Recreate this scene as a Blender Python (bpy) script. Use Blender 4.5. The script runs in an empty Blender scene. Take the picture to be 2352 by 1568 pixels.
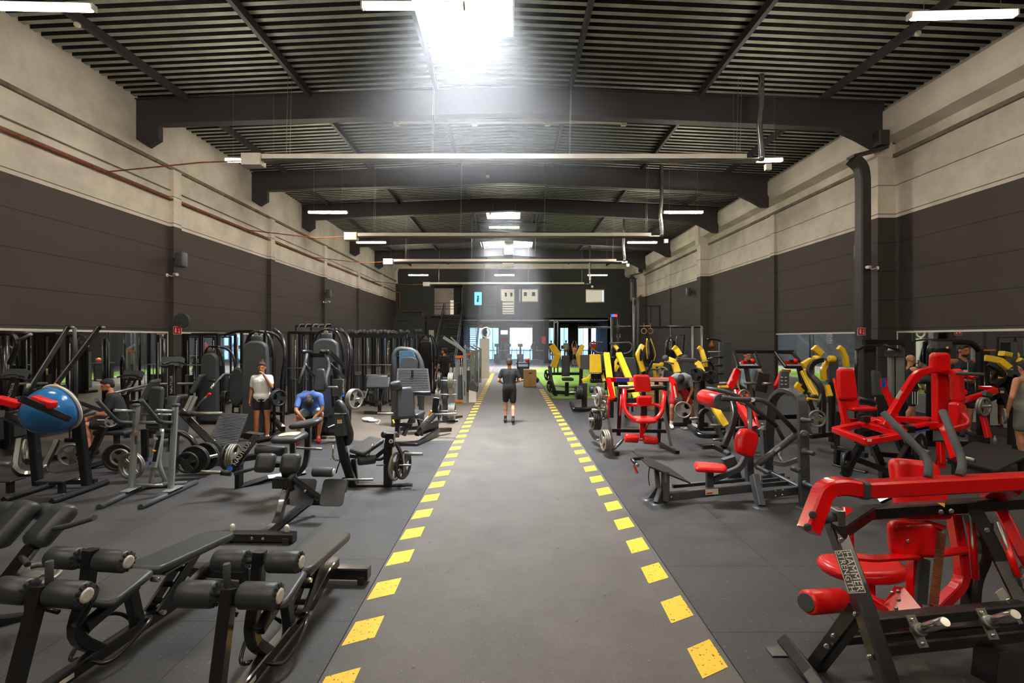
import bpy, bmesh, math, random
from mathutils import Vector, Matrix, Quaternion
random.seed(7)
S = bpy.context.scene
COL = S.collection
# ---------------------------------------------------------------- camera, world, exposure
FPX, CAMH, CX, CY = 1100.0, 2.2, 1172.0, 778.0     # focal length in pixels, eye height, vanishing point
cam_d = bpy.data.cameras.new('camera'); cam = bpy.data.objects.new('camera', cam_d); COL.objects.link(cam)
cam_d.sensor_width = 36.0; cam_d.lens = 36.0 * FPX / 2352.0
cam_d.shift_x = (1176 - CX) / 2352.0; cam_d.shift_y = (CY - 784) / 2352.0
cam_d.clip_start = 0.05; cam_d.clip_end = 300
cam.location = (0, 0, CAMH); cam.rotation_euler = (math.pi / 2, 0, 0)
S.camera = cam
S.view_settings.view_transform = 'Standard'; S.view_settings.look = 'None'
S.view_settings.exposure = 0.85; S.view_settings.gamma = 1.0; S.view_settings.use_curve_mapping = False
cy_ = S.cycles
cy_.max_bounces = 6; cy_.diffuse_bounces = 4; cy_.glossy_bounces = 3; cy_.transmission_bounces = 4
cy_.volume_bounces = 0; cy_.sample_clamp_indirect = 6.0; cy_.use_denoising = True
cy_.caustics_reflective = False; cy_.caustics_refractive = False
w = bpy.data.worlds.new('world'); S.world = w; w.use_nodes = True
wn = w.node_tree; bg = wn.nodes['Background']
sky = wn.nodes.new('ShaderNodeTexSky'); sky.sky_type = 'HOSEK_WILKIE'; sky.turbidity = 3.0
sky.sun_direction = (0.15, -0.25, 0.95)
wn.links.new(sky.outputs[0], bg.inputs[0]); bg.inputs[1].default_value = 14.0
LAMP_E = 125.0      # strength of the LED battens
SKYL_E = 12.0       # daylight in the roof skylights
# ---------------------------------------------------------------- materials
def newmat(name):
    m = bpy.data.materials.new(name); m.use_nodes = True
    return m, m.node_tree, m.node_tree.nodes['Principled BSDF']
def srgb(c):
    return tuple((x / 12.92 if x <= .04045 else ((x + .055) / 1.055) ** 2.4) for x in [v / 255.0 for v in c])
def mat(name, rgb, rough=.5, metal=0.0, noise=0.0, nscale=8.0, bump=0.0, bscale=60.0, coat=0.0, spec=.5, emit=0.0):
    m, nt, b = newmat(name)
    c = srgb(rgb); b.inputs['Base Color'].default_value = (*c, 1)
    b.inputs['Roughness'].default_value = rough; b.inputs['Metallic'].default_value = metal
    b.inputs['Coat Weight'].default_value = coat; b.inputs['Specular IOR Level'].default_value = spec
    tc = nt.nodes.new('ShaderNodeTexCoord')
    if noise:
        n = nt.nodes.new('ShaderNodeTexNoise'); n.inputs['Scale'].default_value = nscale; n.inputs['Detail'].default_value = 5
        nt.links.new(tc.outputs['Object'], n.inputs['Vector'])
        r = nt.nodes.new('ShaderNodeValToRGB')
        r.color_ramp.elements[0].position = .3; r.color_ramp.elements[1].position = .7
        r.color_ramp.elements[0].color = (*[max(0, x * (1 - noise)) for x in c], 1)
        r.color_ramp.elements[1].color = (*[min(1, x * (1 + noise)) for x in c], 1)
        nt.links.new(n.outputs['Fac'], r.inputs['Fac']); nt.links.new(r.outputs['Color'], b.inputs['Base Color'])
    if bump:
        n2 = nt.nodes.new('ShaderNodeTexNoise'); n2.inputs['Scale'].default_value = bscale; n2.inputs['Detail'].default_value = 3
        nt.links.new(tc.outputs['Object'], n2.inputs['Vector'])
        bp = nt.nodes.new('ShaderNodeBump'); bp.inputs['Strength'].default_value = bump; bp.inputs['Distance'].default_value = .01
        nt.links.new(n2.outputs['Fac'], bp.inputs['Height']); nt.links.new(bp.outputs['Normal'], b.inputs['Normal'])
    if emit:
        b.inputs['Emission Color'].default_value = (*c, 1); b.inputs['Emission Strength'].default_value = emit
    return m
M = {}
M['black'] = mat('black_powder_coat', (26, 25, 28), .28, 0, .15, 12, coat=.3)
M['black_rough'] = mat('black_textured_steel', (40, 40, 43), .5, 0, .12, 20)
M['pad'] = mat('black_vinyl_padding', (52, 56, 60), .34, 0, .12, 6, .15, 300)
M['rubber'] = mat('black_rubber', (34, 35, 37), .7, 0, .1, 30)
M['grip'] = mat('grey_rubber_grip', (62, 66, 70), .6, 0, .1, 30)
M['red'] = mat('red_gloss_paint', (226, 8, 12), .22, 0, .05, 5, coat=.5)
M['redpad'] = mat('red_vinyl_padding', (232, 16, 20), .3, 0, .08, 5, .1, 200, coat=.2)
M['yellow'] = mat('yellow_gloss_paint', (240, 196, 40), .35, 0, .06, 6, coat=.2)
M['silver'] = mat('silver_paint', (168, 176, 174), .32, .55, .08, 8)
M['chrome'] = mat('polished_chrome', (200, 200, 198), .2, .85)
M['cap'] = mat('satin_chrome_cap', (212, 210, 204), .35, .25)
M['steel'] = mat('brushed_steel', (150, 150, 146), .35, .9, .1, 30)
M['grey'] = mat('graphite_grey_paint', (74, 77, 82), .42, .2, .08, 10)
M['greydk'] = mat('dark_grey_shroud', (66, 70, 74), .48, 0, .08, 5)
M['iron'] = mat('black_iron_plate', (48, 48, 48), .42, .3, .25, 20)
M['ironlt'] = mat('worn_grey_iron_plate', (142, 140, 130), .42, .5, .25, 15)
M['white'] = mat('white_enamel', (225, 222, 212), .5, 0, .05, 4)
M['orange'] = mat('orange_wood_trim', (214, 112, 32), .5, 0, .15, 10)
M['wood'] = mat('plywood', (196, 152, 100), .6, 0, .15, 5)
M['blue'] = mat('blue_balance_dome', (38, 112, 176), .22, 0, .12, 3, coat=.4)
M['bluelabel'] = mat('blue_label', (30, 80, 190), .4)
M['turf'] = mat('green_artificial_turf', (112, 150, 48), .95, 0, .25, 60, .5, 200)
M['gap'] = mat('black_gap', (12, 12, 12), .9)
M['paper'] = mat('white_label', (215, 212, 205), .6)
M['yellowlabel'] = mat('yellow_warning_label', (250, 190, 20), .5)
M['mirror'] = mat('mirror_glass', (222, 226, 224), .02, 1.0)
M['skin'] = mat('skin', (196, 136, 104), .55, 0, .08, 12)
M['skintan'] = mat('tanned_skin', (172, 108, 76), .55, 0, .08, 12)
M['skindk'] = mat('brown_skin', (132, 84, 62), .55, 0, .08, 12)
M['hair'] = mat('dark_hair', (34, 26, 22), .6, 0, .4, 60, .6, 150)
M['hairbr'] = mat('brown_hair', (66, 46, 34), .6, 0, .3, 60, .6, 150)
M['eye'] = mat('eye', (28, 20, 18), .3)
for k, c in dict(clblack=(30, 30, 34), clwhite=(226, 226, 222), clblue=(84, 118, 190), clgrey=(142, 146, 150), clred=(176, 24, 38),
                 clgreen=(134, 142, 130), clnavy=(44, 52, 68), clorange=(235, 70, 20), cllight=(150, 178, 190), cldark=(52, 56, 58), clshgrey=(120, 122, 124), cltan=(170, 160, 140), clkhaki=(110, 104, 92)).items():
    M[k] = mat('cloth_' + k[2:], c, .85, 0, .08, 10, .3, 120)
def emis(name, rgb, s):
    m, nt, b = newmat(name); b.inputs['Base Color'].default_value = (*srgb(rgb), 1)
    b.inputs['Emission Color'].default_value = (*srgb(rgb), 1); b.inputs['Emission Strength'].default_value = s
    return m
M['led'] = emis('led_diffuser', (255, 240, 216), LAMP_E)
M['skylight'] = emis('daylit_skylight', (240, 246, 255), SKYL_E)
M['screen'] = emis('lit_screen', (70, 160, 230), 2.2)
M['screen2'] = emis('lit_screen_violet', (170, 150, 225), 1.6)
M['signred'] = emis('sign_red', (255, 30, 10), 4)
M['signblue'] = emis('sign_blue', (10, 60, 255), 4)
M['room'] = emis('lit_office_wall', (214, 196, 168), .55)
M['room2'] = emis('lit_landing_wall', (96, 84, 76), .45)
# ---------------------------------------------------------------- pixel helpers
KS = 1.0     # real-size factor while a far machine is laid out
def W(px, py, Y):
    Y = Y * KS
    return Vector(((px - CX) / FPX * Y, Y, CAMH - (py - CY) / FPX * Y))
def G(px, py, z=0.0):
    Y = (CAMH - z) * FPX / (py - CY)
    return Vector(((px - CX) / FPX * Y, Y, z))
# ---------------------------------------------------------------- geometry: every function returns (verts, faces, smooth flags)
def V3(p): return Vector(p)
def fillet(pts, r, n=4):
    pts = [V3(p) for p in pts]
    if r <= 0 or len(pts) < 3: return pts
    out = [pts[0]]
    for i in range(1, len(pts) - 1):
        a, b, c = pts[i - 1], pts[i], pts[i + 1]
        d1, d2 = (a - b), (c - b)
        k = min(r, d1.length * .48, d2.length * .48)
        p, q = b + d1.normalized() * k, b + d2.normalized() * k
        for j in range(n + 1):
            t = j / n
            out.append(p * (1 - t) ** 2 + b * 2 * t * (1 - t) + q * t * t)
    out.append(pts[-1]); return out
def circ(r, n=12): return [(r * math.cos(2 * math.pi * i / n), r * math.sin(2 * math.pi * i / n)) for i in range(n)]
def rect(w, h, c=None):
    c = min(w, h) * .12 if c is None else c
    x, y = w / 2, h / 2
    return [(x, -y + c), (x, y - c), (x - c, y), (-x + c, y), (-x, y - c), (-x, -y + c), (-x + c, -y), (x - c, -y)]
def sweep(pts, sec, nrm=None, r=0.0, n=4, smooth=False, scale=None, closed=False):
    P = fillet(pts, r, n); m = len(P)
    T = []
    for i in range(m):
        if closed: t = (P[(i + 1) % m] - P[i - 1])
        elif i == 0: t = P[1] - P[0]
        elif i == m - 1: t = P[-1] - P[-2]
        else: t = (P[i + 1] - P[i]).normalized() + (P[i] - P[i - 1]).normalized()
        T.append(t.normalized())
    if nrm is None:
        N = None
        for i in range(1, m - 1):
            c = (P[i] - P[0]).cross(P[-1] - P[0])
            if c.length > 1e-4: N = c.normalized(); break
        if N is None: N = Vector((0, 0, 1)) if abs(T[0].z) < .9 else Vector((1, 0, 0))
    else: N = V3(nrm).normalized()
    V, F, Sm = [], [], []; k = len(sec)
    for i in range(m):
        t = T[i]; a = N - t * N.dot(t)
        if a.length < 1e-3: a = t.orthogonal()
        a.normalize(); b = t.cross(a)
        s = 1.0 if scale is None else scale[min(i, len(scale) - 1)]
        for (u, v) in sec: V.append(P[i] + a * u * s + b * v * s)
    rng = m if closed else m - 1
    for i in range(rng):
        for j in range(k):
            a0 = i * k + j; a1 = i * k + (j + 1) % k; i2 = (i + 1) % m
            F.append((a0, a1, i2 * k + (j + 1) % k, i2 * k + j)); Sm.append(smooth)
    if not closed:
        F.append(tuple(range(k))[::-1]); Sm.append(False)
        F.append(tuple(range((m - 1) * k, m * k))); Sm.append(False)
    return V, F, Sm
def tube(pts, rad, r=.04, n=10, seg=4, nrm=None): return sweep(pts, circ(rad, n), nrm, r, seg, True)
def bar(pts, w, h, nrm=None, r=0.0, n=4, c=None): return sweep(pts, rect(w, h, c), nrm, r, n)
def basis(o, x, y, z=None):
    x = V3(x).normalized(); z = V3(z) if z is not None else x.cross(V3(y)); z = z.normalized(); y = z.cross(x).normalized()
    return Matrix((( x.x, y.x, z.x, o[0]), (x.y, y.y, z.y, o[1]), (x.z, y.z, z.z, o[2]), (0, 0, 0, 1)))
def xf(g, Mx): return [Mx @ V3(v) for v in g[0]], g[1], g[2]
def box(c, s, Mx=None, b=.004):
    bm = bmesh.new(); bmesh.ops.create_cube(bm, size=1)
    for v in bm.verts: v.co = Vector((v.co.x * s[0], v.co.y * s[1], v.co.z * s[2]))
    if b > 0: bmesh.ops.bevel(bm, geom=list(bm.edges), offset=min(b, min(s) * .3), segments=1, affect='EDGES', profile=.5)
    bm.verts.index_update()
    g = ([v.co + V3(c) for v in bm.verts], [tuple(v.index for v in f.verts) for f in bm.faces], [False] * len(bm.faces)); bm.free()
    return xf(g, Mx) if Mx is not None else g
def cushion(s, r=.03, Mx=None, seg=3, c=(0, 0, 0)):
    bm = bmesh.new(); bmesh.ops.create_cube(bm, size=1)
    for v in bm.verts: v.co = Vector((v.co.x * s[0], v.co.y * s[1], v.co.z * s[2])) + V3(c)
    bmesh.ops.bevel(bm, geom=list(bm.edges), offset=min(r, min(s) * .45), segments=seg, affect='EDGES', profile=.5)
    bm.verts.index_update(); bm.normal_update()
    Fs = [tuple(v.index for v in f.verts) for f in bm.faces]
    ar = sorted([f.calc_area() for f in bm.faces])[-6:][0]
    Sm = [True for f in bm.faces]
    g = ([v.co.copy() for v in bm.verts], Fs, Sm); bm.free()
    return xf(g, Mx) if Mx is not None else g
def padshape(outline, th, r=.02, Mx=None, rounded=0.03):
    """a cushion whose plan is an outline in x, y and thickness along z"""
    pts = []
    n = len(outline)
    for i in range(n):
        a, b, c = Vector(outline[i - 1]), Vector(outline[i]), Vector(outline[(i + 1) % n])
        d1, d2 = a - b, c - b; k = min(rounded, d1.length * .45, d2.length * .45)
        p, q = b + d1.normalized() * k, b + d2.normalized() * k
        for t in (0, .33, .67, 1): pts.append(p * (1 - t) ** 2 + b * 2 * t * (1 - t) + q * t * t)
    cen = sum(pts, Vector((0, 0))) / len(pts); rad = sum((p - cen).length for p in pts) / len(pts)
    L = [(r * 1.6, 0), (r * .55, r * .25), (0, r), (0, th - r), (r * .55, th - r * .25), (r * 1.6, th)]
    V, F, Sm = [], [], []; k = len(pts)
    for ins, z in L:
        for p in pts:
            d = (p - cen); q = cen + d * max(0, 1 - ins / max(d.length, rad * .5)); V.append(Vector((q.x, q.y, z)))
    for i in range(len(L) - 1):
        for j in range(k):
            F.append((i * k + j, i * k + (j + 1) % k, (i + 1) * k + (j + 1) % k, (i + 1) * k + j)); Sm.append(True)
    F.append(tuple(range(k))[::-1]); Sm.append(False); F.append(tuple(range((len(L) - 1) * k, len(L) * k))); Sm.append(False)
    g = (V, F, Sm); return xf(g, Mx) if Mx is not None else g
def lathe(p0, p1, prof, n=20, smooth=True):
    p0, p1 = V3(p0), V3(p1); ax = (p1 - p0).normalized(); a = ax.orthogonal().normalized(); b = ax.cross(a)
    V, F, Sm = [], [], []
    for (d, r) in prof:
        for i in range(n):
            t = 2 * math.pi * i / n; V.append(p0 + ax * d + (a * math.cos(t) + b * math.sin(t)) * max(r, 1e-4))
    for i in range(len(prof) - 1):
        for j in range(n):
            F.append((i * n + j, i * n + (j + 1) % n, (i + 1) * n + (j + 1) % n, (i + 1) * n + j)); Sm.append(smooth)
    F.append(tuple(range(n))[::-1]); Sm.append(False); F.append(tuple(range((len(prof) - 1) * n, len(prof) * n))); Sm.append(False)
    return V, F, Sm
def rod(p0, p1, r, n=12):
    L = (V3(p1) - V3(p0)).length; return lathe(p0, p1, [(0, r * .85), (min(.004, L * .1), r), (L - min(.004, L * .1), r), (L, r * .85)], n)
def rollerg(p0, p1, r, n=20):
    L = (V3(p1) - V3(p0)).length; e = min(.02, L * .2)
    return lathe(p0, p1, [(0, r * .62), (e * .3, r * .88), (e, r), (L - e, r), (L - e * .3, r * .88), (L, r * .62)], n)
def ball(c, r, n=12, s=(1, 1, 1)):
    V, F, Sm = [], [], []
    for i in range(n // 2 + 1):
        ph = math.pi * i / (n // 2)
        for j in range(n):
            th = 2 * math.pi * j / n
            V.append(V3(c) + Vector((r * s[0] * math.sin(ph) * math.cos(th), r * s[1] * math.sin(ph) * math.sin(th), r * s[2] * math.cos(ph))))
    for i in range(n // 2):
        for j in range(n): F.append((i * n + j, (i + 1) * n + j, (i + 1) * n + (j + 1) % n, i * n + (j + 1) % n)); Sm.append(True)
    return V, F, Sm
def quadg(a, b, c, d): return [V3(a), V3(b), V3(c), V3(d)], [(0, 1, 2, 3)], [False]
def strip(path, up, w=.04): pass
def helix(p0, p1, R, r, turns, n=6, per=10):
    p0, p1 = V3(p0), V3(p1); ax = (p1 - p0); L = ax.length; ax.normalize(); a = ax.orthogonal().normalized(); b = ax.cross(a)
    P = [p0 + ax * L * i / (turns * per) + (a * math.cos(2 * math.pi * i / per) + b * math.sin(2 * math.pi * i / per)) * R for i in range(turns * per + 1)]
    return sweep(P, circ(r, n), ax, 0, 1, True)
# ---------------------------------------------------------------- objects
def mesh(name, geos, material):
    V, F, Sm = [], [], []
    for g in geos:
        o = len(V); V += [tuple(v) for v in g[0]]; F += [tuple(i + o for i in f) for f in g[1]]; Sm += list(g[2])
    me = bpy.data.meshes.new(name); me.from_pydata(V, [], F)
    me.polygons.foreach_set('use_smooth', Sm)
    mats = material if isinstance(material, (list, tuple)) else [material]
    for m in mats: me.materials.append(M[m] if isinstance(m, str) else m)
    bm = bmesh.new(); bm.from_mesh(me); bmesh.ops.recalc_face_normals(bm, faces=bm.faces); bm.to_mesh(me); bm.free()
    return me
def tag(o, label, cat, group=None, kind=None):
    if label: o['label'] = label
    if cat: o['category'] = cat
    if group: o['group'] = group
    if kind: o['kind'] = kind
    return o
def part(root, name, material, *geos, label=None):
    """one mesh object; coordinates are those of the place, or of the thing's own frame when root has a frame"""
    o = bpy.data.objects.new(name, mesh(name, geos, material)); COL.objects.link(o)
    if root is not None:
        o.parent = root
        if not root.get('_local', False): o.matrix_parent_inverse = root.matrix_basis.inverted()
    if label: o['label'] = label
    return o
def thing(name, label, cat, loc=(0, 0, 0), rz=0.0, group=None, local=False):
    o = bpy.data.objects.new(name, None); COL.objects.link(o); o.empty_display_size = .1
    o.location = loc; o.rotation_euler = (0, 0, rz)
    o.matrix_basis = Matrix.Translation(V3(loc)) @ Matrix.Rotation(rz, 4, 'Z')
    LOCAL[o.name] = local
    return tag(o, label, cat, group)
LOCAL = {}
def P_(root, name, material, *geos, label=None):
    o = bpy.data.objects.new(name, mesh(name, geos, material)); COL.objects.link(o); o.parent = root
    top = root
    while top.parent: top = top.parent
    if not LOCAL.get(top.name, False) and root is top: o.matrix_parent_inverse = top.matrix_basis.inverted()
    if label: o['label'] = label
    return o
part = P_
def single(name, label, cat, material, *geos, group=None, kind=None):
    """a thing that is one mesh; its origin is set to the middle of its base"""
    me = mesh(name, geos, material); o = bpy.data.objects.new(name, me); COL.objects.link(o)
    xs = [v.co for v in me.vertices]
    c = Vector(((min(v.x for v in xs) + max(v.x for v in xs)) / 2, (min(v.y for v in xs) + max(v.y for v in xs)) / 2, min(v.z for v in xs)))
    me.transform(Matrix.Translation(-c)); o.location = c
    return tag(o, label, cat, group, kind)
def struct(name, material, *geos):
    o = bpy.data.objects.new(name, mesh(name, geos, material)); COL.objects.link(o); o['kind'] = 'structure'; return o
def dup(root, loc=None, rz=None, label=None, group=None):
    r = root.copy(); COL.objects.link(r); LOCAL[r.name] = LOCAL.get(root.name, False)
    old = root.matrix_basis.copy()
    if loc is not None: r.location = loc
    if rz is not None: r.rotation_euler = (0, 0, rz)
    if label: r['label'] = label
    if group: r['group'] = group
    for ch in [c for c in bpy.data.objects if c.parent == root]:
        c = ch.copy(); COL.objects.link(c); c.parent = r
        for g in [q for q in bpy.data.objects if q.parent == ch]:
            d = g.copy(); COL.objects.link(d); d.parent = c
    return r
def text_geo(txt, size, Mx, depth=.002):
    cu = bpy.data.curves.new('lettering', 'FONT'); cu.body = txt; cu.size = size; cu.extrude = depth; cu.align_x = 'CENTER'; cu.align_y = 'CENTER'; cu.resolution_u = 2
    o = bpy.data.objects.new('lettering', cu); COL.objects.link(o)
    dg = bpy.context.evaluated_depsgraph_get(); me = o.evaluated_get(dg).to_mesh()
    g = ([Mx @ v.co for v in me.vertices], [tuple(p.vertices) for p in me.polygons], [False] * len(me.polygons))
    o.evaluated_get(dg).to_mesh_clear(); bpy.data.objects.remove(o); bpy.data.curves.remove(cu)
    return g
def plate_g(c, ax, R=.2, t=.03, holes=True):
    """a weight plate: rim, sunk web, hub and, in the grip kind, three openings"""
    c, ax = V3(c), V3(ax).normalized(); p0 = c - ax * t / 2; q = t
    rim = lathe(p0, p0 + ax, [(0, R * .8), (0, R * .97), (q * .15, R), (q * .85, R), (q, R * .97), (q, R * .8)], 28)
    rim[1].pop(); rim[1].pop(); rim[2].pop(); rim[2].pop()
    n = 28; k = len(rim[0]); rim[1].extend([(i, (i + 1) % n, k - n + (i + 1) % n, k - n + i) for i in range(n)]); rim[2].extend([True] * n)
    if holes:
        hub = lathe(p0 + ax * q * .1, p0 + ax, [(0, R * .34), (q * .8, R * .34)], 16)
        a = ax.orthogonal().normalized(); b = ax.cross(a); out = [rim, hub]
        for i in range(3):
            V, F, Sm = [], [], []
            t0 = 2 * math.pi * i / 3
            m = 6
            for j in range(m + 1):
                th = t0 + (j / m - .5) * .95
                for (rr, zz) in ((R * .3, .2), (R * .83, .2), (R * .83, .8), (R * .3, .8)):
                    V.append(p0 + ax * q * zz + (a * math.cos(th) + b * math.sin(th)) * rr)
            for j in range(m):
                for l in range(4): F.append((j * 4 + l, j * 4 + (l + 1) % 4, (j + 1) * 4 + (l + 1) % 4, (j + 1) * 4 + l)); Sm.append(False)
            F.append((0, 1, 2, 3)); F.append((m * 4, m * 4 + 1, m * 4 + 2, m * 4 + 3)); Sm += [False, False]
            out.append((V, F, Sm))
    else:
        out = [rim, lathe(p0 + ax * q * .2, p0 + ax, [(0, R * .82), (q * .6, R * .82)], 24), lathe(p0 + ax * q * .02, p0 + ax, [(0, R * .22), (q * .1, R * .24), (q * .86, R * .24), (q * .96, R * .22)], 16)]
    return out
def plate(c, ax, label, R=.2, t=.03, m='iron', holes=True, group=None):
    R *= KS; t *= KS
    return single('weight_plate', label, 'weight plate', m, *plate_g(c, ax, R, t, holes), group=group)
ORD = ['outermost', 'second', 'third', 'fourth', 'fifth', 'sixth', 'seventh']
def plates(c, ax, n, where, R=.2, t=.03, m='iron', holes=True, gap=.004, Rs=None):
    """n plates side by side on one peg, the outermost first; ax points inwards"""
    ax = V3(ax).normalized(); c = V3(c); col = {'iron': 'black', 'ironlt': 'worn grey'}[m]
    for i in range(n):
        r = Rs[i] if Rs else R
        plate(c + ax * i * (t * KS + gap), ax, ('%s weight plate loaded alone on %s' % (col, where)) if n == 1 else '%s weight plate, %s of those on %s' % (col, ORD[i], where), r, t, m, holes, 'plates on ' + where)
# ================================================================ THE HALL
XL, XR, YE, YB = -10.4, 10.9, 43.5, -3.0
def roofz(x): return 9.38 - .045 * abs(x)
def wallmat(name, xfun=None):
    """painted precast panels: off-white above a dark band, seams every 0.8 m"""
    m, nt, b = newmat(name); N, L = nt.nodes, nt.links
    g = N.new('ShaderNodeNewGeometry'); s = N.new('ShaderNodeSeparateXYZ'); L.new(g.outputs['Position'], s.inputs[0])
    n = N.new('ShaderNodeTexNoise'); n.inputs['Scale'].default_value = .9; n.inputs['Detail'].default_value = 8; n.inputs['Roughness'].default_value = .65
    L.new(g.outputs['Position'], n.inputs['Vector'])
    r1 = N.new('ShaderNodeValToRGB'); e = r1.color_ramp.elements; e[0].position = .3; e[1].position = .62
    e[0].color = (*srgb((190, 184, 172)), 1); e[1].color = (*srgb((224, 218, 207)), 1); L.new(n.outputs['Fac'], r1.inputs[0])
    r2 = N.new('ShaderNodeValToRGB'); e = r2.color_ramp.elements; e[0].color = (*srgb((62, 56, 54)), 1); e[1].color = (*srgb((72, 66, 64)), 1); L.new(n.outputs['Fac'], r2.inputs[0])
    st = N.new('ShaderNodeMath'); st.operation = 'GREATER_THAN'; L.new(s.outputs['Z'], st.inputs[0]); st.inputs[1].default_value = 5.63
    mx = N.new('ShaderNodeMix'); mx.data_type = 'RGBA'; L.new(st.outputs[0], mx.inputs[0]); L.new(r2.outputs[0], mx.inputs[6]); L.new(r1.outputs[0], mx.inputs[7])
    # seams
    f = N.new('ShaderNodeMath'); f.operation = 'MODULO'; L.new(s.outputs['Z'], f.inputs[0]); f.inputs[1].default_value = .81
    q = N.new('ShaderNodeMath'); q.operation = 'COMPARE'; L.new(f.outputs[0], q.inputs[0]); q.inputs[1].default_value = .06; q.inputs[2].default_value = .012
    q2 = N.new('ShaderNodeMath'); q2.operation = 'LESS_THAN'; L.new(s.outputs['Z'], q2.inputs[0]); q2.inputs[1].default_value = 7.3
    q3 = N.new('ShaderNodeMath'); q3.operation = 'MULTIPLY'; L.new(q.outputs[0], q3.inputs[0]); L.new(q2.outputs[0], q3.inputs[1])
    m2 = N.new('ShaderNodeMix'); m2.data_type = 'RGBA'; L.new(q3.outputs[0], m2.inputs[0]); L.new(mx.outputs[2], m2.inputs[6]); m2.inputs[7].default_value = (.012, .011, .01, 1)
    m3 = N.new('ShaderNodeMath'); m3.operation = 'MULTIPLY'; L.new(q3.outputs[0], m3.inputs[0]); m3.inputs[1].default_value = .8; L.new(m3.outputs[0], m2.inputs[0])
    L.new(m2.outputs[2], b.inputs['Base Color']); b.inputs['Roughness'].default_value = .8
    bn = N.new('ShaderNodeTexNoise'); bn.inputs['Scale'].default_value = 25; L.new(g.outputs['Position'], bn.inputs['Vector'])
    bp = N.new('ShaderNodeBump'); bp.inputs['Strength'].default_value = .25; bp.inputs['Distance'].default_value = .01; L.new(bn.outputs['Fac'], bp.inputs['Height']); L.new(bp.outputs[0], b.inputs['Normal'])
    return m
M['wall'] = wallmat('painted_panel_wall')
M['endwall'] = mat('dark_end_wall', (52, 54, 51), .8, 0, .12, 1.5, .2, 30)
M['beam'] = mat('dark_roof_beam', (50, 46, 50), .6, 0, .12, 2)
M['deck'] = mat('grey_steel_deck', (150, 154, 144), .55, .2, .18, 3)
M['deckshade'] = mat('deck_flute_painted_shade', (38, 36, 36), .6, .2, .15, 3)  # near-black colour paints the shade inside the deck flutes
M['offwhite'] = mat('off_white_concrete', (216, 210, 199), .75, 0, .12, 1.2, .2, 30)
M['rust'] = mat('rusty_pipe', (140, 80, 46), .6, .2, .35, 6)
M['duct'] = mat('galvanised_duct', (170, 170, 168), .25, .9, .1, 12)
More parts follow.
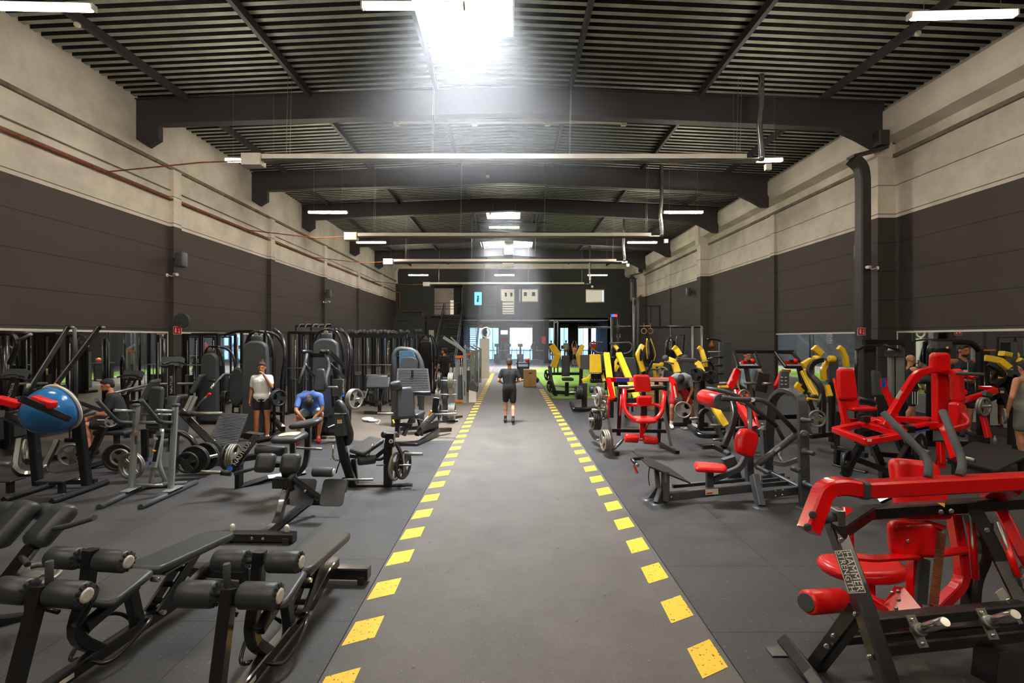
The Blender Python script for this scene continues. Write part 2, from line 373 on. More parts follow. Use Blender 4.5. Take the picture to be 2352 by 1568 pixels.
def floormat(name, cols, scale, tile=0.0, rough=.6, rr=.0, off=(0, 0), spots=0.0):
    m, nt, b = newmat(name); N, L = nt.nodes, nt.links
    g = N.new('ShaderNodeNewGeometry')
    n = N.new('ShaderNodeTexNoise'); n.inputs['Scale'].default_value = scale; n.inputs['Detail'].default_value = 10; n.inputs['Roughness'].default_value = .7
    L.new(g.outputs['Position'], n.inputs['Vector'])
    r1 = N.new('ShaderNodeValToRGB'); e = r1.color_ramp.elements; e[0].position = .32; e[1].position = .68
    e[0].color = (*srgb(cols[0]), 1); e[1].color = (*srgb(cols[1]), 1); L.new(n.outputs['Fac'], r1.inputs[0])
    n2 = N.new('ShaderNodeTexNoise'); n2.inputs['Scale'].default_value = 160; n2.inputs['Detail'].default_value = 4; L.new(g.outputs['Position'], n2.inputs['Vector'])
    r2 = N.new('ShaderNodeValToRGB'); e = r2.color_ramp.elements; e[0].position = .35; e[1].position = .72; e[0].color = (.7, .7, .7, 1); e[1].color = (1.42, 1.42, 1.42, 1); L.new(n2.outputs['Fac'], r2.inputs[0])
    mu = N.new('ShaderNodeMix'); mu.data_type = 'RGBA'; mu.blend_type = 'MULTIPLY'; mu.inputs[0].default_value = 1; L.new(r1.outputs[0], mu.inputs[6]); L.new(r2.outputs[0], mu.inputs[7])
    out = mu.outputs[2]
    if spots:   # small pale specks and scuffs
        v = N.new('ShaderNodeTexNoise'); v.inputs['Scale'].default_value = 48; v.inputs['Detail'].default_value = 4; L.new(g.outputs['Position'], v.inputs['Vector'])
        rs = N.new('ShaderNodeValToRGB'); e = rs.color_ramp.elements; e[0].position = .665; e[1].position = .70; e[0].color = (0, 0, 0, 1); e[1].color = (spots, spots, spots, 1); L.new(v.outputs['Fac'], rs.inputs[0])
        ms = N.new('ShaderNodeMix'); ms.data_type = 'RGBA'; L.new(rs.outputs[0], ms.inputs[0]); L.new(out, ms.inputs[6]); ms.inputs[7].default_value = (.3, .29, .27, 1); out = ms.outputs[2]
        v2 = N.new('ShaderNodeTexNoise'); v2.inputs['Scale'].default_value = 13; v2.inputs['Detail'].default_value = 3; L.new(g.outputs['Position'], v2.inputs['Vector'])
        rd = N.new('ShaderNodeValToRGB'); e = rd.color_ramp.elements; e[0].position = .71; e[1].position = .73; e[0].color = (0, 0, 0, 1); e[1].color = (.6, .6, .6, 1); L.new(v2.outputs['Fac'], rd.inputs[0])
        md = N.new('ShaderNodeMix'); md.data_type = 'RGBA'; L.new(rd.outputs[0], md.inputs[0]); L.new(out, md.inputs[6]); md.inputs[7].default_value = (.02, .02, .02, 1); out = md.outputs[2]
    if tile:
        s = N.new('ShaderNodeSeparateXYZ'); L.new(g.outputs['Position'], s.inputs[0])
        acc = None
        for ax, o in ((0, off[0]), (1, off[1])):
            a = N.new('ShaderNodeMath'); a.operation = 'ADD'; L.new(s.outputs[ax], a.inputs[0]); a.inputs[1].default_value = 100 + o
            f = N.new('ShaderNodeMath'); f.operation = 'MODULO'; L.new(a.outputs[0], f.inputs[0]); f.inputs[1].default_value = tile
            c = N.new('ShaderNodeMath'); c.operation = 'LESS_THAN'; L.new(f.outputs[0], c.inputs[0]); c.inputs[1].default_value = .009
            if acc is None: acc = c
            else:
                x = N.new('ShaderNodeMath'); x.operation = 'MAXIMUM'; L.new(acc.outputs[0], x.inputs[0]); L.new(c.outputs[0], x.inputs[1]); acc = x
        m3 = N.new('ShaderNodeMix'); m3.data_type = 'RGBA'; L.new(acc.outputs[0], m3.inputs[0]); L.new(out, m3.inputs[6]); m3.inputs[7].default_value = (.006, .006, .006, 1); out = m3.outputs[2]
    L.new(out, b.inputs['Base Color'])
    rg = N.new('ShaderNodeMapRange'); L.new(n.outputs['Fac'], rg.inputs[0]); rg.inputs[3].default_value = rough - rr; rg.inputs[4].default_value = rough + rr; L.new(rg.outputs[0], b.inputs['Roughness'])
    bp = N.new('ShaderNodeBump'); bp.inputs['Strength'].default_value = .35; bp.inputs['Distance'].default_value = .006; L.new(n2.outputs['Fac'], bp.inputs['Height']); L.new(bp.outputs[0], b.inputs['Normal'])
    return m
M['aisle'] = floormat('worn_aisle_floor', ((78, 74, 70), (98, 94, 90)), 1.6, rough=.62, rr=.1, spots=.35)
def moff(x0, y0, t=1.04): return (-(x0 + 100) % t, -(y0 + 100) % t)
M['matfloor'] = floormat('rubber_gym_mats', ((48, 48, 50), (66, 65, 66)), 1.3, 1.04, rough=.55, rr=.14, off=moff(-2.25, 3.71), spots=.3)
M['matfloor2'] = floormat('rubber_gym_mats_press_side', ((48, 48, 50), (66, 65, 66)), 1.3, 1.04, rough=.55, rr=.14, off=moff(2.52, 3.57), spots=.3)
M['brownfloor'] = floormat('brown_vinyl_floor', ((92, 84, 76), (112, 102, 92)), .8, rough=.5, rr=.1, spots=.1)
def hbox(x0, x1, y0, y1, z0, z1, b=.0): return box(((x0 + x1) / 2, (y0 + y1) / 2, (z0 + z1) / 2), (abs(x1 - x0), abs(y1 - y0), abs(z1 - z0)), None, b)
struct('floor', 'aisle', hbox(-11, 11.5, YB, 51, -.12, 0))
struct('floor_mats', 'matfloor', hbox(XL, -1.23, YB, 10.3, .0, .012))
struct('floor_mats', 'matfloor2', hbox(1.5, XR, YB, 30.0, .0, .012))
struct('floor_vinyl', 'brownfloor', hbox(XL, -1.23, 10.3, YE, .0, .006))
# painted dashes
def dashmat():
    m, nt, b = newmat('worn_yellow_paint'); N, L = nt.nodes, nt.links
    g = N.new('ShaderNodeNewGeometry')
    n = N.new('ShaderNodeTexNoise'); n.inputs['Scale'].default_value = 38; n.inputs['Detail'].default_value = 7; L.new(g.outputs['Position'], n.inputs['Vector'])
    r = N.new('ShaderNodeValToRGB'); e = r.color_ramp.elements; e[0].position = .33; e[1].position = .39
    e[0].color = (*srgb((90, 72, 30)), 1); e[1].color = (*srgb((240, 196, 50)), 1); L.new(n.outputs['Fac'], r.inputs[0]); L.new(r.outputs[0], b.inputs['Base Color'])
    b.inputs['Roughness'].default_value = .6
    return m
M['dash'] = dashmat()
gl, gr = [], []
for i in range(-4, 46):
    y = 3.43 + .602 * i
    z = .002
    gl.append(([Vector(p) for p in ((-1.21, y, z), (-1.0, y + .1, z), (-1.0, y + .38, z), (-1.2, y + .29, z))], [(0, 1, 2, 3)], [False]))
for i in range(-4, 30):
    y = 3.1 + .602 * i
    gr.append(([Vector(p) for p in ((1.245, y, .002), (1.46, y + .11, .002), (1.46, y + .41, .002), (1.255, y + .3, .002))], [(0, 1, 2, 3)], [False]))
struct('floor_marking_line_1', 'dash', *gl); struct('floor_marking_line_2', 'dash', *gr)
# turf lane
struct('floor_turf', 'turf', hbox(1.55, 5.6, 17.5, 36, .0, .02))
tg = []
for i in range(26):
    y = 18 + i * .62
    for x0, x1 in ((1.75, 2.35), (4.6, 5.3)): tg.append(hbox(x0, x1, y, y + .07, .018, .024))
    if i % 3 == 0: tg.append(hbox(2.7, 4.3, y, y + .05, .018, .024))
struct('turf_marking_lines', 'paper', *tg)
# side walls
def panelwall(x, s):
    return [hbox(x, x + s * .3, YB, 51, -.1, 9.2)]
struct('wall_left', 'wall', *panelwall(XL, -1)); struct('wall_right', 'wall', *panelwall(XR, 1))
struct('wall_back', 'wall', hbox(XL - .3, XR + .3, YB - .3, YB, -.1, 9.6))
# posts and ledges of the panel walls
PY = [2.7 + 5.95 * i for i in range(7)]
for y in PY: struct('wall_post', 'wall', hbox(XL, XL + .14, y, y + .35, 0, 7.36))
for y, w_ in ((1.1, .5), (13.55, .5), (26.2, .5), (38.8, .5)): struct('wall_pillar', 'wall', hbox(XR - .5, XR, y, y + w_, 0, 7.7))
for y in (7.4, 19.6, 32.4): struct('wall_post', 'wall', hbox(XR - .1, XR, y, y + .3, 0, 7.3))
M['ledge'] = mat('dirty_concrete_ledge', (120, 110, 96), .85, 0, .4, 3)
struct('wall_ledge_1', 'ledge', hbox(XL, XL + .09, YB, YE, 7.37, 7.46)); struct('wall_ledge_2', 'ledge', hbox(XR - .08, XR, YB, YE, 7.32, 7.42))
# white channel beam along the right side, cut at the columns
def chan(y0, y1):
    o = XR - .55
    pts = [(o + .18, 8.68), (o, 8.5), (o, 8.0), (o + .1, 7.78), (o + .55, 7.72), (o + .55, 8.68)]
    V = [Vector((x, y0, z)) for x, z in pts] + [Vector((x, y1, z)) for x, z in pts]; n = len(pts)
    F = [(i, (i + 1) % n, n + (i + 1) % n, n + i) for i in range(n)] + [tuple(range(n)), tuple(range(n, 2 * n))]
    return V, F, [False] * len(F)
for y0, y1 in ((YB, 13.5), (14.0, 26.2), (26.65, 38.7), (39.2, 43.4)):
    struct('edge_beam', 'offwhite', chan(y0, y1))
for y in (13.55, 26.2, 38.8):   # brackets from pillar up to the channel
    struct('pillar_bracket', 'offwhite', bar([(XR - .3, y + .25, 7.3), (XR - .3, y + .75, 7.95)], .4, .22, (1, 0, 0)))
    struct('pillar_bracket', 'offwhite', hbox(XR - .62, XR - .1, y - .02, y + .4, 7.35, 8.6))
# roof deck: trapezoid ribs running across the hall
dk = []; pitch = .25
def deckprofile():
    out = []; y = YB
    while y < 44:
        out += [(y, .2), (y + .105, .2), (y + .12, 0), (y + .235, 0), (y + .249, .2)]; y += pitch
    return out
prof = deckprofile()
HOLES = [(-2.05, .05, 9.4, 11.25), (-1.35, .55, 26.4, 28.4), (-2.2, -.45, 34.8, 37.0), (.25, 1.6, 34.8, 37.0)]
def deckpiece(x0, x1, y0, y1):
    pr = [(y, z) for y, z in prof if y0 <= y <= y1]
    V, F = [], []
    for y, z in pr: V += [Vector((x0, y, roofz(x0) + z)), Vector((x1, y, roofz(x1) + z))]
    D_ = []
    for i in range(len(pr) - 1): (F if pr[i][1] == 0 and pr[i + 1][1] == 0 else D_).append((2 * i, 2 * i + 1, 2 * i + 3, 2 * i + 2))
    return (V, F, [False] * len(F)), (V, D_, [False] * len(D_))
dk = [deckpiece(XL - .3, -2.2, YB, 44), deckpiece(1.6, XR + .3, YB, 44)]
xs = [-2.2, -2.05, -1.35, -.45, .05, .25, .55, 1.6, 0]
xs = sorted(set(xs))
for a, b in zip(xs[:-1], xs[1:]):
    cuts = sorted([(h[2], h[3]) for h in HOLES if h[0] <= a and h[1] >= b]); y = YB
    for c0, c1 in cuts: dk.append(deckpiece(a, b, y, c0)); y = c1
    dk.append(deckpiece(a, b, y, 44))
struct('ceiling', 'deck', *[d[0] for d in dk]); struct('ceiling_flutes', 'deckshade', *[d[1] for d in dk])
struct('ceiling_roof_slab', 'endwall', *[hbox(a, b, c, d, 9.75, 9.8) for a, b, c, d in [(XL - .3, -2.2, YB, 51), (1.6, XR + .3, YB, 51)]])
# skylights: curb, frame and glowing pane
for i, (x0, x1, y0, y1) in enumerate(HOLES):
    z = 9.36
    t = thing('skylight', ['large bright skylight nearest the camera in the corrugated roof', 'small skylight with a reddish lower half in the middle of the roof', 'far skylight beside the white fan unit, on the staircase side', 'far skylight beside the white fan unit, on the turf side'][i], 'skylight', ((x0 + x1) / 2, (y0 + y1) / 2, z))
    t['kind'] = 'structure'
    part(t, 'curb', 'white', hbox(x0 - .04, x0, y0, y1, z - .05, z + .5), hbox(x1, x1 + .04, y0, y1, z - .05, z + .5), hbox(x0 - .04, x1 + .04, y0 - .04, y0, z - .05, z + .5), hbox(x0 - .04, x1 + .04, y1, y1 + .04, z - .05, z + .5))
    part(t, 'pane', 'skylight', hbox(x0, x1, y0, y1, z + .45, z + .47))
# beams, purlins
BY = [-1.5, 7.45, 13.4, 19.35, 24.0, 31.1, 36.8]
def beam(y):
    d, V, F = .72, [], []
    xs_ = [XL, XL + .45, 0, XR - .9, XR - .45]
    top = [8.85, 8.87, 9.2, 8.82, 8.78]
    prof_ = [(XL, 8.85), (XL, 7.75), (XL + .3, 7.55), (XL + .62, 7.75), (XL + .62, 8.2), (0, 8.48 if y < 20 else 8.62), (XR - 1.9, 8.08), (XR - 1.2, 7.75), (XR - .75, 7.5), (XR - .5, 7.5), (XR - .5, 8.78), (0, 9.2)]
    n = len(prof_); V = [Vector((x, y - .09, z)) for x, z in prof_] + [Vector((x, y + .09, z)) for x, z in prof_]
    F = [(i, (i + 1) % n, n + (i + 1) % n, n + i) for i in range(n)] + [tuple(range(n)), tuple(range(n, 2 * n))]
    fl = [bar([(XL, y, 8.85), (0, y, 9.2), (XR - .5, y, 8.78)], .3, .03, (0, 1, 0)), bar([(XL + .62, y, 8.18), (0, y, 8.47 if y < 20 else 8.61), (XR - 1.9, y, 8.07)], .3, .03, (0, 1, 0))]
    return [(V, F, [False] * len(F))] + fl
for y in BY: struct('roof_beam', 'beam', *beam(y))
for x in (-9.0, -5.6, -2.05, 1.68, 5.3, 8.7):
    struct('roof_purlin', 'beam', hbox(x - .05, x + .05, YB, 43.5, roofz(x) - .2, roofz(x) + .0))
# skylight trimming frame
for x0, x1, y0, y1 in ((-2.2, 2.2, 26.0, 29.0),):
    struct('roof_trimmer', 'beam', hbox(x0, x1, y1, y1 + .06, 9.2, 9.34), hbox(x1 - .9, x1 - .84, y0, y1, 9.2, 9.34))
# dark steel column on the right with its crank
for i, (x, y) in enumerate(((9.72, 13.2), (9.85, 38.0))):
    c = struct('steel_column', 'beam', bar([(x + .5, y, 7.9), (x + .5, y, 7.5)], .3, .3, (0, 1, 0)), bar([(x - .3, y, 7.15), (x - .05, y, 6.95), (x, y, 6.6), (x, y, 0)], .3, .28, (0, 1, 0), .2), bar([(x - .35, y, 7.2), (x + .6, y, 7.45)], .3, .07, (0, 1, 0)))
# rust pipe and conduit on the left wall
single('gas_pipe', 'long rusty brown pipe running the length of the pale wall', 'pipe', 'rust', tube([(XL + .1, YB, 6.45), (XL + .1, 41, 6.45), (XL + .1, 43.3, 6.4), (-10.0, 43.35, 6.4), (-10.0, 43.35, 4.7), (-7.9, 43.35, 4.7), (-7.9, 43.35, 3.9)], .035, .05))
single('cable_conduit', 'thin grey conduit just above the rusty pipe on the wall', 'conduit', 'ledge', tube([(XL + .05, YB, 6.75), (XL + .05, 43, 6.7)], .012, 0, 6))
# ================================================================ END WALL, STAIRS, ENTRANCE WINDOWS
def E(px, py): return ((px - CX) / FPX * YE, CAMH - (py - CY) / FPX * YE)
def erect(x0, y0, x1, y1, ya, yb):
    a, b = E(x0, y1), E(x1, y0); return hbox(a[0], b[0], ya, yb, a[1], b[1])
openings = [(997, 655, 1062, 722), (1152, 666, 1180, 720), (1194, 665, 1235, 692), (1347, 666, 1387, 693)]
low = (1064, 735, 1396, 834)
# wall built as bands around the openings
def bands(ops, x0, x1, z0, z1, ya, yb):
    out = []; R_ = []
    for o in ops:
        a, b = E(o[0], o[3]), E(o[2], o[1]); R_.append((a[0], b[0], a[1], b[1]))
    zs = sorted(set([z0, z1] + [v for r in R_ for v in r[2:] if z0 < v < z1]))
    for a, b in zip(zs[:-1], zs[1:]):
        mid = (a + b) / 2; x = x0
        for r in sorted([r for r in R_ if r[2] < mid < r[3]]):
            if r[0] > x: out.append(hbox(x, r[0], ya, yb, a, b))
            x = r[1]
        out.append(hbox(x, x1, ya, yb, a, b))
    return out
struct('wall_end', 'endwall', *bands(openings + [low], XL - .1, XR + .1, 0, 9.5, YE, YE + .2))
struct('wall_end_band', 'offwhite', hbox(XL, XR, YE - .15, YE - .02, 8.55, 9.0), bar([(XL + .25, YE - .1, 8.7), (XL + .1, YE - .1, 8.3), (XL + .1, YE - .1, 7.2)], .1, .2, (0, 1, 0), .1))
struct('wall_pilaster', 'endwall', erect(1195, 612, 1199, 735, YE - .1, YE), erect(1150, 690, 1154, 735, YE - .05, YE))
lz = E(0, 735)[1]
a, b = E(1064, 735), E(1396, 735)
struct('ceiling_entrance', 'endwall', hbox(a[0], b[0], YE, 49.5, lz, lz + .2))
struct('wall_entrance_side', 'endwall', hbox(a[0] - .2, a[0], YE, 49.5, 0, lz), hbox(b[0], b[0] + .2, YE, 49.5, 0, lz))
struct('entrance_column', 'endwall', hbox(3.05, 3.5, 43.4, 43.8, 0, lz))
# entrance glazing at Y = 49.5
YG = 49.5
def EG(px, py): return ((px - CX) / FPX * YG, CAMH - (py - CY) / FPX * YG)
M['blind'] = mat('yellow_blind', (176, 140, 60), .8, 0, .1, 5)
M['winframe'] = mat('white_window_frame', (150, 160, 168), .5)
M['glass'] = mat('window_glass', (240, 248, 255), .02)
_g = M['glass'].node_tree.nodes['Principled BSDF']; _g.inputs['Transmission Weight'].default_value = 1.0; _g.inputs['IOR'].default_value = 1.02
WN = [(1078, 1109), (1117, 1146), (1170, 1224), (1251, 1275), (1286, 1306), (1327, 1352), (1357, 1381)]
wb = []; x = a[0] - .1
for p0, p1 in WN:
    q0, q1 = EG(p0, 0)[0], EG(p1, 0)[0]; wb.append(hbox(x, q0, YG, YG + .2, 0, lz + .2)); x = q1
    wb.append(hbox(q0, q1, YG, YG + .2, EG(0, 745)[1], lz + .2))
wb.append(hbox(x, b[0] + .2, YG, YG + .2, 0, lz + .2))
struct('wall_entrance', 'endwall', *wb)
for i, (p0, p1) in enumerate(WN):
    q0, q1 = EG(p0, 0)[0], EG(p1, 0)[0]; zt = EG(0, 745)[1]
    t = struct('window_%d' % (i + 1), 'winframe', hbox(q0, q0 + .06, YG, YG + .1, 0, zt), hbox(q1 - .06, q1, YG, YG + .1, 0, zt), hbox(q0, q1, YG, YG + .1, .0, .1), hbox(q0, q1, YG, YG + .1, .98, 1.05), hbox((q0 + q1) / 2 - .025, (q0 + q1) / 2 + .025, YG, YG + .1, 0, zt))
    part(t, 'blind', 'blind', hbox(q0, q1, YG - .05, YG - .02, EG(0, 753)[1], zt))
    part(t, 'glass_pane', 'glass', hbox(q0, q1, YG + .04, YG + .05, 0, EG(0, 753)[1]))
# outside: forecourt and a pale building across it
M['court'] = mat('pale_forecourt', (205, 205, 205), .9, 0, .1, .5)
M['facade'] = mat('pale_facade', (205, 225, 240), .7, 0, .1, .3)
struct('ground_outside', 'court', hbox(-40, 40, 51.0, 110, -.2, -.02))
single('office_building', 'pale blue building seen through the entrance windows', 'building', 'facade', hbox(-30, -2, 84, 90, 0, 7), hbox(4, 12, 80, 88, 0, 9), hbox(18, 34, 84, 90, 0, 6))
# upper rooms behind the openings
for i, o in enumerate(openings):
    p, q = E(o[0], o[3]), E(o[2], o[1])
    if i == 0:
        struct('landing_room', 'room2', hbox(p[0] - .6, q[0] + .6, YE + 3.0, YE + 3.1, p[1] - .2, q[1] + .2))
        struct('landing_room', 'endwall', hbox(p[0] - .6, q[0] + .6, YE + .2, YE + 3.1, p[1] - .3, p[1] - .05), hbox(p[0] - .6, q[0] + .6, YE + .2, YE + 3.1, q[1] + .05, q[1] + .15), hbox(p[0] - .7, p[0] - .6, YE + .2, YE + 3, p[1], q[1]), hbox(q[0] + .6, q[0] + .7, YE + .2, YE + 3, p[1], q[1]))
        struct('landing_partition', 'endwall', hbox(-5.3, -4.6, YE + 1.4, YE + 2, p[1], q[1]))
        single('wall_unit', 'small white unit on the wall of the upper landing room', 'wall unit', 'white', hbox(-5.9, -5.5, YE + 2.8, YE + 2.99, 6.3, 6.6))
        single('vending_machine', 'lit vending machine in the upper landing room', 'vending machine', 'room', hbox(-5.25 - .5, -5.35, YE + 2.4, YE + 2.9, 4.5, 5.9))
    else:
        struct('window_%d' % (i + 7), 'steel', *[hbox(p[0] - .06, p[0] + .02, YE - .03, YE + .05, p[1] - .06, q[1] + .06), hbox(q[0] - .02, q[0] + .06, YE - .03, YE + .05, p[1] - .06, q[1] + .06), hbox(p[0], q[0], YE - .03, YE + .05, p[1] - .06, p[1] + .02), hbox(p[0], q[0], YE - .03, YE + .05, q[1] - .02, q[1] + .06)])
        part(bpy.data.objects['window_%d' % (i + 7)], 'glass_pane', 'glass', hbox(p[0], q[0], YE + .06, YE + .07, p[1], q[1]))
        struct('office_room', 'room', hbox(p[0] - .2, q[0] + .2, YE + 1.6, YE + 1.7, p[1] - .2, q[1] + .4))
        if i == 1:
            struct('window_8_rail', 'endwall', hbox(p[0], q[0], YE + .02, YE + .1, (p[1] + q[1]) / 2 - .04, (p[1] + q[1]) / 2 + .04))
            for k in range(4): struct('office_shelf', 'endwall', hbox(p[0], q[0], YE + .9, YE + 1.2, p[1] + .15 + k * .22, p[1] + .2 + k * .22))
        if i < 3:
            for k in ((.25, .42), (.72, .9)):
                struct('office_cabinet', 'greydk', hbox(p[0] + (q[0] - p[0]) * k[0], p[0] + (q[0] - p[0]) * k[1], YE + 1.3, YE + 1.5, q[1] - .45, q[1] - .1))
# grey door panel beside the screen
struct('door_1', 'greydk', erect(1110, 655, 1141, 722, YE - .04, YE))
single('advert_screen', 'lit blue advertising screen hanging by the top of the stairs', 'screen', ['black', 'screen'], erect(1089, 670, 1109, 703, YE - .5, YE - .42))
o = bpy.data.objects['advert_screen']; mm = o.data
pt = bpy.data.objects.new('screen_face', mesh('screen_face', [erect(1091, 672, 1107, 701, YE - .53, YE - .505)], 'screen')); COL.objects.link(pt); pt.parent = o; pt.matrix_parent_inverse = Matrix.Translation(-o.location)
pt2 = bpy.data.objects.new('figure_picture', mesh('figure_picture', [ball((E(1099, 0)[0], YE - .54, 6.0), .1, 8), bar([(E(1099, 0)[0], YE - .54, 5.9), (E(1098, 0)[0], YE - .54, 5.5)], .2, .02, (1, 0, 0))], 'bluelabel')); COL.objects.link(pt2); pt2.parent = o; pt2.matrix_parent_inverse = Matrix.Translation(-o.location)
# staircase
st = thing('staircase', 'wide black open steel staircase climbing to the upper landing', 'staircase', (-4.2, 39.5, 0))
st['kind'] = 'structure'
n = 24
for k in range(n):
    y = 37.2 + k * .25; z = 4.35 * (k + 1) / n
    part(st, 'tread', 'black_rough', hbox(-5.95, -2.75, y, y + .28, z - .05, z))
for x in (-6.0, -4.3, -2.72): part(st, 'stringer', 'black_rough', bar([(x, 37.0, .05), (x, 43.2, 4.35)], .06, .26, (1, 0, 0)))
for x in (-6.0, -4.3, -2.72):
    gs = [tube([(x, 37.1, 1.0), (x, 43.2, 5.35), (x, 43.4, 5.35)], .03, .1)] + [tube([(x, 37.1 + 1.02 * k, .1 + .72 * k), (x, 37.1 + 1.02 * k, 1.0 + .72 * k)], .02, 0, 6) for k in range(7)]
    gs += [tube([(x, 37.1, .1 + h), (x, 43.2, 4.45 + h)], .012, 0, 6) for h in (.3, .6)]
    part(st, 'handrail', 'grey', *gs)
for x0, x1 in ((-6.9, -6.0), (-5.9, -5.0), (-4.9, -4.4), (-2.4, -1.2)):
    struct('landing_railing', 'grey', *[tube([(x0, YE - .1, z), (x1, YE - .1, z)], .025, 0, 8) for z in (4.9, 5.15, 5.45)] + [tube([(x, YE - .1, 4.4), (x, YE - .1, 5.45)], .025, 0, 8) for x in (x0, x1)])
struct('stair_landing', 'black_rough', hbox(-7.2, -2.6, 43.0, 43.5, 4.25, 4.37))
struct('wall_left_store', 'endwall', hbox(-10.4, -7.6, 42.6, 43.5, 0, 4.15), erect(905, 735, 985, 737, 42.5, 42.7))
struct('door_2', 'offwhite', erect(986, 758, 997, 790, 43.3, 43.48))
struct('trim_1', 'steel', hbox(a[0], b[0], YE - .06, YE, lz - .06, lz + .03))
# ================================================================ MIRRORS
def mir(name, x, y0, y1, s):
    o = struct(name, 'mirror', hbox(x, x + s * .01, y0, y1, .25, 2.37))
    part(o, 'mirror_trim', 'white', hbox(x, x + s * .02, y0 - .02, y1 + .02, 2.37, 2.42), hbox(x, x + s * .02, y0 - .02, y0, .25, 2.37), hbox(x, x + s * .02, y1, y1 + .02, .25, 2.37))
    return o
mir('wall_mirror_1', XL + .01, YB + .5, 14.5, 1); mir('wall_mirror_2', XL + .01, 15.0, 20.4, 1)
mir('wall_mirror_3', XR - .01, 2.0, 13.45, -1); mir('wall_mirror_4', XR - .01, 14.9, 19.6, -1)
# ================================================================ LED BATTENS
def batten(x, y, z, side, label, rz=0.0, wires=True):
    t = thing('batten_light', label, 'ceiling light', (x, y, z), rz, 'hanging LED battens', local=True)
    part(t, 'housing', 'white', box((0, 0, .05), (1.5, .07, .05)))
    part(t, 'diffuser', 'led', box((0, 0, .0), (1.47, .09, .06), None, .02))
    for s in (-.76, .76): part(t, 'end_cap', 'white', box((s, 0, .02), (.03, .1, .09)))
    for s in (-.55, .55): part(t, 'hanging_wire', 'steel', rod((s, 0, .08), (s, 0, 9.0 - z), .004, 5))
    return t
rows = [('first', 7.1), ('second', 13.2), ('third', 18.6), ('fourth', 24.4), ('fifth', 30.6), ('sixth', 36.9)]
for nm, y in rows:
    batten(-7.08 if y > 8 else -6.95, y, 7.1, 0, 'lit LED batten over the black machines, %s row from the camera' % nm, .03 if y < 14 else 0)
    batten(6.72 if y > 8 else 6.7, y, 7.1 if y > 8 else 6.98, 0, 'lit LED batten over the red and yellow machines, %s row from the camera' % nm, -.04 if y < 14 else 0)
batten(-1.45, 7.15, 7.15, 0, 'lit LED batten above the aisle, just in front of the large skylight')
batten(-.3, 23.9, 7.75, 0, 'lit LED batten above the aisle under the small skylight')
batten(-.45, 36.9, 7.1, 0, 'lit LED batten above the aisle before the upper windows')
for x in (-7.0, -.3, 6.7):  # two unseen rows added as fill light for the near machines
    for y in (1.0, -1.9):
        batten(x, y, 7.1, 0, ('added LED fill batten out of view above the camera, %s' if y > 0 else 'added LED fill batten out of view by the back wall, %s') % {-7.0: 'over the benches', -.3: 'over the aisle', 6.7: 'over the red machines'}[x])
# ================================================================ RADIANT HEATERS
def heater(y, z, x0, x1, nm):
    t = thing('radiant_heater', 'long white radiant tube heater hung across the hall, %s from the camera' % nm, 'heater', ((x0 + x1) / 2, y, z), 0, 'radiant tube heaters')
    part(t, 'reflector', 'white', bar([(x0 + .4, y, z), (x1 - .35, y, z)], .3, .05, (0, 1, 0)), hbox(x0 + .4, x1 - .35, y - .16, y - .14, z - .1, z + .02), hbox(x0 + .4, x1 - .35, y + .14, y + .16, z - .1, z + .02))
    part(t, 'burner_tube', 'steel', rod((x0 + .3, y - .06, z - .1), (x1, y - .06, z - .1), .04), rod((x0 + .3, y + .07, z - .1), (x1, y + .07, z - .1), .04))
    part(t, 'burner_box', 'white', box((x0 + .1, y, z - .1), (.5, .3, .3)))
    for x in (x0 + 1.0, x0 + (x1 - x0) * .36, x0 + (x1 - x0) * .63, x1 - .5):
        for s in (-.1, .1): part(t, 'suspension_wire', 'steel', rod((x, y + s, z + .02), (x + .05, y + s, roofz(x)), .006, 5))
    part(t, 'exhaust_duct', 'duct', tube([(x1 + .1, y, z - .1), (x1 + .12, y, z + .1), (x1 + .05, y, z + .8), (x1 + .1, y, z + 1.4), (x1 + .1, y, roofz(x1) + .02)], .075, .1, 14))
    part(t, 'control_box', 'white', hbox(x1 + .2, x1 + .35, y - .05, y + .05, z - .35, z - .2))
    part(t, 'gas_line', 'rust', tube([(x0 - .1, y, z - .1), (x0 - 1.3, y, z - .15), (XL + .1, y - .3, 6.45)], .018, .1, 8))
heater(12.5, 6.95, -6.8, 6.45, 'first')
heater(19.0, 6.35, -6.4, 5.9, 'second')
heater(25.2, 6.35, -6.5, 5.9, 'third')
heater(35.5, 6.35, -6.3, 5.8, 'fourth')
# lighting bar behind the first beam
t = thing('projector_bar', 'pale horizontal bar with four small white projectors behind the first roof beam', 'light bar', (0, 14.2, 8.55))
part(t, 'rail', 'offwhite', hbox(-3.45, 3.45, 14.15, 14.3, 8.62, 8.7))
for x in (-2.05, 1.68): part(t, 'hanger', 'steel', rod((x, 14.22, 8.7), (x, 14.22, 9.25), .012, 6))
for x in (-3.35, -1.05, 1.1, 3.35):
    p = part(t, 'projector', 'white', box((x, 14.15, 8.58), (.19, .1, .05)), box((x, 14.15, 8.51), (.15, .1, .04)))
# small boxes on the beams
for i, (x, y, z) in enumerate(((-.9, 19.2, 8.7), (-1.05, 25.15, 8.75))):
    single('junction_box', 'small white box on the face of the %s' % ('second roof beam' if i == 0 else 'third roof beam'), 'junction box', 'white', box((x, y, z), (.13, .06, .13)))
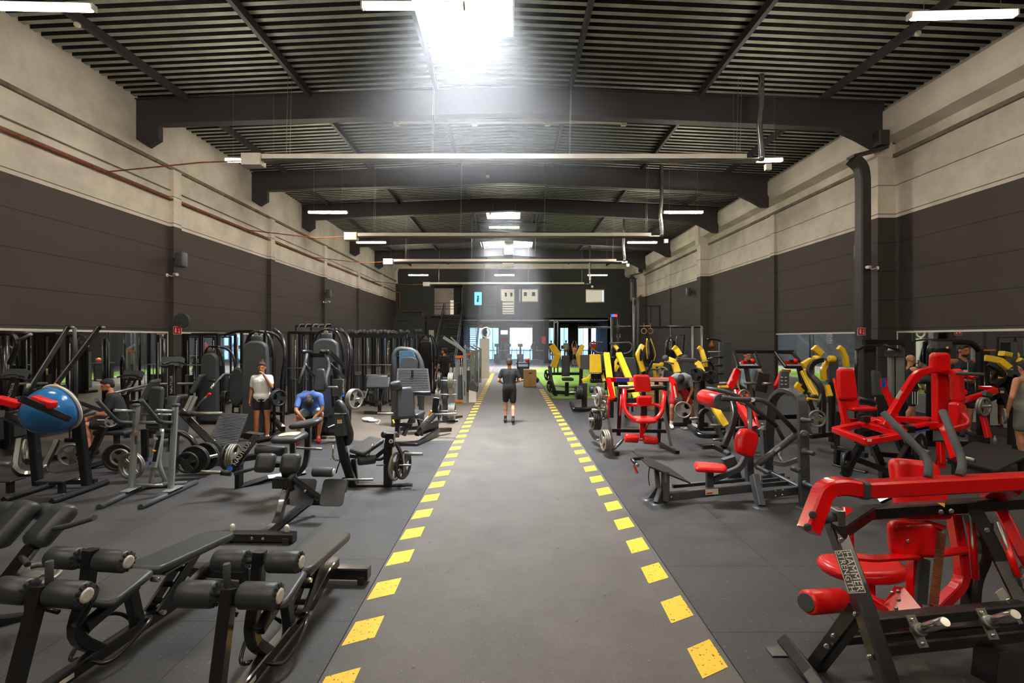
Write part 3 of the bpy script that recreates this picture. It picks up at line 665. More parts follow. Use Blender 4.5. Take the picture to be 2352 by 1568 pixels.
# roof fan unit between the far skylights
t = thing('ventilation_unit', 'white ventilation unit hung between the two far skylights', 'ventilation unit', (-.1, 36, 8.2))
part(t, 'casing', 'white', box((-.1, 35.9, 8.95), (.7, .5, .8)))
part(t, 'lower_casing', 'white', box((-.15, 33, 7.3), (.8, .6, .3)))
part(t, 'hanger', 'steel', *[rod((x, 33, 7.45), (x, 33, 9.35), .012, 5) for x in (-.5, .2)])
for i, (x, y) in enumerate(((-8.95, 9.9), (1.65, 9.2), (8.68, 10.2))):
    z = roofz(x) - .25
    single('smoke_detector', 'small cream smoke detector on a roof purlin ' + ('over the black machines', 'beside the large skylight', 'over the red machines')[i], 'smoke detector', 'offwhite', lathe((x, y, z - .09), (x, y, z), [(0, .03), (.03, .06), (.07, .06), (.09, .05)], 14))
single('roof_fan', 'dark round fan housing beside the large skylight', 'fan', 'gap', hbox(.75, 1.55, 8.5, 9.6, 9.15, 9.33), lathe((1.15, 8.75, 9.0), (1.15, 8.75, 9.2), [(0, .3), (.2, .34)], 20))
# speakers and cameras on the walls
def speaker(x, y, z, s, label):
    t = thing('wall_speaker', label, 'speaker', (x, y, z), 0, local=True)
    part(t, 'cabinet', 'greydk', cushion((.24, .26, .44), .03)); part(t, 'bracket', 'black', box((-s * .16, 0, 0), (.14, .06, .1)))
speaker(XL + .4, 14.55, 4.6, 1, 'dark grey speaker on the wall post with the camera below it')
speaker(XL + .35, 26.5, 4.7, 1, 'dark grey speaker high on the far wall post over the black machines')
speaker(9.95, 13.6, 4.67, -1, 'dark grey speaker beside the dark steel column')
speaker(XR - .3, 28.5, 5.0, -1, 'dark grey speaker high on the far wall over the yellow machines')
def cctv(x, y, z, s, label):
    t = thing('security_camera', label, 'camera', (x, y, z), 0, local=True)
    part(t, 'camera_body', 'white', rod((-.02 * s, 0, 0), (.17 * s, -.14, -.03), .045)); part(t, 'bracket', 'white', tube([(-.25 * s, .05, -.02), (-.1 * s, .05, -.06), (0, 0, -.02)], .018, .03, 8), rod((-.27 * s, .05, -.02), (-.25 * s, .05, -.02), .05))
cctv(XL + .38, 14.3, 4.13, 1, 'white security camera under the speaker on the wall post')
cctv(XL + .38, 26.3, 4.25, 1, 'white security camera on the far wall post over the black machines')
cctv(9.75, 13.0, 4.15, -1, 'white security camera under the speaker by the dark column')
# signs
M['sign'] = mat('red_safety_sign', (206, 24, 30), .5)
def extsign(c, nx, label, s=.3, facing='x'):
    t = thing('extinguisher_sign', label, 'sign', c, 0, local=True)
    if facing == 'y':
        part(t, 'panel', 'white', box((0, 0, 0), (s, .01, s * .95))); part(t, 'red_field', 'sign', box((0, -.007, 0), (s * .9, .006, s * .85)))
        part(t, 'pictogram', 'white', box((-s * .18, -.012, -s * .02), (s * .17, .004, s * .5)), box((-s * .18, -.012, s * .28), (s * .06, .004, s * .1)), box((s * .2, -.012, s * .1), (s * .1, .004, s * .18)), box((s * .22, -.012, -s * .2), (s * .18, .004, s * .2)))
    return t
extsign(Vector((-10.13, 14.58, 2.46)), 1, 'red and white fire extinguisher sign on the wall post under the wall disc', .26, 'y')
extsign(W(1979, 761, 13.04), 1, 'red fire extinguisher sign on the dark steel column', .22, 'y')
extsign(W(1421, 771, 43.45), 1, 'tiny red fire sign on the far wall behind the punching bags', .35, 'y')
single('wall_clock_disc', 'large round dark disc with a bright centre on the wall post', 'wall disc', 'greydk', lathe((-10.0, 14.62, 2.76), (-10.0, 14.5, 2.76), [(0, .23), (.04, .23), (.05, .2)], 28), ball((-10.0, 14.55, 2.76), .035, 8), bar([(-10.0, 14.65, 2.76), (-10.3, 14.7, 2.76)], .05, .05))
# ================================================================ HAZE lit by the skylights
def hazeobj(name, label, dens, geo, ani=.2):
    m, nt, b = newmat(name + '_air'); N = nt.nodes; N.remove(b)
    v = N.new('ShaderNodeVolumeScatter'); v.inputs['Color'].default_value = (.95, .97, 1, 1); v.inputs['Density'].default_value = dens; v.inputs['Anisotropy'].default_value = ani
    nt.links.new(v.outputs[0], N['Material Output'].inputs['Volume'])
    o = bpy.data.objects.new(name, mesh(name, [geo], m)); COL.objects.link(o); tag(o, label, 'haze', None, 'stuff')
def frustum(x0, x1, y0, y1, zt, X0, X1, Y0, Y1, zb):
    V = [Vector(p) for p in ((x0, y0, zt), (x1, y0, zt), (x1, y1, zt), (x0, y1, zt), (X0, Y0, zb), (X1, Y0, zb), (X1, Y1, zb), (X0, Y1, zb))]
    return V, [(3, 2, 1, 0), (4, 5, 6, 7), (0, 1, 5, 4), (1, 2, 6, 5), (2, 3, 7, 6), (3, 0, 4, 7)], [False] * 6
hazeobj('haze', 'bright dusty light shaft falling from the large skylight', .024, frustum(-2.3, .3, 9.1, 11.5, 9.33, -4.0, 2.8, 9.0, 12.6, 5.9))
hazeobj('haze', 'pale dusty air over the far end of the aisle', .008, frustum(-2.2, 2.0, 26, 38, 9.3, -2.6, 2.6, 26, 43.2, .1))
# daylight falling through each skylight
for i, (x0, x1, y0, y1) in enumerate(HOLES):
    ld = bpy.data.lights.new('skylight_daylight', 'AREA'); ld.shape = 'RECTANGLE'; ld.size = x1 - x0 - .1; ld.size_y = y1 - y0 - .1
    ld.energy = (560, 300, 420, 420)[i]; ld.color = (.93, .96, 1); ld.spread = math.radians((88, 75, 60, 60)[i])
    lo = bpy.data.objects.new('skylight_daylight', ld); COL.objects.link(lo); lo.location = ((x0 + x1) / 2, (y0 + y1) / 2, 9.78)
# ================================================================ SHORTHANDS (points given as px, py, distance)
def w_(pts): return [W(*p) if not isinstance(p, Vector) else p for p in pts]
def B_(t, name, m, pts, a, b, r=0.0, nrm=None, label=None, c=None): return part(t, name, m, bar(w_(pts), a * KS, b * KS, nrm, r * KS, 8, c), label=label)
def T_(t, name, m, pts, rad, r=.05, label=None, n=10): return part(t, name, m, tube(w_(pts), rad * KS, r * KS, n), label=label)
def R_(t, name, m, p, q, rad, label=None): return part(t, name, m, rollerg(*w_([p, q]), rad * KS), label=label)
def Rd(t, name, m, p, q, rad, label=None): return part(t, name, m, rod(*w_([p, q]), rad * KS), label=label)
def rotm(c, yaw=0, pitch=0, roll=0):
    from mathutils import Euler
    return Matrix.Translation(V3(c)) @ Euler((math.radians(pitch), math.radians(roll), math.radians(yaw)), 'XYZ').to_matrix().to_4x4()
def C_(t, name, m, c, s, yaw=0, pitch=0, roll=0, r=.03, label=None):
    c = W(*c) if not isinstance(c, Vector) else c
    return part(t, name, m, cushion([v * KS for v in s], r, rotm(c, yaw, pitch, roll)), label=label)
def X_(t, name, m, c, s, yaw=0, pitch=0, roll=0, b=.004, label=None):
    c = W(*c) if not isinstance(c, Vector) else c
    return part(t, name, m, box((0, 0, 0), [v * KS for v in s], rotm(c, yaw, pitch, roll), b), label=label)
def bolts(t, pts, r=.012, d=(0, -1, 0), m='chrome', name='bolt'):
    for p in pts:
        p = W(*p) if not isinstance(p, Vector) else p
        part(t, name, m, lathe(p, p + V3(d) * .02, [(0, r), (.006, r), (.012, r * .6)], 8))
def mach(name, label, cat, px, py, Y=None, group=None):
    p = G(px, py) if Y is None else W(px, py, Y); p.z = 0
    return thing(name, label, cat, p, 0, group)
def padout(t, name, m, outline, th, o, x, y, r=.02, rounded=.05, label=None):
    return part(t, name, m, padshape([(u * KS, v * KS) for u, v in outline], th * KS, r, basis(o, x, y), rounded), label=label)
# ================================================================ FRONT DECLINE BENCHES (local frame: x across, y away, origin mid bench)
def bench(label, loc, rz):
    t = thing('decline_bench', label, 'workout bench', loc, rz, 'decline benches with leg rollers', local=True)
    p = lambda n, m, *g, **k: part(t, n, m, *g, **k)
    # pads
    p('seat', 'pad', padshape([(-.15, 0), (.15, 0), (.14, .36), (-.14, .36)], .055, .02, basis((0, -.37, .42), (1, 0, 0), (0, .985, .17)), .05))
    p('backrest', 'pad', padshape([(-.14, 0), (.14, 0), (.15, .12), (.15, .78), (.12, .86), (-.12, .86), (-.15, .78), (-.15, .12)], .06, .02, basis((0, -.02, .475), (1, 0, 0), (0, .996, -.085)), .05))
    p('pad_bracket', 'steel', box((0, .35, .425), (.2, .5, .02)))
    # spine and feet
    p('spine', 'black', bar([(0, -.78, .09), (0, -.45, .1), (0, .3, .1), (0, .62, .2), (0, .8, .2)], .07, .085, (1, 0, 0), .08))
    p('rear_foot', 'black', bar([(-.3, .82, .1), (.3, .82, .1)], .1, .1, (0, 1, 0)))
    for s in (-.24, .24): p('rubber_foot', 'rubber', box((s, .82, .04), (.06, .12, .08)))
    p('front_foot', 'black', bar([(-.3, -.82, .06), (.3, -.82, .06)], .08, .08, (0, 1, 0)))
    # front post with the lower rollers
    p('front_post', 'black', bar([(-.02, -.84, .06), (-.06, -.63, .7)], .075, .075, (1, 0, 0)))
    p('axle', 'black_rough', rod((-.31, -.62, .66), (.23, -.62, .66), .018))
    for a, b in ((-.37, -.14), (.0, .24)):
        q = p('leg_roller', 'pad', rollerg((a, -.62, .66), (b, -.62, .66), .077))
        if b > .2: part(q, 'end_cap', 'cap', lathe((b, -.62, .66), (b + .012, -.62, .66), [(0, .045), (.008, .043), (.012, .03)], 18), label='chrome end cap')
        part(q, 'gathered_cover', 'rubber', *[bar([(b + .001, -.62 + .046 * math.cos(k * .5236), .66 + .046 * math.sin(k * .5236)), (b - .006, -.62 + .07 * math.cos(k * .5236), .66 + .07 * math.sin(k * .5236))], .012, .008) for k in range(12)])
    # knee post with the upper rollers
    p('knee_post', 'black', bar([(-.04, -.34, .8), (-.05, -.36, .52), (-.03, -.48, .3), (0, -.3, .1)], .075, .07, (1, 0, 0), .12))
    p('axle', 'black_rough', rod((-.33, -.345, .735), (.23, -.345, .735), .018))
    for a, b in ((-.34, -.12), (.02, .24)):
        q = p('leg_roller', 'pad', rollerg((a, -.345, .735), (b, -.345, .735), .07))
        if b > .2: part(q, 'end_cap', 'cap', lathe((b, -.345, .735), (b + .012, -.345, .735), [(0, .042), (.008, .04), (.012, .028)], 18), label='chrome end cap')
        part(q, 'gathered_cover', 'rubber', *[bar([(b + .001, -.345 + .043 * math.cos(k * .5236), .735 + .043 * math.sin(k * .5236)), (b - .006, -.345 + .064 * math.cos(k * .5236), .735 + .064 * math.sin(k * .5236))], .012, .008) for k in range(12)])
    p('grip', 'grip', rod((-.16, -.5, .62), (-.16, -.5, .79), .022))
    p('handle', 'black', tube([(-.01, -.4, .6), (.1, -.42, .6), (.13, -.47, .56), (.11, -.55, .43), (.02, -.5, .4)], .015, .04))
    p('handle', 'black', tube([(-.07, -.4, .6), (-.18, -.42, .6), (-.2, -.47, .56), (-.19, -.52, .5), (-.09, -.5, .47)], .015, .04))
    # supports
    p('seat_post', 'black', bar([(0, -.1, .44), (.0, -.03, .12)], .065, .08, (1, 0, 0)))
    p('seat_beam', 'black', bar([(0, -.42, .33), (0, -.05, .42)], .07, .07, (1, 0, 0)))
    for s in (-.05, .05): p('back_strut', 'black', bar([(s, .1, .13), (s, .47, .42)], .02, .08, (1, 0, 0)))
    for k in range(3): p('strut_stop', 'gap', box((0, .16 + .1 * k, .19 + .075 * k), (.09, .035, .03)))
    p('pivot_bolt', 'chrome', rod((.06, .1, .14), (.1, .1, .14), .018))
    p('pivot_bolt', 'chrome', rod((.1, -.02, .45), (.16, -.02, .45), .018))
    p('foot_rail', 'black', tube([(.05, -.42, .12), (.14, -.4, .09), (.17, -.3, .12), (.17, -.12, .2), (.12, -.04, .2), (.06, -.02, .14)], .014, .05))
    p('foot_rail', 'black', tube([(-.05, -.42, .12), (-.14, -.4, .09), (-.17, -.3, .16), (-.17, -.12, .24), (-.12, -.04, .2), (-.06, -.02, .14)], .014, .05))
    p('spine_sticker', 'paper', box((.037, -.56, .095), (.002, .09, .03)))
    return t
bench('black decline bench with four leg rollers, the one beside the yellow dashes', (-1.6, 3.5, 0), -.04)
bench('black decline bench with four leg rollers, the one farther from the aisle', (-2.71, 3.52, 0), -.12)
# ================================================================ BACK EXTENSION BENCHES
def backext(label, loc, rz, detail=True):
    """two thigh pads on a slanted mast, foot plates behind, cross bar with chrome knobs toward the camera"""
    t = thing('back_extension_bench', label, 'back extension bench', loc, rz, 'back extension benches', local=True)
    p = lambda n, m, *g, **k: part(t, n, m, *g, **k)
    p('cross_bar', 'black', bar([(-.39, -.45, .07), (.39, -.45, .07)], .1, .1, (0, 0, 1)))
    p('rear_bar', 'black', bar([(-.3, .75, .05), (.3, .75, .05)], .08, .08, (0, 0, 1)))
    for s in (-.3, .3): p('bumper', 'cap', lathe((s, -.45, .12), (s, -.45, .2), [(0, .026), (.02, .028), (.05, .028), (.07, .022), (.08, .01)], 14), label='chrome domed bumper')
    for s in (-.32, .32): p('rubber_foot', 'rubber', box((s, -.47, .04), (.07, .1, .075)))
    for s in (-.05, .07): p('bolt', 'chrome', rod((s, -.5, .07), (s, -.512, .07), .016))
    p('mast', 'black', bar([(.03, -.42, .08), (.05, -.18, .1), (.02, .0, .3), (.05, .14, .56)], .08, .07, (1, 0, 0), .16))
    p('lower_spine', 'black', bar([(.03, -.3, .07), (.0, .75, .06)], .08, .06, (1, 0, 0)))
    p('pad_carriage', 'black', bar([(.05, .12, .38), (-.02, .1, .72)], .09, .07, (1, 0, 0)), box((-.02, .1, .7), (.36, .1, .05)))
    for s in (-.17, .13):
        q = p('thigh_pad', 'pad', padshape([(-.115, -.1), (.115, -.1), (.115, .12), (-.115, .12)], .12, .045, basis((s, .02, .72), (1, 0, 0), (0, .35, .93), (0, -.93, .35)), .05))
    p('handle', 'grip', tube([(-.12, .05, .74), (-.26, -.02, .7), (-.5, -.1, .64)], .022, .05))
    p('handle', 'grip', tube([(.14, .05, .68), (.2, -.04, .64), (.17, -.16, .6)], .022, .05))
    p('foot_beam', 'black', bar([(.06, .14, .52), (.28, .4, .2)], .07, .07, (1, 0, 0)))
    p('adjuster', 'black_rough', box((-.03, .05, .5), (.16, .1, .12)), box((.1, .1, .62), (.1, .06, .05)))
    for s in (.02, .4):
        p('foot_plate', 'grey', padshape([(-.15, 0), (.15, 0), (.15, .33), (-.15, .33)], .012, .003, basis((s + .06, .32, .13), (1, 0, 0), (.1, .45, .9)), .05))
    p('ankle_roller', 'grip', rollerg((.24, .3, .56), (.5, .3, .56), .06))
    p('end_cap', 'cap', lathe((.5, .3, .56), (.515, .3, .56), [(0, .045), (.01, .04), (.015, .03)], 16), label='chrome end cap')
    p('bolt', 'chrome', rod((.05, .0, .42), (.05, -.03, .42), .014)); p('bolt', 'chrome', rod((.2, .2, .36), (.2, .17, .36), .014))
    return t
backext('black back extension bench with two chrome domes on its floor bar', (-2.69, 5.62, 0), -.04)
def backext_front():
    t = thing('hyperextension_bench', 'black hyperextension bench cut by the photo edge behind the decline benches', 'back extension bench', (-3.75, 3.7, 0))
    for i, (tp, bt) in enumerate((((22, 1172, 3.85), (-12, 1262, 3.6)), ((116, 1176, 3.85), (78, 1262, 3.6)))):
        p0, p1 = W(*bt), W(*tp); u = (p1 - p0).normalized(); xx = Vector((.92, -.38, 0)); L_ = (p1 - p0).length
        q = part(t, 'thigh_pad', 'pad', padshape([(-.12, 0), (.12, 0), (.12, L_), (-.12, L_)], .13, .05, basis(p0 + Vector((-.03, .07, -.03)), xx, u), .05))
        part(q, 'padded_nose', 'pad', rollerg(p1 - xx * .13 + Vector((0, .0, -.01)), p1 + xx * .13 + Vector((0, 0, -.01)), .07))
    B_(t, 'mast', 'black', [(75, 1255, 3.6), (0, 1350, 3.5), (-90, 1470, 3.4)], .08, .08)
    B_(t, 'base_bar', 'black', [(-120, 1440, 3.5), (60, 1420, 3.75)], .08, .07)
    T_(t, 'handle', 'grip', [(125, 1214, 3.6), (152, 1209, 3.55), (217, 1188, 3.45)], .02)
    Rd(t, 'adjustment_knob', 'black_rough', (50, 1278, 3.55), (64, 1296, 3.45), .02)
    B_(t, 'plate_post', 'black', [(70, 1322, 3.6), (72, 1440, 3.62)], .06, .06)
backext_front()
plate(W(72, 1323, 3.6), (.12, -.1, 1), 'worn grey weight plate lying flat on the post of the hyperextension bench', .175, .03, 'ironlt')
# ================================================================ LEG CURL with worn white seat
t = mach('leg_curl_machine', 'black leg curl machine with a worn white patch on its seat', 'leg curl machine', 640, 1100)
padout(t, 'seat_pad', 'pad', [(-.2, -.14), (.16, -.17), (.23, .12), (.14, .22), (-.1, .2), (-.22, .06)], .08, W(664, 1012, 6.5), (1, 0, .03), (0, 1, .12), .03, .07)
M['worn'] = mat('worn_through_vinyl', (196, 180, 148), .7, 0, .25, 14)
padout(t, 'worn_patch', 'worn', [(-.13, -.08), (.02, -.03), (.12, -.06), (.14, .09), (-.02, .12), (-.13, .06)], .004, W(664, 1012, 6.5) + Vector((0, 0, .084)), (1, 0, .03), (0, 1, .12), .0015, .05, label='pale worn-through patch')
padout(t, 'chest_pad', 'pad', [(-.22, -.1), (0, -.13), (.22, -.04), (.22, .16), (-.02, .12), (-.2, .05)], .08, W(702, 979, 6.95), (1, 0, .14), (0, 1, .15), .03, .07)
B_(t, 'seat_post', 'black', [(672, 1010, 6.5), (674, 1082, 6.55), (676, 1116, 6.6)], .07, .07)
B_(t, 'rear_post', 'black', [(708, 980, 7.0), (707, 1040, 7.1), (700, 1075, 7.3), (655, 1103, 7.2)], .085, .08, .15)
B_(t, 'base_frame', 'black', [(548, 1119, 7.05), (615, 1098, 7.3), (700, 1085, 7.75)], .08, .07)
B_(t, 'front_leg', 'black', [(549, 1119, 7.05), (549, 1062, 7.0), (560, 1052, 6.95), (600, 1046, 6.9)], .1, .08, .08)
X_(t, 'foot_flat', 'rust', (539, 1122, 7.03), (.26, .12, .01))
B_(t, 'lever_arm', 'black', [(532, 1082, 6.6), (560, 1040, 6.65), (590, 1000, 6.75)], .03, .1, .05, (0, 1, 0))
X_(t, 'pivot_head', 'black', (584, 1001, 6.85), (.22, .14, .09), 0, 0, 8)
B_(t, 'link_bar', 'black', [(592, 1012, 6.7), (640, 1003, 6.6), (664, 1006, 6.6)], .06, .06)
Rd(t, 'plate_peg', 'steel', (530, 1086, 6.6), (462, 1083, 6.5), .025); Rd(t, 'peg_collar', 'black', (532, 1087, 6.6), (507, 1085, 6.57), .038)
Rd(t, 'cross_rod', 'steel', (680, 1028, 7.0), (740, 1031, 7.0), .018)
R_(t, 'ankle_roller', 'pad', (588, 1033, 6.65), (657, 1036, 6.65), .07)
# lettering along the lever arm
p0, p1 = W(541, 1066, 6.5), W(577, 1012, 6.62)
u = (p1 - p0).normalized(); part(t, 'lettering', 'paper', text_geo('NAUTILUS', .074, basis((p0 + p1) / 2 + Vector((0.01, -.05, 0)), u, u.cross(Vector((.25, -1, 0))).normalized() * -1)))
part(t, 'round_emblem', 'bluelabel', lathe(W(528, 1076, 6.48), W(528, 1076, 6.46), [(0, .035), (.01, .035)], 16), label='round blue emblem')
plates(W(521, 1049, 7.0), (1, .1, 0), 1, 'the leg curl lever by the lettering, dark one', .185, .03, 'iron')
plates(W(531, 1048, 7.0), (1, .1, 0), 3, 'the leg curl lever by the lettering', .18, .028, 'ironlt')
# ================================================================ LEG EXTENSION beside the aisle
t = mach('leg_extension_machine', 'black leg extension machine with a tall oval backrest beside the dashes', 'leg extension machine', 860, 1118)
o = W(797, 1016, 7.15); yx = Vector((.62, .6, 0)).normalized()
oval = [(.2 * math.cos(a) * (1.0 if math.sin(a) < 0 else .82), .35 + .36 * math.sin(a)) for a in [2 * math.pi * k / 14 for k in range(14)]]
padout(t, 'backrest', 'pad', oval, .09, o - Vector((-.05, 0, .02)), (.78, -.62, 0), (-.2, -.12, 1), .03, .03)
X_(t, 'back_box', 'greydk', (783, 975, 6.97), (.18, .07, .32), -25, 0, -6)
X_(t, 'warning_label', 'paper', (780, 968, 6.9), (.09, .004, .055), -25, 0, -6)
X_(t, 'warning_stripe', 'yellowlabel', (780, 965.5, 6.893), (.09, .004, .018), -25, 0, -6)
B_(t, 'mast', 'black', [(779, 990, 7.02), (790, 1050, 7.06), (812, 1116, 7.1)], .12, .09, 0, (1, 0, 0))
padout(t, 'seat', 'pad', [(-.2, 0), (.2, 0), (.21, .42), (-.18, .42)], .07, W(818, 1046, 7.2), (.75, -.66, .0), (.62, .66, .4), .025, .06)
B_(t, 'seat_rail', 'black', [(803, 1046, 7.15), (860, 1052, 7.3), (905, 1015, 7.45)], .06, .06)
B_(t, 'under_frame', 'black', [(812, 1055, 7.15), (818, 1112, 7.2)], .07, .06)
B_(t, 'base_rail', 'black', [(806, 1117, 7.1), (947, 1117, 7.12)], .07, .08, 0, (0, 0, 1))
X_(t, 'end_foot', 'rubber', (938, 1122, 7.05), (.1, .12, .05))
B_(t, 'front_foot', 'black', [(797, 1105, 6.95), (793, 1128, 6.85), (771, 1133, 6.75)], .04, .03)
B_(t, 'cam_column', 'black', [(892, 1116, 7.1), (892, 1062, 7.1), (892, 1035, 7.1), (896, 1000, 7.15)], .125, .1, .04, (1, 0, 0))
X_(t, 'cam_head', 'black', (897, 1010, 7.05), (.12, .1, .2))
part(t, 'round_emblem', 'paper', lathe(W(898, 1013, 6.99), W(898, 1013, 6.98), [(0, .03), (.008, .03)], 16)); part(t, 'emblem_ring', 'bluelabel', lathe(W(898, 1013, 6.985), W(898, 1013, 6.97), [(0, .018), (.008, .018)], 12))
R_(t, 'shin_roller', 'pad', (878, 998, 7.05), (911, 998, 7.25), .05)
R_(t, 'thigh_roller', 'pad', (822, 1058, 7.1), (862, 1054, 7.25), .07)
T_(t, 'roller_arm', 'black', [(862, 1054, 7.2), (875, 1055, 7.2), (884, 1048, 7.2)], .025)
B_(t, 'swing_arm', 'black', [(910, 1018, 7.1), (926, 1050, 7.12), (926, 1085, 7.14)], .03, .09, .1, (1, 0, 0))
Rd(t, 'plate_peg', 'steel', (929, 1042, 7.1), (971, 1043, 7.1), .025); Rd(t, 'plate_peg', 'steel', (864, 1067, 7.05), (944, 1068, 7.1), .014)
Rd(t, 'calf_bar', 'steel', (760, 1101, 6.98), (857, 1101, 7.0), .018); Rd(t, 'collar', 'black', (786, 1101, 6.98), (792, 1101, 6.98), .035)
T_(t, 'side_handle', 'chrome', [(766, 1013, 6.95), (764, 1048, 6.95), (768, 1056, 6.95), (780, 1057, 6.98)], .013)
T_(t, 'side_handle', 'chrome', [(858, 1017, 7.2), (846, 1048, 7.2), (838, 1056, 7.2)], .013)
T_(t, 'adjuster_lever', 'black', [(781, 1058, 6.95), (776, 1072, 6.92), (772, 1086, 6.92)], .01, .01)
part(t, 'pull_knob', 'yellow', ball(W(761, 1053, 6.93), .013, 8)); Rd(t, 'axle_stub', 'chrome', (768, 950, 6.9), (796, 950, 6.9), .008)
plate(W(909, 1070, 7.12), (1, -.25, 0), 'worn grey weight plate hanging upright against the leg extension column', .215, .03, 'ironlt')
plate(W(927, 1067, 7.2), (1, -.35, 0), 'dark weight plate, outer one on the leg extension swing arm', .215, .03, 'iron')
# ================================================================ SILVER VERTICAL KNEE RAISE / DIP
t = thing('seated_dip_machine', 'silver framed dip machine with dark bent grips and a grey back pad', 'dip machine', (-5.05, 6.8, 0))
def L(x, y, z): return Vector((x, y, z))
for s, x0, y1 in ((0, -5.35, 7.05), (1, -4.74, 7.22)):
    part(t, 'floor_rail', 'grip', tube([L(x0, 6.14, .04), L(x0, y1, .04)] if s else [L(x0 + .08, 6.14, .04), L(x0, 6.8, .04), L(x0 + .03, 7.02, .05), L(-4.8, 7.12, .05)], .042, .1))
    part(t, 'anchor_plate', 'silver', box((x0 + (.02 if s == 0 else -.01), 6.75, .09), (.12, .3, .012)))
part(t, 'upright', 'silver', bar([L(-5.38, 6.8, .09), L(-5.3, 6.8, 1.24)], .075, .075, (1, 0, 0), 0, 4, .02)); part(t, 'upright', 'silver', bar([L(-4.79, 6.76, .09), L(-4.73, 6.76, 1.24)], .075, .075, (1, 0, 0), 0, 4, .02))
for x in (-5.3, -4.73): part(t, 'post_cap', 'grip', cushion((.085, .085, .05), .02, Matrix.Translation((x, 6.78, 1.26))))
for e in (0, 1):
    dx = e * .57
    T_(t, 'bent_grip', 'grip', [W(222, 918, 6.15) + L(dx, 0, 0), W(271, 970, 6.62) + L(dx, 0, 0), W(303, 971, 6.72) + L(dx, 0, 0)], .027, .12)
    T_(t, 'arm_rod', 'silver', [W(262, 942, 6.5) + L(dx, 0, 0), W(312, 944, 6.78) + L(dx, 0, 0)], .02)
T_(t, 'cross_tube', 'silver', [W(316, 970, 6.85), W(398, 970, 6.85)], .022); T_(t, 'cross_tube', 'chrome', [W(320, 951, 6.9), W(396, 952, 6.9)], .014)
padout(t, 'back_pad', 'pad', [(-.1, 0), (.1, 0), (.095, .62), (-.085, .62)], .08, W(357, 986, 6.95), (1, 0, 0), (.07, .12, 1), .025, .05)
B_(t, 'telescopic_post', 'silver', [(368, 990, 7.05), (352, 1073, 6.95)], .08, .06, 0, (1, 0, 0)); B_(t, 'post_decal', 'black', [(366, 1000, 7.0), (354, 1060, 6.91)], .055, .01, 0, (1, 0, 0))
B_(t, 'lower_post', 'steel', [(353, 1070, 6.96), (346, 1112, 6.9)], .05, .045, 0, (1, 0, 0)); X_(t, 'size_label', 'bluelabel', (345, 1064, 6.85), (.03, .01, .05), 0, 0, 12)
X_(t, 'size_label', 'yellowlabel', (354, 1035, 6.92), (.05, .012, .02), 0, 0, 12); X_(t, 'size_label', 'paper', (358, 1007, 6.93), (.05, .012, .03), 0, 0, 12); X_(t, 'warning_label', 'orange', (312, 993, 6.73), (.03, .012, .03)); X_(t, 'warning_label', 'greydk', (312, 1010, 6.73), (.03, .012, .13))
Rd(t, 'foot_bar', 'chrome', (311, 1113, 6.8), (374, 1114, 6.8), .02)
T_(t, 'rear_brace', 'silver', [(372, 985, 7.1), (369, 1030, 7.08), (364, 1062, 7.05), (382, 1112, 7.1)], .03, .15)
# ================================================================ DIP STATION carrying the balance dome
t = thing('lever_row_machine', 'black machine with two red hand pads, foot platforms and floor rails', 'row machine', (-6.45, 6.9, 0))
for x0, y0, y1 in ((-6.06, 6.33, 7.2), (-6.77, 6.4, 7.12)): part(t, 'floor_rail', 'black', bar([L(x0, y0, .05), L(x0, y1, .05)], .08, .08, (0, 0, 1), 0, 4, .03))
for s, (px, py) in enumerate(((1, 1138), (118, 1116), (204, 1134), (224, 1122))): pass
for x in (-6.06, -6.77):
    part(t, 'leg', 'black', bar([L(x - .08, 6.95, .08), L(x - .16 if x > -6.5 else x - .12, 6.9, 1.05)], .11, .1, (1, 0, 0)))
    q = part(t, 'foot_platform', 'black_rough', box((x - .2, 6.6, .26), (.38, .22, .02), None)); part(q, 'platform_post', 'black', bar([L(x - .12, 6.6, .08), L(x - .12, 6.6, .25)], .08, .06))
    for y in (6.5, 7.0): part(t, 'bolt', 'chrome', rod(L(x, y - .0, .09), L(x, y, .1), .014))
part(t, 'cross_tie', 'black', bar([L(-6.85, 7.05, .1), L(-6.1, 7.05, .1)], .07, .07))
B_(t, 'top_beam', 'black', [(48, 915, 5.75), (158, 962, 6.2)], .075, .075); B_(t, 'top_beam', 'black', [(2, 950, 6.2), (62, 976, 6.95)], .09, .075)
B_(t, 'back_beam', 'black', [(158, 962, 6.85), (205, 938, 7.6)], .06, .08); B_(t, 'rear_arm', 'black', [(176, 922, 7.2), (232, 942, 7.6)], .05, .06)
T_(t, 'steel_handle', 'steel', [(18, 948, 6.4), (57, 940, 6.5)], .015)
C_(t, 'hand_pad', 'redpad', (20, 923, 6.3), (.29, .12, .1), 5, 0, 17, .025, label='red hand pad at the photo edge'); C_(t, 'hand_pad', 'redpad', (100, 923, 6.0), (.27, .12, .1), 5, 0, 19, .025, label='red hand pad in front of the blue dome')
for pz in ((50, 917, 5.9), (169, 965, 6.75), (175, 968, 6.75)): part(t, 'bolt', 'chrome', ball(W(*pz), .022, 8))
# the dome
t = thing('balance_dome', 'blue inflated balance dome with a white rim resting tilted on the black machine', 'balance trainer', W(112, 996, 6.4))
ax = Vector((-.16, -.95, -.3)).normalized(); c = W(136, 936, 6.6)
part(t, 'dome', 'blue', lathe(c, c + ax, [(0.0, .31), (.06, .322), (.13, .318), (.21, .295), (.29, .25), (.36, .19), (.41, .12), (.435, .05), (.44, .004)], 40))
part(t, 'rim', 'white', lathe(c - ax * .03, c, [(0, .33), (.015, .34), (.03, .33)], 40)); part(t, 'base_disc', 'black_rough', lathe(c - ax * .07, c, [(0, .28), (.02, .32), (.045, .325)], 36))
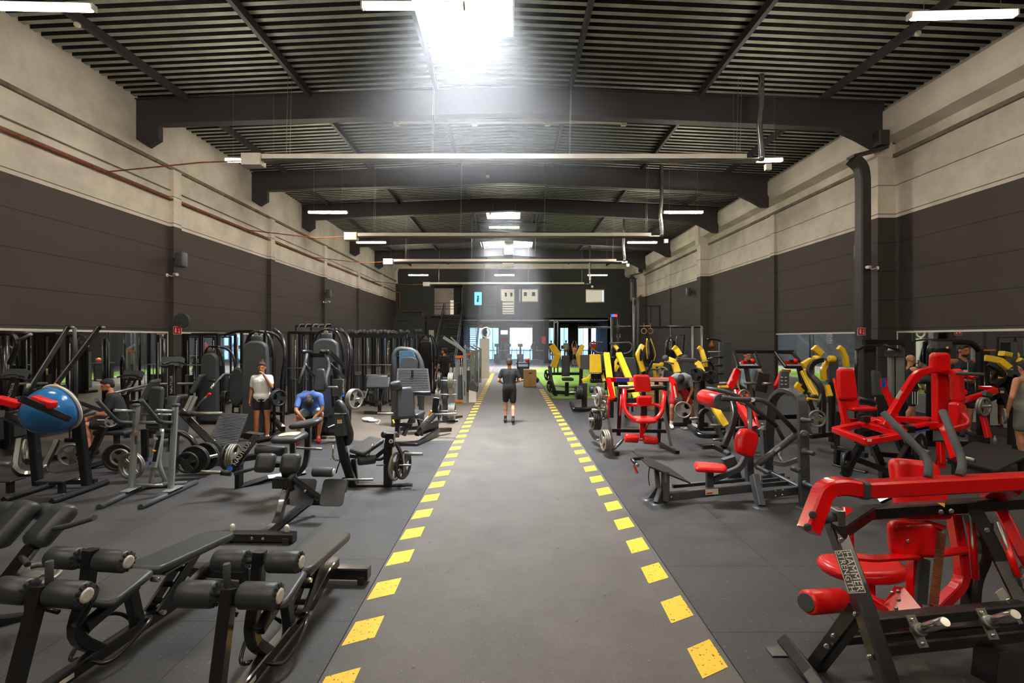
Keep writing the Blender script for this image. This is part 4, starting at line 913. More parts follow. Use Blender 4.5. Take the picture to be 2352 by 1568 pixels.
# ================================================================ tall rails of the hack squat behind
t = mach('hack_squat_machine', 'black hack squat machine with two long slanted rails rising to the mirror', 'hack squat machine', 120, 1010, 8.6)
for a, b in (((68, 896), (158, 749)), ((122, 886), (229, 749))):
    B_(t, 'rail', 'black', [(a[0] - 26, a[1] + 40, 7.8), (b[0], b[1], 8.9)], .05, .075, 0, (1, 0, 0)); B_(t, 'rail_edge', 'steel', [(a[0] - 30, a[1] + 38, 7.75), (b[0] - 4, b[1], 8.85)], .012, .015)
    part(t, 'end_stop', 'steel', ball(W(b[0] + 8, b[1] + 3, 8.9), .04, 8, (1, 1, .8)))
T_(t, 'strut', 'grey', [(171, 752, 8.9), (172, 800, 8.9), (176, 1000, 8.9)], .03, 0)
T_(t, 'strut', 'steel', [(66, 880, 7.9), (58, 905, 7.9)], .035, 0); X_(t, 'warning_label', 'yellowlabel', (129, 885, 7.9), (.08, .02, .05), 0, 0, 20)
B_(t, 'base', 'black', [(60, 1060, 8.2), (190, 1040, 9.0)], .1, .08); B_(t, 'shoulder_sled', 'black_rough', [(90, 905, 8.2), (150, 900, 8.2)], .25, .08)
# ================================================================ LEG PRESS with ribbed plate (row behind the dip machine)
def ribbed(t, name, corners, ribs=22, m='black_rough'):
    """a foot plate: slab through four points with raised ribs"""
    a, b, c, d = [W(*p) if not isinstance(p, Vector) else p for p in corners]     # a,b top; c,d bottom (c under b)
    n = (b - a).cross(d - a).normalized()
    if n.y > 0: n = -n
    th = n * -.03
    V = [a, b, c, d, a + th, b + th, c + th, d + th]
    q = part(t, name, m, (V, [(0, 1, 2, 3), (7, 6, 5, 4), (0, 4, 5, 1), (1, 5, 6, 2), (2, 6, 7, 3), (3, 7, 4, 0)], [False] * 6))
    gs = []
    for i in range(1, ribs):
        f = i / ribs; p, r = a.lerp(d, f).lerp(b.lerp(c, f), .04), a.lerp(d, f).lerp(b.lerp(c, f), .96); gs.append(bar([p, r], .01, .012, n))
    part(q, 'rib_tread', 'grey' if m != 'grey' else 'black', *gs); return q
t = mach('leg_press_machine', 'black leg press with a ribbed foot plate and long slanted beam by the loaded pegs', 'leg press', 470, 1060, 8.2)
ribbed(t, 'foot_plate', [(508, 947, 8.9), (570, 950, 8.9), (541, 1028, 8.3), (474, 1020, 8.3)])
B_(t, 'main_beam', 'black', [(418, 947, 8.4), (512, 1042, 7.9)], .12, .11, 0, (1, 0, 0)); B_(t, 'base_beam', 'black', [(512, 1042, 7.9), (486, 1056, 7.8), (425, 1070, 7.7)], .11, .1)
part(t, 'bolt', 'chrome', ball(W(493, 1012, 7.85), .02, 8)); Rd(t, 'plate_peg', 'steel', (425, 950, 8.2), (511, 950, 8.2), .035); Rd(t, 'peg_hub', 'black', (418, 950, 8.2), (446, 950, 8.2), .05)
T_(t, 'lock_handle', 'steel', [(445, 946, 8.3), (458, 925, 8.3), (478, 907, 8.3)], .014, .02); R_(t, 'red_grip', 'redpad', (476, 910, 8.28), (483, 903, 8.28), .025, label='red knob')
C_(t, 'headrest', 'pad', (396, 928, 8.5), (.18, .1, .3), 0, -25, 0, .03); B_(t, 'twin_rail', 'steel', [(424, 945, 8.9), (440, 910, 9.3)], .04, .06); B_(t, 'twin_rail', 'steel', [(434, 945, 8.9), (450, 912, 9.3)], .04, .06)
T_(t, 'curved_guard', 'black', [(345, 990, 7.8), (410, 990, 7.8), (440, 1005, 7.8), (452, 1030, 7.8)], .045, .3); B_(t, 'leg', 'black', [(330, 985, 8.0), (332, 1060, 8.0)], .07, .07); B_(t, 'leg', 'black', [(337, 1050, 8.0), (337, 985, 8.0)], .05, .05); B_(t, 'leg', 'black', [(405, 1000, 7.9), (402, 1085, 7.8)], .07, .07)
Rd(t, 'plate_peg', 'steel', (425, 1062, 7.4), (500, 1045, 7.7), .03)
plates(W(430, 1062, 7.35), (-.1, 1, 0), 1, 'the front of the leg press peg', .165, .035, 'iron')
plates(W(446, 1055, 7.5), (-.05, 1, 0), 2, 'the leg press peg behind the grip plate', .215, .035, 'iron', False)
plates(W(470, 1048, 7.75), (.1, 1, 0), 2, 'the inner end of the leg press peg', .225, .03, 'iron', False)
# loaded pegs between man and dip machine
t = mach('lateral_lever_machine', 'black plate-loaded lever machine behind the seated man with a curved floor frame', 'lever machine', 230, 1080, 7.6)
B_(t, 'floor_frame', 'black', [(132, 1010, 8.0), (100, 1075, 7.8), (112, 1092, 7.75), (160, 1085, 7.9), (250, 1058, 8.2)], .1, .08, .15)
B_(t, 'floor_frame', 'black', [(42, 1010, 7.9), (33, 1075, 7.6), (50, 1090, 7.6), (80, 1088, 7.7)], .1, .08, .15)
B_(t, 'slanted_strut', 'black', [(232, 978, 7.9), (213, 1030, 7.9), (190, 1040, 7.9)], .05, .06, .1); B_(t, 'slanted_strut', 'black', [(243, 980, 7.9), (200, 1070, 7.9)], .05, .07)
Rd(t, 'chrome_pegs', 'steel', (222, 965, 7.7), (250, 966, 7.8), .02); C_(t, 'seat', 'pad', (170, 955, 8.0), (.5, .3, .06), 0, 6, -6, .02)
plate(W(255, 968, 7.75), (.8, -.5, 0), 'small worn grey plate on the slanted strut beside the seated man', .09, .02, 'ironlt')
plates(W(270, 1050, 7.9), (-.2, 1, 0), 1, 'the low peg behind two grey plates', .225, .035, 'iron', False)
plates(W(275, 1050, 7.8), (-.2, 1, 0), 1, 'the wide black plate below the knee', .14, .04, 'ironlt')
plates(W(300, 1070, 7.35), (.1, 1, 0), 2, 'the peg by the silver dip machine', .205, .03, 'ironlt')
plate(W(163, 1045, 8.3), (-.2, 1, 0), 'worn grey plate on the lever machine between its slanted legs', .2, .03, 'ironlt')
plate(W(57, 1035, 8.3), (.8, .6, 0), 'worn grey plate low behind the row machine legs', .2, .03, 'ironlt')
Rd(t, 'plate_peg', 'steel', (0, 1065, 6.6), (26, 1065, 6.6), .035)
# ================================================================ RED ROW MACHINE in the near corner
t = thing('plate_loaded_row_machine', 'large red and black row machine with two tall grey grips and a coiled spring', 'row machine', (2.6, 3.1, 0))
RT = M['red']
B_(t, 'top_crossbar', 'red', [(1857, 1218, 2.9), (1893, 1122, 2.98), (1930, 1114, 3.0), (1980, 1123, 3.0), (2352, 1104, 3.12), (2440, 1100, 3.15)], .1, .1, .1, (0, 1, 0))
part(t, 'clamp_band', 'grip', bar([W(1970, 1123, 2.99), W(1982, 1122, 3.0)], .108, .108, (0, 1, 0)))
bolts(t, [(1866, 1181, 2.86), (1854, 1210, 2.82)], .024, m='grip', name='pivot_bolt')
B_(t, 'upper_beam', 'black', [(1995, 1176, 3.3), (2350, 1152, 3.45)], .08, .085, 0, (0, 1, 0)); B_(t, 'upper_strut', 'black', [(1996, 1174, 3.25), (1925, 1222, 2.98)], .08, .08)
bolts(t, [(2160, 1175, 3.28), (2184, 1173, 3.29)], .018)
part(t, 'warning_triangle', 'yellowlabel', ([W(2152, 1154, 3.3), W(2170, 1155, 3.3), W(2170, 1165, 3.27)], [(0, 1, 2)], [False]))
B_(t, 'front_post', 'black', [(1905, 1172, 3.1), (1967, 1340, 2.85), (2050, 1600, 2.56)], .09, .09, 0, (1, 0, 0))
B_(t, 'rear_leg', 'black', [(1972, 1400, 2.85), (1872, 1532, 3.2)], .09, .09)
B_(t, 'floor_rail', 'black', [(1800, 1470, 3.32), (1862, 1548, 3.05), (1960, 1680, 2.6)], .08, .07); X_(t, 'foot_flange', 'black', (1792, 1497, 3.34), (.16, .1, .01))
B_(t, 'lower_beam', 'black', [(1995, 1428, 2.86), (2400, 1390, 3.0)], .07, .075, 0, (0, 1, 0)); B_(t, 'lower_beam', 'black', [(2015, 1488, 2.78), (2400, 1448, 2.95)], .07, .075, 0, (0, 1, 0))
B_(t, 'inner_beam', 'black', [(1940, 1468, 3.2), (2330, 1432, 3.3)], .06, .05)
for a, b in (((2090, 1412), (2122, 1487)), ((2250, 1396), (2284, 1468))):
    B_(t, 'peg_bracket', 'steel', [(a[0], a[1], 2.8), (b[0], b[1], 2.72)], .01, .055, 0, (0, 1, 0), label='bright steel bracket')
    m_ = ((a[0] + b[0]) / 2, (a[1] + b[1]) / 2 - 2)
    Rd(t, 'plate_peg', 'chrome', (m_[0], m_[1], 2.76), (m_[0] + 66, m_[1] - 20, 2.55), .026); Rd(t, 'peg_collar', 'steel', (m_[0] - 2, m_[1], 2.78), (m_[0] + 10, m_[1] - 3, 2.72), .035)
    bolts(t, [(a[0] + 4, a[1] + 10, 2.77), (b[0] - 4, b[1] - 10, 2.7)], .014)
bolts(t, [(1931, 1239, 2.93), (1965, 1410, 2.79), (1914, 1459, 2.98), (1898, 1483, 3.02), (1997, 1508, 2.65)], .019)
X_(t, 'hinge_block', 'steel', (1924, 1186, 3.0), (.05, .08, .1)); Rd(t, 'hinge_pin', 'grip', (1888, 1192, 2.98), (1930, 1183, 3.02), .03)
# writing on the post
p0, p1 = W(1927, 1268, 2.87), W(1950, 1335, 2.78); u = (p1 - p0).normalized(); nrm = Vector((-.42, -.9, -.1)).normalized(); vv = u.cross(nrm).normalized()
if vv.x < 0: vv = -vv
mm_ = basis((p0 + p1) / 2 + Vector((-.005, -.055, 0)), u, vv)
part(t, 'name_plate', 'paper', box((0, 0, 0), (.225, .084, .003), mm_), label='pale bordered name plate'); part(t, 'name_plate_field', 'black', box((0, 0, 0), (.218, .077, .005), mm_))
mm2 = basis((p0 + p1) / 2 + Vector((-.005, -.055, 0)) + mm_.col[2].xyz * (.004 if mm_.col[2].xyz.y < 0 else -.004), u, vv)
if mm2.col[2].xyz.y > 0: mm2 = basis(mm2.translation, u, -vv, -mm2.col[2].xyz)
part(t, 'lettering', 'paper', text_geo('HAMMER', .052, mm2 @ Matrix.Translation((0, .017, 0))), text_geo('STRENGTH', .043, mm2 @ Matrix.Translation((0, -.02, 0))))
# seat, pads
padout(t, 'seat', 'redpad', [(-.34, -.02), (-.2, -.2), (.1, -.2), (.3, -.1), (.3, .12), (.08, .2), (-.28, .17)], .09, W(1986, 1318, 3.62), (1, 0, 0), (0, 1, 0), .035, .1)
padout(t, 'chest_pad', 'redpad', [(-.17, -.11), (.17, -.11), (.17, .13), (-.17, .13)], .09, W(2091, 1236, 3.42), (1, -.12, 0), (0, .12, 1), .03, .06)
X_(t, 'pad_plate', 'red', (2100, 1236, 3.36), (.26, .02, .16), -5, 0, -4); bolts(t, [(2084, 1241, 3.33)], .015)
padout(t, 'back_pad', 'redpad', [(-.19, 0), (.19, 0), (.17, .4), (-.15, .44)], .1, W(2112, 1192, 3.5), (1, -.05, .03), (.12, .28, 1), .03, .06)
B_(t, 'spring_bracket', 'red', [(2125, 1198, 3.4), (2170, 1212, 3.3)], .02, .05)
T_(t, 'red_frame', 'red', [(1946, 1165, 3.5), (1950, 1300, 3.4), (1960, 1360, 3.35), (2050, 1400, 3.3)], .036, .08)
B_(t, 'red_band', 'red', [(1955, 1278, 3.35), (2000, 1283, 3.3), (2105, 1276, 3.32)], .02, .075, .05, (0, 0, 1)); B_(t, 'red_band', 'red', [(2140, 1272, 3.35), (2222, 1262, 3.4), (2195, 1240, 3.5)], .02, .07, .0)
B_(t, 'red_column', 'red', [(2103, 1260, 3.38), (2098, 1395, 3.35)], .07, .075, 0, (1, 0, 0))
B_(t, 'red_hoop', 'red', [(2190, 1180, 3.5), (2204, 1260, 3.45), (2214, 1335, 3.4), (2148, 1400, 3.35)], .075, .07, .12, (0, 1, 0))
B_(t, 'ratchet_bar', 'grip', [(2122, 1284, 3.3), (2114, 1385, 3.28)], .03, .075, 0, (0, 1, 0))
part(t, 'coil_spring', 'rust', helix(W(2163, 1222, 3.25), W(2144, 1392, 3.15), .021, .0045, 52, 5, 8))
T_(t, 'spring_hook', 'steel', [(2166, 1212, 3.3), (2164, 1224, 3.25)], .004)
part(t, 'mount_plate', 'red', ([W(2054, 1346, 3.2), W(2076, 1348, 3.2), W(2122, 1403, 3.1), (W(2050, 1412, 3.1)), W(2030, 1385, 3.15)], [(0, 1, 2, 3, 4)], [False]), bar([W(1960, 1350, 3.3), W(2060, 1412, 3.12)], .05, .05))
bolts(t, [(2048, 1360, 3.12), (2062, 1357, 3.12), (2063, 1376, 3.1), (2057, 1396, 3.06), (2103, 1403, 3.05)], .014)
B_(t, 'seat_carrier', 'red', [(1985, 1330, 3.55), (1990, 1375, 3.5), (2060, 1400, 3.3)], .12, .09)
q = R_(t, 'thigh_roller', 'redpad', (1852, 1383, 3.0), (1936, 1377, 3.12), .072); part(q, 'end_cap', 'grip', lathe(W(1852, 1383, 3.0), W(1848, 1383, 2.99), [(0, .055), (.01, .05)], 18), label='grey end cap')
Rd(t, 'roller_axle', 'red', (1936, 1377, 3.12), (1960, 1372, 3.16), .02)
for a, b, c, d in (((2029, 948, 3.5), (2128, 1050, 3.2), (2134, 1072, 3.12), (2131, 1098, 3.06)), ((2165, 944, 3.5), (2208, 1050, 3.22), (2211, 1070, 3.14), (2203, 1094, 3.08))):
    q = T_(t, 'grip', 'grip', [a, b, c, d], .024, .08, n=14)
B_(t, 'red_arm', 'red', [(2325, 1118, 3.2), (2290, 1135, 3.4), (2270, 1150, 3.5)], .1, .06, .05); B_(t, 'red_arm', 'red', [(2295, 1160, 3.5), (2352, 1275, 3.3), (2420, 1400, 3.2)], .07, .07)
T_(t, 'damper', 'red', [(2229, 1198, 3.3), (2241, 1330, 3.2)], .022); T_(t, 'damper_rod', 'steel', [(2228, 1176, 3.3), (2242, 1362, 3.18)], .01); T_(t, 'damper', 'red', [(2308, 1238, 3.1), (2338, 1325, 3.0)], .02); T_(t, 'damper_rod', 'steel', [(2292, 1198, 3.12), (2345, 1345, 3.0)], .01)
B_(t, 'side_post', 'black', [(2232, 1180, 3.5), (2262, 1270, 3.45), (2232, 1330, 3.4), (2228, 1420, 3.35)], .09, .08, .1); B_(t, 'side_post', 'black', [(2240, 1170, 3.3), (2300, 1290, 3.15), (2390, 1470, 2.9)], .08, .09)
X_(t, 'side_plate', 'black', (2262, 1215, 3.3), (.03, .1, .12)); bolts(t, [(2266, 1217, 3.2), (2315, 1378, 3.0)], .02); X_(t, 'warning_label', 'paper', (2303, 1368, 3.05), (.06, .004, .09), 0, 0, -35)
X_(t, 'guide_wheel_housing', 'black', (2300, 1520, 2.9), (.35, .12, .2), 20, 0, 10)
plate(W(2340, 1290, 3.5), (.9, -.3, 0), 'worn grey weight plate at the photo edge on the large red and black row machine', .12, .03, 'ironlt'); plate(W(2330, 1540, 3.1), (.5, -.8, 0), 'black weight plate at the floor corner under the large red and black row machine', .2, .04, 'iron', False)
# ================================================================ GREY T-BAR / PEC MACHINE
t = thing('grey_row_machine', 'dark grey machine with red seat, red chest pad, red roller and tall looped frame', 'row machine', (3.0, 6.5, 0))
B_(t, 'loop_frame', 'grey', [(1848, 1166, 6.24), (1844, 950, 6.35), (1838, 906, 6.4), (1800, 893, 6.6), (1772, 915, 6.9), (1766, 1000, 7.1), (1764, 1110, 7.3)], .13, .06, .25, (1, 0, 0))
for a, b in (((1844, 964), (1866, 966)), ((1847, 1036), (1870, 1042)), ((1848, 1110), (1872, 1120))):
    Rd(t, 'storage_peg', 'greydk', (a[0], a[1], 6.2), (b[0], b[1], 6.05), .028); Rd(t, 'peg_collar', 'greydk', (a[0] - 2, a[1], 6.22), (a[0] + 5, a[1] + 1, 6.18), .04)
part(t, 'pivot_disc', 'grey', lathe(W(1847, 996, 6.2), W(1847, 996, 6.17), [(0, .05), (.02, .05), (.03, .03)], 18)); bolts(t, [(1847, 996, 6.14)], .012)
for px, py, Y in ((1847, 1168, 6.24), (1747, 1167, 6.22), (1508, 1158, 6.35), (1491, 1148, 6.55)):
    p = G(px, py); part(t, 'foot_disc', 'grey', lathe(p, p + Vector((0, 0, .03)), [(0, .1), (.012, .1), (.013, .085), (.028, .08)], 20))
B_(t, 'base_rail', 'grey', [(1534, 1140, 6.42), (1735, 1118, 6.5)], .06, .11, 0, (0, 1, 0)); B_(t, 'base_rail', 'grey', [(1750, 1135, 6.35), (1840, 1124, 6.45)], .06, .11, 0, (0, 1, 0)); B_(t, 'rear_rail', 'grey', [(1545, 1116, 6.8), (1720, 1100, 6.9)], .05, .06)
B_(t, 'leg', 'grey', [(1732, 1092, 6.5), (1747, 1163, 6.24)], .12, .09, 0, (0, 1, 0)); B_(t, 'column', 'grey', [(1528, 1082, 6.5), (1528, 1150, 6.42)], .09, .1); B_(t, 'column', 'grey', [(1507, 1075, 6.6), (1512, 1120, 6.5)], .06, .06)
B_(t, 'leg', 'grey', [(1518, 1125, 6.45), (1508, 1156, 6.35)], .1, .06); B_(t, 'leg', 'grey', [(1512, 1118, 6.55), (1491, 1146, 6.55)], .06, .05)
part(t, 'guide_strip', 'steel', bar([W(1529, 1087, 6.4), W(1529, 1108, 6.38)], .03, .01))
a_, b_, c_, d_ = W(1451, 1033, 7.0), W(1536, 1072, 6.9), W(1586, 1108, 6.5), W(1491, 1070, 6.35); dn = Vector((0, 0, -.02))
part(t, 'foot_plate', 'black_rough', ([a_, b_, c_, d_, a_ + dn, b_ + dn, c_ + dn, d_ + dn], [(0, 1, 2, 3), (7, 6, 5, 4), (0, 4, 5, 1), (1, 5, 6, 2), (2, 6, 7, 3), (3, 7, 4, 0)], [False] * 6))
T_(t, 'side_handle', 'black', [(1476, 1052, 6.7), (1450, 1054, 6.6), (1464, 1068, 6.4)], .025, .03); part(t, 'handle_cap', 'steel', ball(W(1463, 1068, 6.38), .028, 10)); B_(t, 'release_lever', 'red', [(1456, 1068, 6.5), (1464, 1087, 6.45)], .03, .02)
T_(t, 'cable', 'gap', [(1492, 1072, 6.6), (1489, 1095, 6.6), (1492, 1115, 6.6)], .006, .1)
padout(t, 'seat', 'redpad', [(-.24, -.1), (.16, -.15), (.24, .04), (.12, .12), (-.16, .17)], .07, W(1631, 1079, 6.45), (1, 0, 0), (0, 1, .1), .03, .05)
B_(t, 'seat_post', 'grey', [(1630, 1080, 6.5), (1630, 1120, 6.52)], .09, .08, 0, (1, 0, 0)); B_(t, 'pad_arm', 'grey', [(1637, 1100, 6.5), (1700, 1075, 6.6), (1712, 1050, 6.7)], .07, .08, .1, (0, 1, 0))
padout(t, 'chest_pad', 'redpad', [(-.18, -.18), (.1, -.2), (.17, .0), (.18, .18), (-.1, .18), (-.19, .05)], .12, W(1706, 1016, 6.5), (.85, .3, -.3), (.25, .35, .9), .04, .08)
B_(t, 'support_block', 'greydk', [(1672, 1050, 7.0), (1690, 1104, 7.0)], .18, .1); B_(t, 'support_block', 'grey', [(1720, 1040, 6.8), (1722, 1105, 6.75)], .1, .09)
T_(t, 'main_strut', 'grey', [(1736, 1070, 6.4), (1832, 995, 6.6)], .045); T_(t, 'main_strut', 'grey', [(1742, 992, 7.1), (1761, 980, 7.2)], .045); X_(t, 'warning_label', 'paper', (1786, 1031, 6.42), (.09, .004, .03), 0, 0, -38)
Rd(t, 'front_peg', 'grey', (1738, 1072, 6.35), (1768, 1087, 6.1), .03)
T_(t, 'lever_arm', 'grey', [(1657, 912, 6.3), (1690, 917, 6.3), (1750, 918, 6.4), (1770, 930, 6.4), (1828, 992, 6.6)], .032, .2); T_(t, 'lever_arm', 'grey', [(1622, 892, 6.9), (1665, 898, 6.8), (1700, 912, 6.8), (1783, 978, 6.8)], .032, .2); T_(t, 'lever_arm', 'grey', [(1783, 978, 6.8), (1800, 1010, 6.9)], .03)
part(t, 'oval_badge', 'paper', lathe(W(1728, 918, 6.33), W(1728, 917, 6.3), [(0, .03), (.012, .03)], 16), box((0, 0, 0), (.1, .01, .03), rotm(W(1726, 918, 6.33))), label='small oval maker badge')
q = R_(t, 'arm_roller', 'redpad', (1614, 911, 6.75), (1656, 922, 6.35), .11); part(q, 'end_disc', 'grey', lathe(W(1657, 922, 6.33), W(1659, 922, 6.3), [(0, .11), (.02, .1)], 22), label='grey end disc')
B_(t, 'weight_cradle', 'steel', [(1776, 1062, 6.2), (1800, 1067, 6.15), (1831, 1056, 6.15)], .03, .06, .05, (0, 1, 0)); T_(t, 'cradle_tube', 'grey', [(1787, 1020, 6.6), (1791, 1050, 6.4), (1802, 1064, 6.3)], .03, .1); Rd(t, 'storage_peg', 'grey', (1818, 1074, 6.2), (1838, 1082, 6.1), .035)
for k in range(3): B_(t, 'step_rung', 'grey', [(1750, 1096 + k * 9, 6.9 - .15 * k), (1800 + 12 * k, 1090 + k * 9, 7.0 - .15 * k)], .06, .03)
B_(t, 'rear_brace', 'grey', [(1768, 1085, 7.0), (1840, 1122, 6.5)], .07, .06); bolts(t, [(1781, 1126, 6.3), (1797, 1124, 6.3), (1781, 1138, 6.3), (1797, 1136, 6.3), (1542, 1141, 6.35)], .014)
X_(t, 'maker_label', 'paper', (1635, 1129, 6.38), (.17, .006, .075), 0, 0, -4); X_(t, 'label_swoosh', 'sign', (1630, 1132, 6.37), (.08, .004, .015), 0, 0, -4)
B_(t, 'shield', 'grey', [(1752, 985, 7.0), (1756, 1050, 7.0)], .05, .1)
# ================================================================ RED CHEST PRESS beside the dashes
t = thing('seated_press_machine', 'red seated press machine with red thigh rollers and a pale-lit top bar', 'press machine', (2.6, 9.2, 0))
B_(t, 'top_bar', 'red', [(1396, 872, 9.2), (1543, 871, 9.2)], .06, .085, 0, (0, 1, 0))
B_(t, 'top_label', 'bluelabel', [(1416, 872, 9.15), (1444, 872, 9.15)], .01, .07, 0, (0, 1, 0)); B_(t, 'top_label', 'paper', [(1446, 872, 9.15), (1536, 871, 9.15)], .01, .06, 0, (0, 1, 0), label='long pale sticker')
B_(t, 'side_arm', 'red', [(1397, 868, 9.2), (1408, 916, 9.0)], .09, .07); B_(t, 'side_arm', 'red', [(1541, 867, 9.2), (1548, 882, 9.1), (1552, 913, 9.0)], .09, .07); B_(t, 'arm_sticker', 'paper', [(1548, 886, 9.0), (1553, 913, 8.95)], .03, .01)
padout(t, 'head_pad', 'redpad', [(-.15, -.16), (.16, -.16), (.13, .16), (-.17, .16)], .09, W(1474, 880, 9.1), (1, 0, 0), (0, .1, 1), .03, .05)
padout(t, 'back_pad', 'redpad', [(-.14, -.09), (.14, -.09), (.14, .09), (-.14, .09)], .09, W(1478, 919, 9.0), (1, 0, 0), (0, 0, 1), .03, .04)
T_(t, 'u_frame', 'red', [(1434, 893, 9.0), (1434, 942, 8.9), (1455, 966, 8.8), (1500, 969, 8.8), (1521, 948, 8.9), (1527, 898, 9.0)], .042, .15); T_(t, 'u_frame_tie', 'red', [(1436, 930, 9.0), (1505, 928, 9.0), (1515, 932, 8.95), (1522, 945, 8.95)], .032, .06)
padout(t, 'seat', 'redpad', [(-.26, -.02), (-.14, -.16), (.2, -.16), (.28, -.02), (.2, .16), (-.16, .16)], .08, W(1476, 968, 8.9), (1, 0, 0), (0, 1, .1), .03, .06)
B_(t, 'seat_post', 'red', [(1474, 968, 8.9), (1473, 1012, 8.85)], .07, .06, 0, (1, 0, 0)); B_(t, 'seat_post', 'red', [(1490, 968, 9.1), (1478, 995, 9.0)], .03, .03)
for a, b in (((1435, 1005), (1466, 1007)), ((1478, 1009), (1509, 1011))):
    q = R_(t, 'thigh_roller', 'redpad', (a[0], a[1], 8.8), (b[0], b[1], 8.8), .08)
part(t, 'roller_cap', 'grip', lathe(W(1509, 1011, 8.8), W(1511, 1011, 8.8), [(0, .07), (.012, .06)], 14)); Rd(t, 'roller_axle', 'chrome', (1466, 1007, 8.8), (1478, 1009, 8.8), .02)
B_(t, 'leg', 'steel', [(1526, 950, 9.15), (1541, 1024, 9.05)], .05, .05); B_(t, 'leg', 'steel', [(1397, 962, 9.1), (1407, 1030, 9.0)], .05, .05); B_(t, 'leg', 'black', [(1515, 960, 9.6), (1512, 1015, 9.6)], .07, .07)
B_(t, 'foot', 'black', [(1512, 1014, 9.8), (1556, 1040, 9.1)], .09, .09); B_(t, 'foot', 'black', [(1402, 1022, 9.4), (1418, 1042, 8.95)], .08, .08); B_(t, 'foot', 'black', [(1357, 990, 10.2), (1365, 1003, 9.9), (1382, 1010, 9.6)], .09, .08); T_(t, 'foot_brace', 'steel', [(1434, 1003, 9.2), (1425, 1016, 9.1), (1410, 1030, 9.0)], .03, .05)
B_(t, 'cross_beam', 'black', [(1405, 988, 9.3), (1530, 990, 9.4)], .07, .06); B_(t, 'cross_beam', 'black', [(1420, 900, 9.6), (1530, 890, 9.6)], .06, .05)
B_(t, 'rear_post', 'black', [(1478, 925, 9.3), (1478, 985, 9.4)], .12, .08); B_(t, 'rear_post', 'black', [(1425, 880, 9.5), (1420, 1000, 9.4)], .08, .08); Rd(t, 'handle_bar', 'steel', (1420, 888, 9.4), (1524, 887, 9.4), .03)
B_(t, 'red_side_frame', 'red', [(1398, 915, 9.2), (1396, 960, 9.3)], .1, .03, 0, (0, 1, 0)); T_(t, 'red_lever', 'red', [(1427, 905, 9.4), (1424, 955, 9.3)], .02)
for px, py in ((1363, 910), (1363, 941), (1356, 962), (1374, 1010)): Rd(t, 'plate_peg', 'chrome', (px - 4, py, 9.3), (px + 34, py, 9.3), .025)
plates(W(1371, 911, 9.3), (1, .1, 0), 2, 'the top peg of the red seated press', .2, .03, 'ironlt'); plates(W(1387, 941, 9.4), (1, .2, 0), 1, 'the second peg of the red seated press', .19, .03, 'ironlt')
plates(W(1361, 964, 9.4), (1, .1, 0), 4, 'the third peg of the red seated press', .2, .035, 'iron'); plates(W(1386, 1011, 8.95), (1, .1, 0), 3, 'the lowest peg of the red seated press', .2, .035, 'ironlt')
# ================================================================ BIG RED LEVER MACHINE with platform
t = thing('standing_lever_machine', 'tall red lever machine with a big bent arm, red column and flat red frame', 'lever machine', (4.9, 6.0, 0))
for pts in ([(1918, 987, 6.3), (1991, 1014, 5.6), (2069, 1000, 5.7), (2080, 985, 6.0), (1990, 960, 6.9)], [(1918, 987, 6.3), (1998, 970, 6.6), (2040, 960, 6.7)], [(1985, 973, 6.4), (2062, 997, 5.8)], [(2060, 990, 5.9), (2130, 976, 5.9), (2150, 975, 5.9)], [(2040, 960, 6.7), (2135, 968, 6.3)]):
    B_(t, 'flat_frame', 'red', pts, .075, .085, .02, (0, 0, 1))
B_(t, 'bent_arm', 'red', [(2030, 978, 5.95), (2098, 868, 6.0), (2112, 856, 6.0), (2152, 844, 6.1)], .07, .09, .15, (0, 1, 0)); B_(t, 'arm_label', 'paper', [(2060, 915, 5.93), (2070, 897, 5.93)], .035, .01, 0)
B_(t, 'column', 'red', [(2158, 830, 6.2), (2160, 985, 6.1)], .16, .1, 0, (1, 0, 0)); B_(t, 'column', 'red', [(2160, 1015, 6.0), (2162, 1064, 5.95)], .07, .07); B_(t, 'column_foot', 'red', [(2150, 1064, 5.95), (2172, 1066, 5.95)], .1, .02)
padout(t, 'head_pad', 'redpad', [(-.13, 0), (.12, 0), (.12, .26), (-.12, .26)], .08, W(2152, 856, 6.1), (1, 0, 0), (0, .0, 1), .03, .05)
padout(t, 'back_pad', 'redpad', [(-.05, 0), (.07, 0), (.04, .42), (-.04, .42)], .12, W(2185, 923, 6.0), (1, .3, 0), (-.05, 0, 1), .03, .05); padout(t, 'hip_pad', 'redpad', [(-.06, 0), (.14, .05), (.08, .36), (-.08, .38)], .12, W(2186, 990, 5.95), (1, .3, 0), (-.05, 0, 1), .03, .05)
B_(t, 'shoulder_bracket', 'red', [(2165, 852, 6.1), (2215, 858, 6.0), (2240, 866, 5.9)], .03, .12, .05); X_(t, 'label', 'paper', (2217, 852, 5.9), (.05, .005, .03)); T_(t, 'grip', 'grip', [(2196, 857, 5.85), (2262, 860, 5.7)], .02)
B_(t, 'curved_arm', 'red', [(2135, 978, 6.0), (2165, 982, 5.9), (2180, 1005, 5.7), (2196, 1055, 5.5)], .08, .09, .15, (0, 1, 0)); T_(t, 'stirrup', 'red', [(2182, 985, 5.8), (2228, 972, 5.7), (2218, 955, 5.75), (2212, 948, 5.8)], .02, .06)
B_(t, 'blue_label', 'bluelabel', [(2101, 989, 5.86), (2134, 983, 5.86)], .005, .055, 0, (0, 1, 0)); X_(t, 'bumper_block', 'black', (2089, 985, 5.85), (.09, .08, .08)); X_(t, 'bumper_block', 'black', (1987, 962, 6.3), (.09, .08, .08)); X_(t, 'sticker', 'greydk', (2030, 1004, 5.62), (.12, .005, .05), 10); X_(t, 'sticker', 'paper', (1997, 1011, 5.52), (.06, .005, .03), 10)
